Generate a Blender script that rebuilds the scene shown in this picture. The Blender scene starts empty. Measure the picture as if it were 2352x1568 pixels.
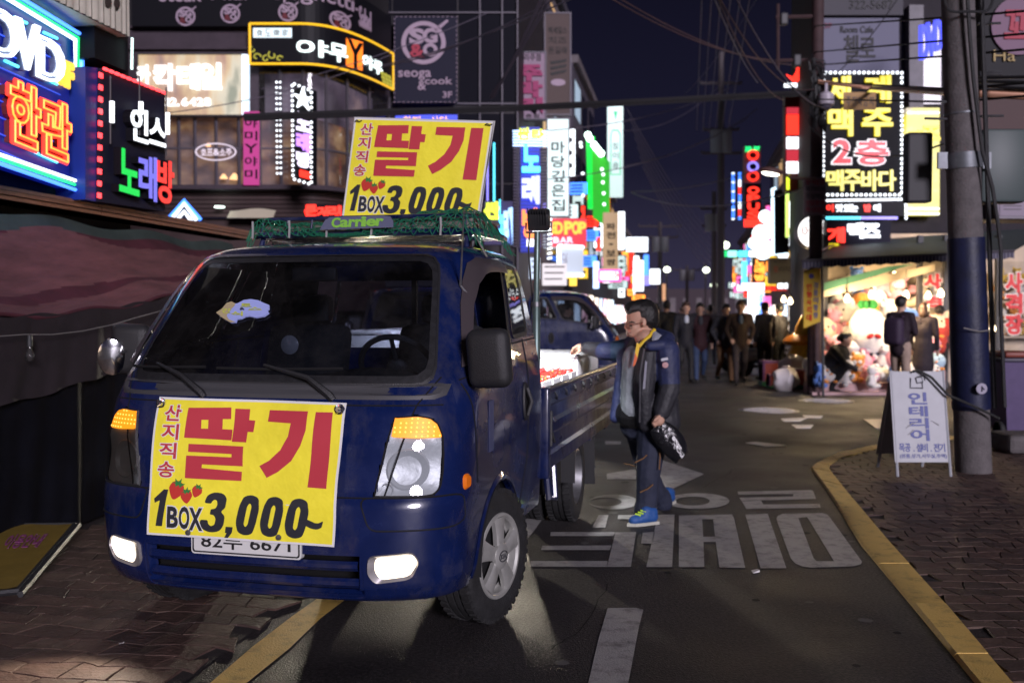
import bpy, bmesh, math, random
import numpy as np
from mathutils import Vector, Matrix, Euler

random.seed(7)
sc = bpy.context.scene
col = sc.collection
R = math.radians

# ---------------------------------------------------------------- camera
CAM_H = 1.52
FPX, CX, CY = 2286.7, 1176.0, 784.0          # photograph measured at 2352 px wide
TILT = math.atan(70 / FPX)
cam_d = bpy.data.cameras.new('camera')
cam_d.lens = 35.0; cam_d.sensor_width = 36.0
cam_d.clip_start = 0.05; cam_d.clip_end = 2000
cam_d.dof.use_dof = True
cam_d.dof.focus_distance = 4.6
cam_d.dof.aperture_fstop = 2.3
cam = bpy.data.objects.new('camera', cam_d)
cam.location = (0, 0, CAM_H); cam.rotation_euler = (math.pi/2 - TILT, 0, 0)
col.objects.link(cam); sc.camera = cam

# ---------------------------------------------------------------- night sky
SUN_EL, SUN_AZ = R(14), R(160)
w = bpy.data.worlds.new('World'); sc.world = w; w.use_nodes = True
nt = w.node_tree
bg = nt.nodes['Background']
sky = nt.nodes.new('ShaderNodeTexSky'); sky.sky_type = 'NISHITA'; sky.sun_disc = False
sky.sun_elevation = R(-4.5); sky.sun_rotation = SUN_AZ
tc = nt.nodes.new('ShaderNodeTexCoord'); sx = nt.nodes.new('ShaderNodeSeparateXYZ')
rp = nt.nodes.new('ShaderNodeValToRGB')
rp.color_ramp.elements[0].position = 0.0; rp.color_ramp.elements[0].color = (0.030, 0.026, 0.052, 1)
rp.color_ramp.elements[1].position = 0.45; rp.color_ramp.elements[1].color = (0.0013, 0.0013, 0.0042, 1)
e = rp.color_ramp.elements.new(0.14); e.color = (0.0075, 0.0072, 0.0185, 1)
mx = nt.nodes.new('ShaderNodeMix'); mx.data_type = 'RGBA'; mx.blend_type = 'ADD'; mx.inputs[0].default_value = 1.0
sc_n = nt.nodes.new('ShaderNodeVectorMath'); sc_n.operation = 'SCALE'; sc_n.inputs[3].default_value = 0.02
nt.links.new(tc.outputs['Generated'], sx.inputs[0]); nt.links.new(sx.outputs['Z'], rp.inputs[0])
nt.links.new(sky.outputs[0], sc_n.inputs[0]); nt.links.new(sc_n.outputs[0], mx.inputs[6])
nt.links.new(rp.outputs[0], mx.inputs[7]); nt.links.new(mx.outputs[2], bg.inputs[0])
bg.inputs[1].default_value = 1.0

# the glow of the lit city behind the photographer: one very soft low sun lamp
sd = bpy.data.lights.new('sun', 'SUN'); sd.energy = 2.3; sd.angle = R(14); sd.color = (.95, .87, 1.0)
so = bpy.data.objects.new('sun', sd); col.objects.link(so)
sdir = Vector((math.sin(SUN_AZ)*math.cos(SUN_EL), math.cos(SUN_AZ)*math.cos(SUN_EL), math.sin(SUN_EL)))
so.rotation_euler = (-sdir).to_track_quat('-Z', 'Y').to_euler()
so.location = (0, -20, 12)

sc.view_settings.view_transform = 'Standard'; sc.view_settings.look = 'None'
sc.view_settings.exposure = 0.45; sc.view_settings.gamma = 1.0; sc.view_settings.use_curve_mapping = False
sc.render.engine = 'CYCLES'
sc.cycles.use_denoising = True; sc.cycles.denoiser = 'OPENIMAGEDENOISE'
sc.cycles.max_bounces = 6; sc.cycles.diffuse_bounces = 2; sc.cycles.glossy_bounces = 3
sc.cycles.transmission_bounces = 5; sc.cycles.transparent_max_bounces = 8
sc.cycles.sample_clamp_indirect = 4.0; sc.cycles.sample_clamp_direct = 0.0
sc.cycles.caustics_reflective = False; sc.cycles.caustics_refractive = False
sc.cycles.use_light_tree = True

# ---------------------------------------------------------------- pixel <-> place
def ray(px, py):
    d = ((px-CX)/FPX, 1.0, -(py-CY)/FPX); c, s = math.cos(TILT), math.sin(TILT)
    return np.array([d[0], d[1]*c + d[2]*s, -d[1]*s + d[2]*c])
CO = np.array([0, 0, CAM_H])
def atY(px, py, Y):
    r = ray(px, py); return CO + r*(Y/r[1])
def gnd(px, py, z=0.0):
    r = ray(px, py); return CO + r*((z-CAM_H)/r[2])
ST = R(9.9)                                    # the street runs off to the right of the view axis
SU = np.array([math.sin(ST), math.cos(ST), 0]); SN = np.array([math.cos(ST), -math.sin(ST), 0])
def street(off, along, z=0.0): return SN*off + SU*along + np.array([0, 0, z])

class Wall:
    """a vertical plane through a ground point, running along `yaw` (0 = square to the camera)"""
    def __init__(s, p, yaw=0.0):
        s.p = np.array([p[0], p[1], 0.0]); s.d = np.array([math.cos(yaw), math.sin(yaw), 0]); s.n = np.array([s.d[1], -s.d[0], 0])
    def hit(s, px, py, e=0.0):
        r = ray(px, py); k = (s.n @ (s.p + s.n*e - CO)) / (s.n @ r); return CO + r*k
    def map(s, px, py, e=0.0):                 # hit the wall itself, then step out by e
        return s.hit(px, py) + s.n*e
def front(Y, px=CX, yaw=0.0): return Wall(atY(px, 714, Y), yaw)
def streetwall(off): return Wall(street(off, 0), math.pi/2 - ST)
# ---------------------------------------------------------------- colours and materials
def C(h):
    h = h.lstrip('#'); o = []
    for i in (0, 2, 4):
        x = int(h[i:i+2], 16)/255; o.append(x/12.92 if x <= 0.04045 else ((x+0.055)/1.055)**2.4)
    return tuple(o)
MATS = {}
def mat(name, base=(.5, .5, .5), rough=.6, metal=0.0, spec=.5, coat=0.0, var=.0, vscale=6.0, bump=0.0, bscale=60.0, alpha=1.0, trans=0.0, ior=1.45, sheen=0.0, rvar=0.0, stretch=None):
    if name in MATS: return MATS[name]
    m = bpy.data.materials.new(name); m.use_nodes = True; MATS[name] = m
    t = m.node_tree; b = t.nodes['Principled BSDF']
    if isinstance(base, str): base = C(base)
    b.inputs['Base Color'].default_value = (*base, 1); b.inputs['Roughness'].default_value = rough
    b.inputs['Metallic'].default_value = metal; b.inputs['Specular IOR Level'].default_value = spec
    b.inputs['Coat Weight'].default_value = coat; b.inputs['Coat Roughness'].default_value = .06
    b.inputs['Transmission Weight'].default_value = trans; b.inputs['IOR'].default_value = ior
    b.inputs['Alpha'].default_value = alpha; b.inputs['Sheen Weight'].default_value = sheen
    if var or bump or rvar:
        tx = t.nodes.new('ShaderNodeTexCoord'); mp = t.nodes.new('ShaderNodeMapping')
        t.links.new(tx.outputs['Object'], mp.inputs[0])
        if stretch: mp.inputs['Scale'].default_value = stretch
    if var or rvar:
        n = t.nodes.new('ShaderNodeTexNoise'); n.inputs['Scale'].default_value = vscale; n.inputs['Detail'].default_value = 6; n.inputs['Roughness'].default_value = .65
        t.links.new(mp.outputs[0], n.inputs['Vector'])
    if var:
        r = t.nodes.new('ShaderNodeValToRGB')
        r.color_ramp.elements[0].position = .3; r.color_ramp.elements[1].position = .7
        r.color_ramp.elements[0].color = (*[x*(1-var) for x in base], 1); r.color_ramp.elements[1].color = (*[min(1, x*(1+var)) for x in base], 1)
        t.links.new(n.outputs[0], r.inputs[0]); t.links.new(r.outputs[0], b.inputs['Base Color'])
    if rvar:
        mr = t.nodes.new('ShaderNodeMapRange'); mr.inputs[1].default_value = .3; mr.inputs[2].default_value = .7
        mr.inputs[3].default_value = max(.02, rough-rvar); mr.inputs[4].default_value = min(1, rough+rvar)
        t.links.new(n.outputs[0], mr.inputs[0]); t.links.new(mr.outputs[0], b.inputs['Roughness'])
    if bump:
        n2 = t.nodes.new('ShaderNodeTexNoise'); n2.inputs['Scale'].default_value = bscale; n2.inputs['Detail'].default_value = 4
        t.links.new(mp.outputs[0], n2.inputs['Vector'])
        bp = t.nodes.new('ShaderNodeBump'); bp.inputs['Strength'].default_value = bump; bp.inputs['Distance'].default_value = .02
        t.links.new(n2.outputs[0], bp.inputs['Height']); t.links.new(bp.outputs[0], b.inputs['Normal'])
    return m
def em(name, color, s=2.0, base=None):
    if name in MATS: return MATS[name]
    m = bpy.data.materials.new(name); m.use_nodes = True; MATS[name] = m
    b = m.node_tree.nodes['Principled BSDF']
    if isinstance(color, str): color = C(color)
    b.inputs['Base Color'].default_value = (*(base or [x*.6 for x in color]), 1)
    b.inputs['Roughness'].default_value = .4
    b.inputs['Emission Color'].default_value = (*color, 1); b.inputs['Emission Strength'].default_value = s*.72
    return m
def em_pattern(name, cols, s, scale=3.0, kind='NOISE', stretch=(1, 1, 1)):
    """a backlit panel whose print shows several colours"""
    if name in MATS: return MATS[name]
    m = bpy.data.materials.new(name); m.use_nodes = True; MATS[name] = m; t = m.node_tree; b = t.nodes['Principled BSDF']
    tx = t.nodes.new('ShaderNodeTexCoord'); mp = t.nodes.new('ShaderNodeMapping'); mp.inputs['Scale'].default_value = stretch
    t.links.new(tx.outputs['Object'], mp.inputs[0])
    if kind == 'VORONOI':
        n = t.nodes.new('ShaderNodeTexVoronoi'); n.inputs['Scale'].default_value = scale
        sp = t.nodes.new('ShaderNodeSeparateColor'); t.links.new(mp.outputs[0], n.inputs['Vector']); t.links.new(n.outputs['Color'], sp.inputs[0]); o = sp.outputs[0]
    else:
        n = t.nodes.new('ShaderNodeTexNoise'); n.inputs['Scale'].default_value = scale; n.inputs['Detail'].default_value = 5
        t.links.new(mp.outputs[0], n.inputs['Vector']); o = n.outputs[0]
    r = t.nodes.new('ShaderNodeValToRGB'); els = r.color_ramp.elements
    lo, hi = (.05, .95) if kind == 'VORONOI' else (.3, .7)
    for i, c_ in enumerate(cols):
        p = lo + (hi-lo)*i/max(1, len(cols)-1)
        el = els[i] if i < 2 else els.new(p)
        el.position = p; el.color = (*(C(c_) if isinstance(c_, str) else c_), 1)
    t.links.new(o, r.inputs[0]); t.links.new(r.outputs[0], b.inputs['Emission Color']); b.inputs['Emission Strength'].default_value = s
    b.inputs['Base Color'].default_value = (.25, .25, .25, 1)
    return m

# ---------------------------------------------------------------- mesh builder
ORG = {}
class MB:
    def __init__(s): s.v = []; s.f = []; s.m = []
    def add(s, vs, fs, mi=0):
        o = len(s.v); s.v.extend([tuple(map(float, p)) for p in vs]); s.f.extend([tuple(i+o for i in f) for f in fs]); s.m.extend([mi]*len(fs)); return s
    def box(s, c, d, rot=None, mi=0):
        x, y, z = d[0]/2, d[1]/2, d[2]/2
        p = [(-x,-y,-z),(x,-y,-z),(x,y,-z),(-x,y,-z),(-x,-y,z),(x,-y,z),(x,y,z),(-x,y,z)]
        M = Euler(rot).to_matrix() if rot is not None else None
        q = [(M @ Vector(a) if M else Vector(a)) + Vector(c) for a in p]
        return s.add(q, [(0,3,2,1),(4,5,6,7),(0,1,5,4),(1,2,6,5),(2,3,7,6),(3,0,4,7)], mi)
    def rbox(s, c, d, r=.02, rot=None, mi=0, seg=2):
        bm = bmesh.new(); bmesh.ops.create_cube(bm, size=1.0)
        for v in bm.verts: v.co = Vector((v.co.x*d[0], v.co.y*d[1], v.co.z*d[2]))
        bmesh.ops.bevel(bm, geom=list(bm.edges), offset=min(r, min(d)*.49), segments=seg, affect='EDGES', profile=.5)
        M = Euler(rot).to_matrix() if rot is not None else Matrix.Identity(3)
        bm.verts.index_update()
        vs = [M @ v.co + Vector(c) for v in bm.verts]; fs = [[v.index for v in f.verts] for f in bm.faces]; bm.free()
        return s.add(vs, fs, mi)
    def tube(s, pts, r, n=8, closed=False, mi=0, cap=True):
        P = [Vector(map(float, p)) for p in pts]; N = len(P); rs = r if isinstance(r, (list, tuple)) else [r]*N
        vs = []; up = None
        for i in range(N):
            a = P[(i-1) % N] if (closed or i) else P[i]; b = P[(i+1) % N] if (closed or i < N-1) else P[i]
            t = (b-a); t = t.normalized() if t.length > 1e-9 else Vector((0, 0, 1))
            if up is None: up = Vector((0, 0, 1)) if abs(t.z) < .9 else Vector((1, 0, 0))
            x = t.cross(up)
            if x.length < 1e-6: x = t.orthogonal()
            x.normalize(); y = x.cross(t).normalized(); up = y
            for k in range(n):
                a_ = 2*math.pi*k/n; vs.append(P[i] + (x*math.cos(a_) + y*math.sin(a_))*rs[i])
        fs = []
        for i in range(N if closed else N-1):
            j = (i+1) % N
            for k in range(n): fs.append((i*n+k, i*n+(k+1) % n, j*n+(k+1) % n, j*n+k))
        if cap and not closed: fs.append(tuple(range(n-1, -1, -1))); fs.append(tuple((N-1)*n+k for k in range(n)))
        return s.add(vs, fs, mi)
    def cyl(s, a, b, ra, rb=None, n=16, mi=0): return s.tube([a, b], [ra, ra if rb is None else rb], n, mi=mi)
    def ell(s, c, r, rot=None, nu=14, nv=8, mi=0):
        M = Euler(rot).to_matrix() if rot is not None else Matrix.Identity(3)
        vs = [M @ Vector((0, 0, -r[2])) + Vector(c)]; fs = []
        for j in range(1, nv):
            th = -math.pi/2 + math.pi*j/nv
            for i in range(nu):
                a = 2*math.pi*i/nu; vs.append(M @ Vector((r[0]*math.cos(th)*math.cos(a), r[1]*math.cos(th)*math.sin(a), r[2]*math.sin(th))) + Vector(c))
        vs.append(M @ Vector((0, 0, r[2])) + Vector(c)); T = len(vs)-1
        for i in range(nu):
            fs.append((0, 1+(i+1) % nu, 1+i)); fs.append((T, 1+(nv-2)*nu+i, 1+(nv-2)*nu+(i+1) % nu))
            for j in range(nv-2):
                a = 1+j*nu; fs.append((a+i, a+(i+1) % nu, a+nu+(i+1) % nu, a+nu+i))
        return s.add(vs, fs, mi)
    def lathe(s, prof, axis_o, axis='z', n=32, mi=0, closed=False, ang=2*math.pi):
        vs = []; L = len(prof)
        for k in range(n):
            a = ang*k/n; c_, s_ = math.cos(a), math.sin(a)
            for (r, h) in prof:
                if axis == 'z': p = (r*c_, r*s_, h)
                elif axis == 'x': p = (h, r*c_, r*s_)
                else: p = (r*c_, h, r*s_)
                vs.append((p[0]+axis_o[0], p[1]+axis_o[1], p[2]+axis_o[2]))
        fs = []
        for k in range(n):
            q = (k+1) % n
            for i in range(L if closed else L-1):
                j = (i+1) % L; fs.append((k*L+i, q*L+i, q*L+j, k*L+j))
        return s.add(vs, fs, mi)
    def grid(s, P, mi=0, flip=False):
        """P[i][j] points"""
        h, w_ = len(P), len(P[0]); vs = [p for r in P for p in r]; fs = []
        for i in range(h-1):
            for j in range(w_-1):
                f = (i*w_+j, i*w_+j+1, (i+1)*w_+j+1, (i+1)*w_+j); fs.append(f[::-1] if flip else f)
        return s.add(vs, fs, mi)
    def patch(s, poly, mp, rings=4, e=0.0, mi=0, centre=None):
        """fill a roughly convex outline, laid on a surface by mp(u, v, e)"""
        c_ = centre or (sum(p[0] for p in poly)/len(poly), sum(p[1] for p in poly)/len(poly)); n = len(poly); vs = []
        for k in range(rings):
            t = 1-k/rings
            vs += [mp(c_[0]+(p[0]-c_[0])*t, c_[1]+(p[1]-c_[1])*t, e) for p in poly]
        vs.append(mp(c_[0], c_[1], e)); fs = []
        for k in range(rings-1):
            for i in range(n): fs.append((k*n+i, k*n+(i+1) % n, (k+1)*n+(i+1) % n, (k+1)*n+i))
        k = rings-1
        for i in range(n): fs.append((k*n+i, k*n+(i+1) % n, len(vs)-1))
        return s.add(vs, fs, mi)
    def ring(s, outer, inner, mp, e=0.0, e2=None, steps=2, mi=0):
        n = len(outer); vs = []; e2 = e if e2 is None else e2
        for k in range(steps+1):
            t = k/steps
            vs += [mp(o[0]+(i[0]-o[0])*t, o[1]+(i[1]-o[1])*t, e+(e2-e)*t) for o, i in zip(outer, inner)]
        fs = [(k*n+i, k*n+(i+1) % n, (k+1)*n+(i+1) % n, (k+1)*n+i) for k in range(steps) for i in range(n)]
        return s.add(vs, fs, mi)
    def slab(s, v2, f2, mp, e0, e1, mi=0):
        """flat 2-D mesh (letters, cut-outs) laid on a surface, from e0 (back) to e1 (front)"""
        n = len(v2); vs = [mp(p[0], p[1], e1) for p in v2]
        fs = [tuple(f) for f in f2]
        if e0 != e1:
            vs += [mp(p[0], p[1], e0) for p in v2]; cnt = {}
            for f in f2:
                for i in range(len(f)):
                    a, b = f[i], f[(i+1) % len(f)]; cnt.setdefault((min(a, b), max(a, b)), []).append((a, b))
            for k, l in cnt.items():
                if len(l) == 1: a, b = l[0]; fs.append((b, a, a+n, b+n))
        return s.add(vs, fs, mi)
    def build(s, name, mats, parent=None, smooth=False, angle=35, origin=None, normals=True):
        if origin is None:
            if parent is not None: origin = ORG.get(parent.name, (0, 0, 0))
            else:
                a = np.array(s.v); origin = ((a[:, 0].min()+a[:, 0].max())/2, (a[:, 1].min()+a[:, 1].max())/2, a[:, 2].min())
        a = [(p[0]-origin[0], p[1]-origin[1], p[2]-origin[2]) for p in s.v]
        me = bpy.data.meshes.new(name); me.from_pydata(a, [], s.f)
        for m in (mats if isinstance(mats, (list, tuple)) else [mats]): me.materials.append(m)
        if len(me.materials) > 1: me.polygons.foreach_set('material_index', s.m)
        if normals:
            bm = bmesh.new(); bm.from_mesh(me); bmesh.ops.recalc_face_normals(bm, faces=bm.faces); bm.to_mesh(me); bm.free()
        if smooth:
            me.polygons.foreach_set('use_smooth', [True]*len(me.polygons))
            if angle < 180: me.set_sharp_from_angle(angle=R(angle))
        me.update()
        o = bpy.data.objects.new(name, me); col.objects.link(o)
        if parent is not None: o.parent = parent
        else: o.location = origin
        ORG[o.name] = origin
        return o
def tag(o, label=None, cat=None, group=None, kind=None):
    if label: o['label'] = label
    if cat: o['category'] = cat
    if group: o['group'] = group
    if kind: o['kind'] = kind
    return o
def thing(name, loc, label=None, cat=None, group=None, rotz=0.0, local=False):
    o = bpy.data.objects.new(name, None); col.objects.link(o); o.location = tuple(map(float, loc)); o.rotation_euler = (0, 0, rotz)
    o.empty_display_size = .1
    ORG[o.name] = (0, 0, 0) if local else tuple(map(float, loc))
    return tag(o, label, cat, group)
def struct(o): o['kind'] = 'structure'; return o
def stuff(o): o['kind'] = 'stuff'; return o
def copy_tree(o, parent=None):
    c_ = o.copy(); col.objects.link(c_); c_.parent = parent; ORG[c_.name] = ORG.get(o.name, (0, 0, 0))
    for ch in list(o.children): copy_tree(ch, c_)
    return c_

# ---------------------------------------------------------------- lettering
_TX = {}
def curve_mesh(cu):
    o = bpy.data.objects.new('tmp', cu); me = o.to_mesh()
    v = np.array([p.co[:] for p in me.vertices]) if len(me.vertices) else np.zeros((0, 3)); f = [tuple(p.vertices) for p in me.polygons]
    o.to_mesh_clear(); bpy.data.objects.remove(o); bpy.data.curves.remove(cu)
    return v, f
def text2d(s, bold=0.0, ref=True, tube=0.0, res=3):
    """letters scaled so that the UNbold shape fills 0..1 x 0..1 (v up)"""
    k = (s, bold, tube)
    if k in _TX: return _TX[k]
    def mk(b, tb):
        cu = bpy.data.curves.new('t', 'FONT'); cu.body = s; cu.size = 1.0; cu.offset = b; cu.resolution_u = res
        if tb: cu.fill_mode = 'NONE'; cu.bevel_depth = tb; cu.bevel_resolution = 1
        return curve_mesh(cu)
    v0, f0 = mk(0.0, 0.0)
    v, f = (v0, f0) if (bold == 0 and tube == 0) else mk(bold, tube)
    lo, hi = v0.min(0), v0.max(0); d = np.maximum(hi-lo, 1e-4)
    out = (v-lo)/np.array([d[0], d[1], 1.0]); _TX[k] = (out, f, d[0], d[1]); return _TX[k]
def dense(v, f, L):
    bm = bmesh.new(); vs = [bm.verts.new((p[0], p[1], 0)) for p in v]
    for q in f:
        try: bm.faces.new([vs[i] for i in q])
        except ValueError: pass
    bmesh.ops.remove_doubles(bm, verts=bm.verts, dist=1e-5)
    bmesh.ops.triangulate(bm, faces=bm.faces)
    for _ in range(5):
        ed = [e_ for e_ in bm.edges if e_.calc_length() > L]
        if not ed: break
        bmesh.ops.subdivide_edges(bm, edges=ed, cuts=1)
        bmesh.ops.triangulate(bm, faces=bm.faces)
    bm.verts.index_update()
    o = ([(p.co.x, p.co.y) for p in bm.verts], [tuple(a.index for a in q.verts) for q in bm.faces]); bm.free(); return o
def lay(mp, s, box, m, parent, e0=.0, e1=.01, bold=.0, name='letter', dens=0, tube=0.0, skew=0.0):
    """one glyph or one word laid in box (x0, y0, x1, y1 in photo pixels, y down) on mp"""
    v, f, dx, dy = text2d(s, bold, tube=tube); x0, y0, x1, y1 = box; b = MB()
    sx_, sy_ = (x1-x0), (y1-y0)
    if tube:
        kk = (e1-e0)/max(1e-6, v[:, 2].max()-v[:, 2].min()); z0 = v[:, 2].min()
        b.add([mp(x0+p[0]*sx_, y1-p[1]*sy_, e0+(p[2]-z0)*kk) for p in v], f)
    else:
        v2 = [(x0+p[0]*sx_+skew*p[1]*sx_, y1-p[1]*sy_) for p in v]
        if dens: v2, f = dense(v2, f, dens)
        b.slab(v2, f, mp, e0, e1)
    return b.build(name, m, parent, normals=False, smooth=bool(tube))
def row(mp, s, box, m, parent, gap=.12, vertical=False, **k):
    """each letter of s its own part, in equal cells"""
    x0, y0, x1, y1 = box; n = len(s); out = []
    for i, ch in enumerate(s):
        if ch == ' ': continue
        if vertical: h = (y1-y0)/n; b = (x0, y0+h*(i+gap/2), x1, y0+h*(i+1-gap/2))
        else: w_ = (x1-x0)/n; b = (x0+w_*(i+gap/2), y0, x0+w_*(i+1-gap/2), y1)
        if ch in '.,·': bw = (b[2]-b[0])*.3; b = (b[0]+bw, b[1]+(b[3]-b[1])*.4, b[2]-bw, b[1]+(b[3]-b[1])*.6)
        out.append(lay(mp, ch, b, m[i] if isinstance(m, (list, tuple)) else m, parent, **k))
    return out
def poly2d(polys, off=0.0):
    cu = bpy.data.curves.new('p', 'CURVE'); cu.dimensions = '2D'; cu.fill_mode = 'BOTH'; cu.offset = off
    for p in polys:
        s_ = cu.splines.new('POLY'); s_.points.add(len(p)-1); s_.use_cyclic_u = True
        for q, a in zip(s_.points, p): q.co = (a[0], a[1], 0, 1)
    v, f = curve_mesh(cu); return [(p[0], p[1]) for p in v], f
def rect(x0, y0, x1, y1): return [(x0, y0), (x1, y0), (x1, y1), (x0, y1)]
def rrect(x0, y0, x1, y1, r, n=5):
    o = []
    for cx_, cy_, a0 in ((x1-r, y0+r, -90), (x1-r, y1-r, 0), (x0+r, y1-r, 90), (x0+r, y0+r, 180)):
        for i in range(n+1):
            a = R(a0+90*i/n); o.append((cx_+r*math.cos(a), cy_+r*math.sin(a)))
    return o
def oval(cx_, cy_, rx, ry, n=28, a0=0.0): return [(cx_+rx*math.cos(2*math.pi*i/n+a0), cy_+ry*math.sin(2*math.pi*i/n+a0)) for i in range(n)]
def panel(mp, box, m, parent, e0, e1, name='panel', poly=None, dens=0):
    p = poly or rect(*box)
    v, f = poly2d([p]) if len(p) > 4 else ([(a, b) for a, b in p], [tuple(range(len(p)))])
    if dens: v, f = dense(v, f, dens)
    return MB().slab(v, f, mp, e0, e1).build(name, m, parent)
def edge_tubes(mp, pts, m, parent, r=.015, e=.03, name='neon_tube', closed=True):
    P = [mp(x, y, e) for x, y in pts]
    return MB().tube(P, r, 8, closed=closed).build(name, m, parent, smooth=True)
def bulbs(mp, pts, m, parent, r=.02, e=.03, name='bulbs'):
    b = MB()
    for x, y in pts: b.ell(mp(x, y, e), (r, r, r), nu=8, nv=5)
    return stuff(b.build(name, m, parent, smooth=True))
def along(pts, n):
    P = [np.array(p, float) for p in pts]; L = [0]
    for a, b in zip(P, P[1:]): L.append(L[-1]+np.linalg.norm(b-a))
    o = []
    for i in range(n):
        t = L[-1]*(i+.5)/n; k = max(j for j in range(len(L)-1) if L[j] <= t) if t > 0 else 0
        q = (t-L[k])/(L[k+1]-L[k]); o.append(tuple(P[k]+(P[k+1]-P[k])*q))
    return o
def board(name, wall, box, label, cat='sign', t=.18, m=None, frame=None, group=None, fw=3):
    """a sign box hung on / out from a wall: Empty at the middle of its foot, a panel, and a frame"""
    x0, y0, x1, y1 = box
    b = (wall.map((x0+x1)/2, y1)); o = thing(name, b, label, cat, group)
    panel(wall.map, box, m, o, -t, 0.0)
    if frame is not None:
        fr = MB(); 
        for q in (rect(x0-fw, y0-fw, x1+fw, y0), rect(x0-fw, y1, x1+fw, y1+fw), rect(x0-fw, y0, x0, y1), rect(x1, y0, x1+fw, y1)):
            fr.slab(q, [(0, 1, 2, 3)], wall.map, -t-.01, .025)
        fr.build('frame', frame, o)
    return o
# ================================================================ GROUND
def asphalt():
    m = bpy.data.materials.new('asphalt'); m.use_nodes = True; t = m.node_tree; b = t.nodes['Principled BSDF']
    tx = t.nodes.new('ShaderNodeTexCoord')
    def noise(sc_, det=4):
        n = t.nodes.new('ShaderNodeTexNoise'); n.inputs['Scale'].default_value = sc_; n.inputs['Detail'].default_value = det
        t.links.new(tx.outputs['Object'], n.inputs['Vector']); return n
    def ramp(src, p0, c0, p1, c1):
        r = t.nodes.new('ShaderNodeValToRGB'); r.color_ramp.elements[0].position = p0; r.color_ramp.elements[0].color = (*c0, 1)
        r.color_ramp.elements[1].position = p1; r.color_ramp.elements[1].color = (*c1, 1); t.links.new(src, r.inputs[0]); return r
    a = ramp(noise(.55, 5).outputs[0], .35, (.020, .018, .0205), .68, (.044, .038, .041))
    g = ramp(noise(62, 3).outputs[0], .42, (.35, .35, .35), .66, (1.5, 1.45, 1.4))
    mxx = t.nodes.new('ShaderNodeMix'); mxx.data_type = 'RGBA'; mxx.blend_type = 'MULTIPLY'; mxx.inputs[0].default_value = 1
    t.links.new(a.outputs[0], mxx.inputs[6]); t.links.new(g.outputs[0], mxx.inputs[7]); t.links.new(mxx.outputs[2], b.inputs['Base Color'])
    rr = ramp(noise(1.1, 4).outputs[0], .35, (.52,)*3, .7, (.75,)*3); t.links.new(rr.outputs[0], b.inputs['Roughness'])
    v = t.nodes.new('ShaderNodeTexVoronoi'); v.inputs['Scale'].default_value = 130; t.links.new(tx.outputs['Object'], v.inputs['Vector'])
    bp = t.nodes.new('ShaderNodeBump'); bp.inputs['Strength'].default_value = .45; bp.inputs['Distance'].default_value = .008
    t.links.new(v.outputs['Distance'], bp.inputs['Height']); t.links.new(bp.outputs[0], b.inputs['Normal'])
    MATS['asphalt'] = m; return m
asphalt()
def worn_paint(name, base, wear=.52):
    m = mat(name, base, .62); t = m.node_tree; b = t.nodes['Principled BSDF']
    tx = t.nodes.new('ShaderNodeTexCoord'); n = t.nodes.new('ShaderNodeTexNoise'); n.inputs['Scale'].default_value = 9; n.inputs['Detail'].default_value = 9; n.inputs['Roughness'].default_value = .72
    t.links.new(tx.outputs['Object'], n.inputs['Vector'])
    r = t.nodes.new('ShaderNodeValToRGB'); r.color_ramp.elements[0].position = wear-.16; r.color_ramp.elements[0].color = (*[x*.42 for x in base], 1)
    r.color_ramp.elements[1].position = wear+.03; r.color_ramp.elements[1].color = (*base, 1)
    e = r.color_ramp.elements.new(wear-.06); e.color = (*[x*.78 for x in base], 1)
    t.links.new(n.outputs[0], r.inputs[0]); t.links.new(r.outputs[0], b.inputs['Base Color'])
    v = t.nodes.new('ShaderNodeTexNoise'); v.inputs['Scale'].default_value = 120; t.links.new(tx.outputs['Object'], v.inputs['Vector'])
    bp = t.nodes.new('ShaderNodeBump'); bp.inputs['Strength'].default_value = .5; bp.inputs['Distance'].default_value = .008
    t.links.new(v.outputs[0], bp.inputs['Height']); t.links.new(bp.outputs[0], b.inputs['Normal']); return m
worn_paint('white_paint', (.34, .33, .325), .5); worn_paint('yellow_paint', (.66, .44, .12), .47)
g = MB(); NG = 24
g.grid([[(-600+1200*j/NG, -300+1200*i/NG, 0) for j in range(NG+1)] for i in range(NG+1)])
struct(g.build('road', MATS['asphalt'], origin=(0, 0, 0)))

def marking(name, polys, z=.004, m='white_paint', holes=None, zz=None):
    """polys in photo pixels, put down on the road"""
    b = MB()
    v, f = poly2d([[tuple(gnd(x, y)[:2]) for x, y in p] for p in polys])
    b.slab(v, f, lambda x, y, e: (x, y, e), z, z)
    return b
Z5 = lambda L: [((2000+x/1.5207)*.57422, (1700+y/1.5207)*.57422) for x, y in L]
mk = []
mk += [[Z5([(308,652),(700,652),(690,676),(305,676)])], [Z5([(258,735),(678,733),(668,761),(250,761)])], [Z5([(186,828),(655,828),(650,864),(182,862)])], [Z5([(702,654),(828,652),(796,864),(651,864)])]]
mk += [[Z5([(600,548),(660,548),(640,625),(560,625)])], [Z5([(960,547),(1062,545),(1047,865),(890,865)])], [Z5([(720,548),(958,547),(955,572),(715,573)])], [Z5([(868,655),(942,650),(925,722),(858,722)])]]
mk += [[Z5([(1088,550),(1412,545),(1425,573),(1492,870),(1335,868),(1312,712),(1238,712),(1242,865),(1088,865)]), Z5([(1230,574),(1296,574),(1308,680),(1236,680)])]]
mk += [[Z5([(1492,545),(1628,540),(1742,872),(1585,872)])]]
mk += [[Z5([(1682,570),(1690,552),(1720,541),(1960,536),(1990,545),(2005,560),(2202,832),(2195,848),(2150,860),(1900,869),(1840,862),(1795,842),(1768,812),(1690,600)]), Z5([(1815,566),(1868,561),(2032,830),(1928,829),(1908,812)])]]
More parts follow.
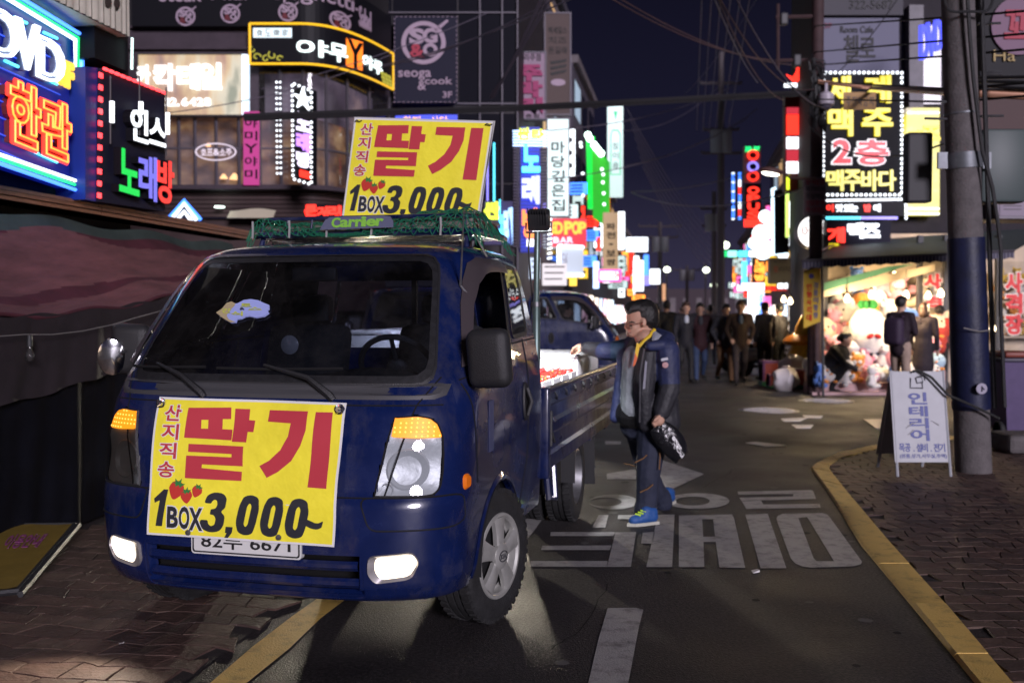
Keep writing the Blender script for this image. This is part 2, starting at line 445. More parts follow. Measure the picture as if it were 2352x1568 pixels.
mk += [[Z5([(1445,405),(1890,396),(1905,402),(1922,450),(1470,462),(1455,442),(1782,436),(1785,420),(1450,424)])], [Z5([(1470,464),(1588,460),(1602,484),(1944,480),(1952,504),(1498,511)])]]
mk += [[Z5(oval(1200,463,195,48,40)), Z5(oval(1172,463,104,27,40))], [Z5(oval(690,468,150,45,40)), Z5(oval(640,468,100,27,40))]]
mk += [[Z5([(985,214),(1242,299),(1000,412),(965,345),(820,330),(650,330),(650,296),(800,272),(980,262)])]]
mk += [[Z5([(640,97),(735,100),(735,118),(640,118)])], [Z5([(150,548),(275,548),(210,640),(170,690)])]]
for i, p in enumerate(mk): struct(marking('road_letter_stroke', p).build('road_marking_stroke', MATS['white_paint'], origin=(0, 0, 0)))
struct(marking('lane_dash', [Z5([(655,1115),(825,1113),(872,1124),(845,1230),(775,1600),(530,1600),(600,1300)])]).build('lane_dash', MATS['white_paint'], origin=(0, 0, 0)))
# left yellow line, straight down the street
oL = [SN @ gnd(*p) for p in ((470, 1568), (570, 1568), (740, 1370), (800, 1370))]
o0, o1 = (oL[0]+oL[2])/2, (oL[1]+oL[3])/2
b = MB(); P = [[street(o0+(.012*math.sin(k*1.7)), 1.5+k*.45, .004), street(o1+.012*math.sin(k*2.3+1), 1.5+k*.45, .004)] for k in range(30)]
b.grid(P); struct(b.build('yellow_line', MATS['yellow_paint'], origin=(0, 0, 0)))
# right kerb: a low yellow stone edge that swings round the corner
KO = [(2400,1765),(2239,1568),(2095,1393),(1978,1253),(1902,1132),(1872,1091),(1863,1078),(1866,1071),(1875,1064),(1929,1042),(1996,1026),(2055,1017),(2180,1004),(2352,991),(2700,975)]
KI = [(2510,1765),(2319,1568),(2172,1393),(2046,1253),(1960,1150),(1922,1103),(1909,1086),(1904,1078),(1906,1072),(1932,1054),(2005,1035),(2062,1025),(2185,1011),(2356,997),(2702,980)]
def dens_line(L, n=6):
    o = []
    for a, b_ in zip(L, L[1:]): o += [(a[0]+(b_[0]-a[0])*k/n, a[1]+(b_[1]-a[1])*k/n) for k in range(n)]
    return o+[L[-1]]
KOg = [gnd(*p) for p in dens_line(KO)]; KIg = [gnd(*p) for p in dens_line(KI)]
KH = .020
kerb = thing('kerb', KOg[20]); kerb['kind'] = 'structure'
n = len(KOg); per = 4
for i in range(0, n-1, per):                          # kerb stones laid end to end
    j = min(n-1, i+per); b = MB(); rows = []
    dz = random.uniform(-.003, .003)
    for k in range(i, j+1):
        o_, q = KOg[k].copy(), KIg[k].copy()
        if k == i and i: o_, q = o_+(KOg[k+1]-KOg[k])/np.linalg.norm(KOg[k+1]-KOg[k])*.005, q+(KIg[k+1]-KIg[k])/max(1e-6, np.linalg.norm(KIg[k+1]-KIg[k]))*.005
        d = (q-o_)*.10
        rows.append([o_*[1,1,0], o_*[1,1,0]+[0,0,KH-.012+dz], o_+d+[0,0,KH+dz], q*[1,1,0]+[0,0,KH+dz], q*[1,1,0]+[0,0,0]])
    b.grid(rows); b.add(rows[0], [(0,1,2,3,4)]); b.add(rows[-1], [(4,3,2,1,0)])
    b.build('kerb_stone', MATS['yellow_paint'], kerb, smooth=True)

# pavements of small interlocking pavers
mat('paver_joint', (.022, .017, .017), .9, bump=.6, bscale=90)
PV = [mat('paver_%d' % i, c_, .62, spec=.35, var=.4, vscale=9, bump=.5, bscale=45) for i, c_ in enumerate([(.066,.040,.034), (.080,.048,.040), (.054,.035,.031), (.095,.062,.050)])]
def inside(p, poly):
    x, y = p; c_ = False; j = len(poly)-1
    for i in range(len(poly)):
        if (poly[i][1] > y) != (poly[j][1] > y) and x < (poly[j][0]-poly[i][0])*(y-poly[i][1])/(poly[j][1]-poly[i][1])+poly[i][0]: c_ = not c_
        j = i
    return c_
def pavement(name, poly, z0, cw, ch, rows_dir, far):
    v, f = poly2d([poly]); root = MB().slab(v, f, lambda x, y, e: (x, y, e), z0, z0).build(name, MATS['paver_joint'], origin=(0, 0, 0)); struct(root)
    du = np.array([math.cos(rows_dir), math.sin(rows_dir)]); dv = np.array([-du[1], du[0]])
    P = np.array(poly); cs = P @ np.stack([du, dv], 1); lo, hi = cs.min(0), cs.max(0)
    def J(i, j):
        r = random.Random((i*7349+j*9151) & 0xffffff); return np.array([r.uniform(-.20, .20)*cw, r.uniform(-.16, .16)*ch])
    cells = []
    for j in range(int(lo[1]/ch)-1, int(hi[1]/ch)+2):
        for i in range(int(lo[0]/cw)-1, int(hi[0]/cw)+2):
            o = .5 if j % 2 else 0
            cx_ = (i+o)*cw; cy_ = j*ch
            pt = cx_*du+cy_*dv
            if not inside(pt, poly) or np.hypot(*pt) > far: continue
            # corners shared with the neighbours through an integer key
            K = [(-1, -1), (0, -1), (1, -1), (1, 1), (0, 1), (-1, 1)]
            L = []
            for a, b_ in K:
                bx = (2*i+(1 if j % 2 else 0)+a); by = 2*j+b_
                L.append(np.array([bx*cw/2, by*ch/2 + ((.035 if (bx+(by-1)//2) % 2 else -.035)*ch)]) + J(bx, by))
            c_ = sum(L)/6; L = [c_+(q-c_)*(1-.006/np.linalg.norm(q-c_)) for q in L]
            mids = []
            for k in range(6):
                a, b_ = L[k], L[(k+1) % 6]; mids.append(a)
                nn = np.array([-(b_-a)[1], (b_-a)[0]]); mids.append((a+b_)/2 + nn*.025*(1 if k in (0, 1, 2) else -1))
            cells.append((np.hypot(*pt), [q[0]*du+q[1]*dv for q in mids]))
    cells.sort(key=lambda c_: c_[0])
    rest = MB()
    def cell(b, pts, mi, tl):
        n_ = len(pts); c_ = sum(pts)/n_; h = .010
        top = [((c_+(q-c_)*.98)[0], (c_+(q-c_)*.98)[1], z0+h+tl[0]*(q-c_)[0]+tl[1]*(q-c_)[1]) for q in pts]; low = [(q[0], q[1], z0+h-.0015) for q in pts]; bt = [(q[0], q[1], z0-.002) for q in pts]
        fs = [tuple(range(n_))]
        for k in range(n_): fs += [(n_+k, n_+(k+1) % n_, (k+1) % n_, k), (2*n_+k, 2*n_+(k+1) % n_, n_+(k+1) % n_, n_+k)]
        b.add(top+low+bt, fs, mi)
    vis = 0
    for d, pts in cells:
        tl = (random.uniform(-.007, .007), random.uniform(-.007, .007)); mi = random.randrange(4); c_ = sum(pts)/len(pts)
        ax = abs(c_[0]/max(.1, c_[1]))
        if vis < 300 and c_[1] > 3.6 and ax < .56:
            b = MB(); cell(b, pts, 0, tl); b.build('paver', PV[mi], root, normals=False); vis += 1
        else: cell(rest, pts, mi, tl)
    if rest.f: stuff(rest.build('paver_field', PV, root, normals=False))
    return root
LP = [tuple(street(o0-.10, a)[:2]) for a in (1.2, 14.0)] + [tuple(street(-5.6, a)[:2]) for a in (14.0, 1.2)]
pavement('pavement_left', LP, .004, .21, .15, ST*-1, 7.5)
RP = [tuple(p[:2]) for p in KIg] + [(13.0, KIg[-1][1]), (13.0, KIg[0][1])]
pavement('pavement_right', RP, .005, .20, .14, -ST*.4, 13.5)

# flat iron covers and plates in the road
iron = mat('iron', (.16, .15, .15), .32, metal=.85, var=.3, vscale=20, bump=.5, bscale=60)
def cover(cx_, cy_, r, label):
    p = gnd(cx_, cy_); o = thing('manhole_cover', p, label, 'manhole cover', 'manhole covers in the road')
    b = MB(); b.lathe([(r*1.08, .001), (r*1.08, .008), (r*1.0, .008)], p, n=36); b.build('rim', iron, o, smooth=True)
    b = MB(); b.lathe([(r*.97, .004), (r*.97, .011), (.001, .011)], p, n=36)
    for k in range(-5, 6):
        L = math.sqrt(max(0, .81*r*r-(k*r*.17)**2))
        if L > .05: b.box((p[0], p[1]+k*r*.17, .013), (2*L, r*.06, .006))
    b.build('lid', iron, o)
cover(1765, 943, .42, 'round iron manhole cover in the road shining under the shop lights')
cover(1898, 921, .42, 'round iron manhole cover on the road before the crouching person')
p = [gnd(x, y) for x, y in ((1983,964),(2065,963),(2060,985),(2012,985))]
b = MB(); b.slab([tuple(q[:2]) for q in p], [(0,1,2,3)], lambda x, y, e: (x, y, e), .004, .012)
tag(b.build('drain_plate', iron), 'bright four-sided metal plate in the road beside the sandwich board', 'drain plate')
paper = mat('paper', (.72, .70, .70), .45); 
def litter(px, lab, m=paper, cat='litter'):
    P = [gnd(*q) for q in px]; b = MB(); n_ = len(P)
    b.add([(q[0], q[1], .008+.004*((k*7) % 3)) for k, q in enumerate(P)]+[(q[0], q[1], .005) for q in P], [tuple(range(n_))]+[(k, (k+1) % n_, n_+(k+1) % n_, n_+k) for k in range(n_)])
    tag(b.build('paper_scrap', m), lab, cat, 'scraps of paper lying on the road')
litter([(1793,962),(1855,960),(1838,968),(1800,968)], 'scrap of white paper on the road below the manhole cover')
litter([(1843,954),(1890,956),(1885,961),(1850,960)], 'small pale scrap of paper beside a larger one on the road')
litter([(1818,976),(1868,977),(1862,984),(1830,984)], 'third pale scrap of paper in the cluster on the road')
litter([(1712,1018),(1735,1016),(1806,1025),(1760,1026)], 'long white strip of paper on the road beyond the painted arrow')
litter([(268,1478),(283,1477),(286,1481),(270,1487)], 'tiny white paper tube on the left pavers')
litter([(1725,1312),(1740,1310),(1745,1315),(1730,1318)], 'tiny white crumb of paper on the road below the painted zero')
litter([(2098,1030),(2112,1028),(2116,1033),(2102,1036)], 'tiny white scrap on the pavement behind the sandwich board legs')

# old repairs, cracks, chewing gum
b = MB(); rr = random.Random(4)
for k in range(150):
    x, y = rr.uniform(-.8, 4.5), rr.uniform(3.6, 15); s = rr.uniform(.012, .035); n_ = 7; a0 = rr.uniform(0, 6)
    b.add([(x+s*(1+.4*rr.random())*math.cos(a0+2*math.pi*i/n_), y+s*(1+.4*rr.random())*math.sin(a0+2*math.pi*i/n_), .0022) for i in range(n_)], [tuple(range(n_))], k % 2)
tag(stuff(b.build('gum_spots', [mat('gum_dark', (.010, .009, .010), .9), mat('gum_pale', (.10, .095, .095), .8)], origin=(0, 0, 0))), 'scattered flattened gum spots and specks on the road', 'gum')
for P in ([(1250,1500),(1330,1450),(1400,1340)], [(1620,1120),(1680,1080),(1790,1060)]):
    L = dens_line(P, 6); b = MB(); w = []
    for i, (x, y) in enumerate(L): p = gnd(x+rr.uniform(-5, 5), y+rr.uniform(-2, 2)); w.append([(p[0]-.002-.003*rr.random(), p[1], .0026), (p[0]+.002+.003*rr.random(), p[1]+.002, .0026)])
    b.grid(w); struct(b.build('road_crack', MATS['gum_dark'], origin=(0, 0, 0)))
# ================================================================ TRUCKS
TY = R(14.0); TO = np.array([-0.924, 5.085, 0.0])
TX_ = np.array([math.cos(TY), -math.sin(TY), 0]); TYd = np.array([math.sin(TY), math.cos(TY), 0])
def w2l(p):
    q = np.asarray(p)-TO; return np.array([q@TX_, q@TYd, q[2]])
_PZ = [.285, .30, .36, .45, .60, .70, .735, .76, .95, 1.09, 1.17, 1.21, 1.24, 1.40, 1.60, 1.765, 1.80, 1.835, 1.862, 1.88]
_PF = [-.80, -.825, -.855, -.872, -.872, -.865, -.85, -.84, -.815, -.770, -.715, -.690, -.665, -.548, -.388, -.245, -.20, -.12, .0, .16]
_WZ = [.285, .36, .45, .70, 1.0, 1.15, 1.24, 1.36, 1.60, 1.765, 1.805, 1.84, 1.866, 1.88]
_WW = [.85, .875, .885, .897, .90, .895, .883, .860, .805, .76, .74, .695, .615, .50]
def yf(z): return float(np.interp(z, _PZ, _PF))
def Wz(z): return float(np.interp(z, _WZ, _WW))
_RZ = [.28, 1.7, 1.80, 1.85, 1.88]; _RR = [.93, .90, .86, .80, .68]
def yr(z): return float(np.interp(z, _RZ, _RR))
ND, NN = .46, 3.3
def Ff(x, z):
    a = min(.9995, abs(x)/Wz(z)); return yf(z) + ND*(1-(1-a**NN)**(1/NN))
def Ws(y, z):
    t = (yf(z)+ND-y)/ND
    return Wz(z) if t <= 0 else Wz(z)*max(0, 1-min(1, t)**NN)**(1/NN)
def fmap(x, z, e=0.0):
    h = .004; dx = (Ff(x+h, z)-Ff(x-h, z))/(2*h); dz = (Ff(x, z+h)-Ff(x, z-h))/(2*h)
    n = Vector((dx, -1, dz)).normalized(); return (x+n.x*e, Ff(x, z)+n.y*e, z+n.z*e)
def smap(sg):
    def f(y, z, e=0.0): return (sg*(Ws(y, z)+e), y, z)
    return f
_CL = w2l(CO)
def _rl(px, py): r = ray(px, py); return np.array([r@TX_, r@TYd, r[2]])
def hitF(px, py):                                   # photo pixel -> (x, z) on the cab front
    r = _rl(px, py); y = -.8
    for _ in range(30):
        p = _CL + r*((y-_CL[1])/r[1]); y = .5*y+.5*Ff(max(-.92, min(.92, p[0])), max(.29, min(1.87, p[2])))
    return (p[0], p[2])
def hitS(px, py, dx=0.0):                           # photo pixel -> (y, z) on the flank
    r = _rl(px, py); x = .9
    for _ in range(30):
        p = _CL + r*((x-_CL[0])/r[0]); x = .5*x+.5*(Ws(p[1], max(.29, min(1.87, p[2])))+dx)
    return (p[1], p[2])
def hitY(px, py, y): r = _rl(px, py); return _CL + r*((y-_CL[1])/r[1])
def hitX(px, py, x): r = _rl(px, py); return _CL + r*((x-_CL[0])/r[0])
def rpoly(P, r=.25, n=4):
    """round the corners of a polygon (r = share of the shorter neighbour edge)"""
    o = []; N = len(P)
    for i in range(N):
        a, b, c_ = np.array(P[i-1], float), np.array(P[i], float), np.array(P[(i+1) % N], float)
        d = min(np.linalg.norm(a-b), np.linalg.norm(c_-b))*r
        p, q = b+(a-b)/np.linalg.norm(a-b)*d, b+(c_-b)/np.linalg.norm(c_-b)*d
        for k in range(n+1):
            t = k/n; o.append(tuple((1-t)**2*p+2*t*(1-t)*b+t*t*q))
    return o
def resamp(P, n):
    P = [np.array(p, float) for p in P]+[np.array(P[0], float)]; L = [0]
    for a, b in zip(P, P[1:]): L.append(L[-1]+np.linalg.norm(b-a))
    o = []
    for i in range(n):
        t = L[-1]*i/n; k = int(np.searchsorted(L, t, 'right'))-1; k = min(k, len(P)-2)
        o.append(tuple(P[k]+(P[k+1]-P[k])*((t-L[k])/max(1e-9, L[k+1]-L[k]))))
    return o
def scalep(P, s, c_=None):
    c_ = c_ or (sum(p[0] for p in P)/len(P), sum(p[1] for p in P)/len(P)); return [(c_[0]+(p[0]-c_[0])*s, c_[1]+(p[1]-c_[1])*s) for p in P]
def inset(P, d):
    """move an outline inwards by d along its own normals"""
    o = []; N = len(P); ar = sum(P[i][0]*P[(i+1) % N][1]-P[(i+1) % N][0]*P[i][1] for i in range(N)); sg = 1 if ar > 0 else -1
    for i in range(N):
        a, c_ = np.array(P[i-1]), np.array(P[(i+1) % N]); t = c_-a; t = t/max(1e-9, np.linalg.norm(t)); o.append((P[i][0]-sg*t[1]*d, P[i][1]+sg*t[0]*d))
    return o

paint = mat('blue_paint', (.0042, .0115, .066), .26, spec=.4, coat=.9, var=.22, vscale=3.0, rvar=.10, bump=.03, bscale=14)
def dusty(m, amt):
    t = m.node_tree; b = t.nodes['Principled BSDF']; src = b.inputs['Base Color'].links[0].from_socket; tx = t.nodes.new('ShaderNodeTexCoord'); n = t.nodes.new('ShaderNodeTexNoise'); n.inputs['Scale'].default_value = 4.5; n.inputs['Detail'].default_value = 11; n.inputs['Roughness'].default_value = .72
    mp = t.nodes.new('ShaderNodeMapping'); mp.inputs['Scale'].default_value = (1, 1, .45); t.links.new(tx.outputs['Object'], mp.inputs[0]); t.links.new(mp.outputs[0], n.inputs['Vector']); r = t.nodes.new('ShaderNodeMapRange'); r.inputs[1].default_value = .50; r.inputs[2].default_value = .78; r.inputs[4].default_value = amt
    x = t.nodes.new('ShaderNodeMix'); x.data_type = 'RGBA'; x.inputs[7].default_value = (.075, .072, .080, 1); t.links.new(n.outputs[0], r.inputs[0]); t.links.new(r.outputs[0], x.inputs[0]); t.links.new(src, x.inputs[6]); t.links.new(x.outputs[2], b.inputs['Base Color'])
dusty(paint, .55)
paint2 = mat('blue_bed_paint', (.006, .012, .060), .34, coat=.5, var=.3, vscale=6, rvar=.12, bump=.05, bscale=20)
dusty(paint2, .8)
blackp = mat('black_plastic', (.020, .020, .022), .48, bump=.25, bscale=220)
greyp = mat('grey_plastic', (.05, .05, .055), .55)
dark = mat('dark_void', (.004, .004, .005), .8)
rubber = mat('tyre_rubber', (.016, .016, .017), .72, var=.4, vscale=16, bump=.3, bscale=120)
frit = mat('glass_frit', (.012, .012, .014), .55, var=.5, vscale=40)
hubm = mat('hubcap_silver', (.50, .50, .47), .38, metal=.55, var=.14, vscale=10)
chrome = mat('chrome', (.75, .76, .78), .12, metal=1.0)
trim = mat('cab_lining', (.014, .014, .017), .9, spec=.2); seatm = mat('seat_cloth', (.010, .011, .014), .95, bump=.4, bscale=150)
def glass(name, tint=(.55, .58, .62), rough=.0, dirt=.0, alpha_clear=.9):
    if name in MATS: return MATS[name]
    m = bpy.data.materials.new(name); m.use_nodes = True; MATS[name] = m; t = m.node_tree
    for n in list(t.nodes): t.nodes.remove(n)
    out = t.nodes.new('ShaderNodeOutputMaterial'); tr = t.nodes.new('ShaderNodeBsdfTransparent'); tr.inputs[0].default_value = (*tint, 1)
    gl = t.nodes.new('ShaderNodeBsdfGlossy'); gl.inputs['Roughness'].default_value = rough+.02
    fr = t.nodes.new('ShaderNodeFresnel'); fr.inputs[0].default_value = 1.5
    mx_ = t.nodes.new('ShaderNodeMixShader'); t.links.new(fr.outputs[0], mx_.inputs[0]); t.links.new(tr.outputs[0], mx_.inputs[1]); t.links.new(gl.outputs[0], mx_.inputs[2])
    last = mx_
    if dirt:
        df = t.nodes.new('ShaderNodeBsdfDiffuse'); df.inputs[0].default_value = (.42, .40, .40, 1)
        tx = t.nodes.new('ShaderNodeTexCoord'); n = t.nodes.new('ShaderNodeTexNoise'); n.inputs['Scale'].default_value = 7; n.inputs['Detail'].default_value = 10; n.inputs['Roughness'].default_value = .7
        t.links.new(tx.outputs['Object'], n.inputs['Vector'])
        mr = t.nodes.new('ShaderNodeMapRange'); mr.inputs[1].default_value = .42; mr.inputs[2].default_value = .8; mr.inputs[3].default_value = dirt*.35; mr.inputs[4].default_value = dirt*2.2
        t.links.new(n.outputs[0], mr.inputs[0]); m2 = t.nodes.new('ShaderNodeMixShader'); t.links.new(mr.outputs[0], m2.inputs[0]); t.links.new(mx_.outputs[0], m2.inputs[1]); t.links.new(df.outputs[0], m2.inputs[2]); last = m2
    t.links.new(last.outputs[0], out.inputs[0]); return m
wsg = glass('windscreen_glass', (.40, .44, .52), dirt=.012)
blindp = mat('blind_pane', (.010, .010, .014), .55, spec=.2)  # opaque black panes added in the far-side windows to stop a mirror reflection
sdg = glass('side_glass', (.30, .32, .36), dirt=.05)
lens = glass('lamp_lens', (.92, .94, .95), dirt=.02)
amber = mat('amber_lens', (.75, .17, .01), .2); ambers = em('amber_lit', (1.0, .30, .01), 1.6); fogm = em('fog_lit', (1.0, .86, .66), 3.2)
reflector = mat('lamp_reflector', (.42, .44, .46), .36, metal=.12, bump=.12, bscale=22)
steel = mat('dull_steel', (.20, .20, .21), .45, metal=.8, var=.3, vscale=12); chassis = mat('chassis_black', (.012, .012, .013), .7)
galv = mat('grey_green_pole', (.12, .17, .16), .4, metal=.6, var=.2, vscale=14)

_CACHE = {}
def wheel(parent, c_, sg, steer=0.0, cap=True, r=.322, wd=.19):
    """wheel assembly as a part: tyre (> tread), rim cover (> spokes, emblem)"""
    def T(p):
        q = Vector(p); q.rotate(Euler((0, 0, steer))); return (q.x+c_[0], q.y+c_[1], q.z+c_[2])
    b = MB(); s = sg; h = wd/2
    prof = [(r*.60, s*h*.75), (r*.66, s*h*.98), (r*.80, s*h*1.06), (r*.93, s*h*.98), (r*.985, s*h*.80), (r, s*h*.52), (r, s*h*.40), (r*.965, s*h*.39), (r*.965, s*h*.30), (r, s*h*.29), (r, s*.05*h), (r*.965, s*.04*h), (r*.965, -s*.06*h), (r, -s*.07*h), (r, -s*h*.40), (r*.965, -s*h*.41), (r*.965, -s*h*.5), (r, -s*h*.51), (r*.985, -s*h*.8), (r*.9, -s*h), (r*.6, -s*h*.8)]
    b.lathe([(a, hh) for a, hh in prof], (0, 0, 0), 'x', n=56)
    b.v = [T(p) for p in b.v]; ty = b.build('tyre', rubber, parent, smooth=True)
    b = MB()
    for k in range(44):                               # shoulder lugs
        a = 2*math.pi*k/44
        for side in (1, -1):
            aa = a+(0 if side > 0 else math.pi/44); x = side*h*.70
            b.box((x, math.cos(aa)*r*.985, math.sin(aa)*r*.985), (h*.42, r*.075, .022), rot=(aa-math.pi/2, 0, 0))
    b.v = [T(p) for p in b.v]; stuff(b.build('tread_lugs', rubber, ty))
    b = MB()
    if cap:
        b.lathe([(r*.66, s*h*.92), (r*.645, s*h*1.03), (r*.60, s*h*1.04), (r*.565, s*h*.93), (r*.55, s*h*.55), (.01, s*h*.5)], (0, 0, 0), 'x', n=48)
        b.v = [T(p) for p in b.v]; rm = b.build('wheel_cover', [hubm], parent, smooth=True)
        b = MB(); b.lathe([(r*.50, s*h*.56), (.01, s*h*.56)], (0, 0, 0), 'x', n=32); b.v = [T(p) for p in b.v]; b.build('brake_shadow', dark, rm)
        for k in range(5):
            a = 2*math.pi*k/5+.3; b = MB(); ca, sa = math.cos(a), math.sin(a)
            rows = []
            for rr, hw, hh in ((r*.16, r*.10, 1.0), (r*.35, r*.12, 1.0), (r*.50, r*.15, .97), (r*.585, r*.18, .95)):
                rows.append([(s*h*(hh-.22), rr*ca-t*sa, rr*sa+t*ca) for t in (-hw,)] + [(s*h*(hh+(.08 if abs(t) < hw*.8 else 0)), rr*ca-t*sa, rr*sa+t*ca) for t in (-hw, -hw*.7, hw*.7, hw)] + [(s*h*(hh-.22), rr*ca-hw*sa, rr*sa+hw*ca)])
            b.grid(rows); b.v = [T(p) for p in b.v]; b.build('spoke', hubm, rm, smooth=True)
        b = MB(); b.lathe([(r*.20, s*h*.9), (r*.20, s*h*1.10), (r*.17, s*h*1.16), (.005, s*h*1.20)], (0, 0, 0), 'x', n=32); b.v = [T(p) for p in b.v]; b.build('hub', hubm, rm, smooth=True)
        hm = lambda y, z, e: T((s*(h*1.18+e), y*s, z))
        v, f = poly2d([oval(0, 0, .042, .028), oval(0, 0, .037, .023)]); MB().slab(v, f, hm, 0, .004).build('emblem_ring', greyp, rm)
        v, f, dx, dy = text2d('KIA', .02); MB().slab([(.050*(p[0]-.5), .022*(p[1]-.5)) for p in v], f, hm, 0, .004).build('emblem', greyp, rm, normals=False)
    else:
        b.lathe([(r*.62, s*h*.9), (r*.58, s*h*.95), (r*.52, s*h*.2), (r*.25, s*h*.1), (r*.22, s*h*.5), (.01, s*h*.5)], (0, 0, 0), 'x', n=36); b.v = [T(p) for p in b.v]; b.build('rim', steel, parent, smooth=True)

# outlines on the cab, read off the photograph
HL = [hitF(*p) for p in [(905,957),(960,953),(990,958),(1008,972),(1019,1000),(1021,1040),(1019,1085),(1013,1120),(998,1137),(975,1142),(857,1143),(862,1115),(876,1060),(890,1005)]]
HLa = [hitF(*p) for p in [(907,959),(960,956),(988,961),(1006,975),(1016,1004),(960,1007),(899,1004)]]
FG = rpoly([hitF(*p) for p in [(846,1278),(945,1268),(962,1290),(945,1327),(862,1338),(845,1318)]], .35)
FGi = rpoly([hitF(*p) for p in [(862,1280),(948,1272),(959,1291),(941,1321),(875,1330),(861,1312)]], .35)
WSo = rpoly([(-.84, 1.202), (.84, 1.202), (.825, 1.782), (-.825, 1.782)], .14, 6)      # x as a share of the width
def wsmap(u, z, e=0.0): return fmap(u*Wz(z), z, e)
WSo = [(p[0], p[1]) for p in resamp(WSo, 96)]
def ws_inset(d): return [(p[0]*(1-d/.85), 1.492+(p[1]-1.492)*(1-d/.29)) for p in WSo]
WSi = ws_inset(.030)
WSd = ws_inset(.018)
SW = rpoly([(-.445, 1.245), (.31, 1.362), (.50, 1.772), (.06, 1.772), (-.08, 1.715)], .12, 4)       # door window (y, z)
QW = rpoly([(.372, 1.370), (.74, 1.385), (.82, 1.71), (.775, 1.772), (.56, 1.772)], .18, 4)                      # quarter window
GR = (.505, .315, .50)                                                                             # grille half-width, z0, z1

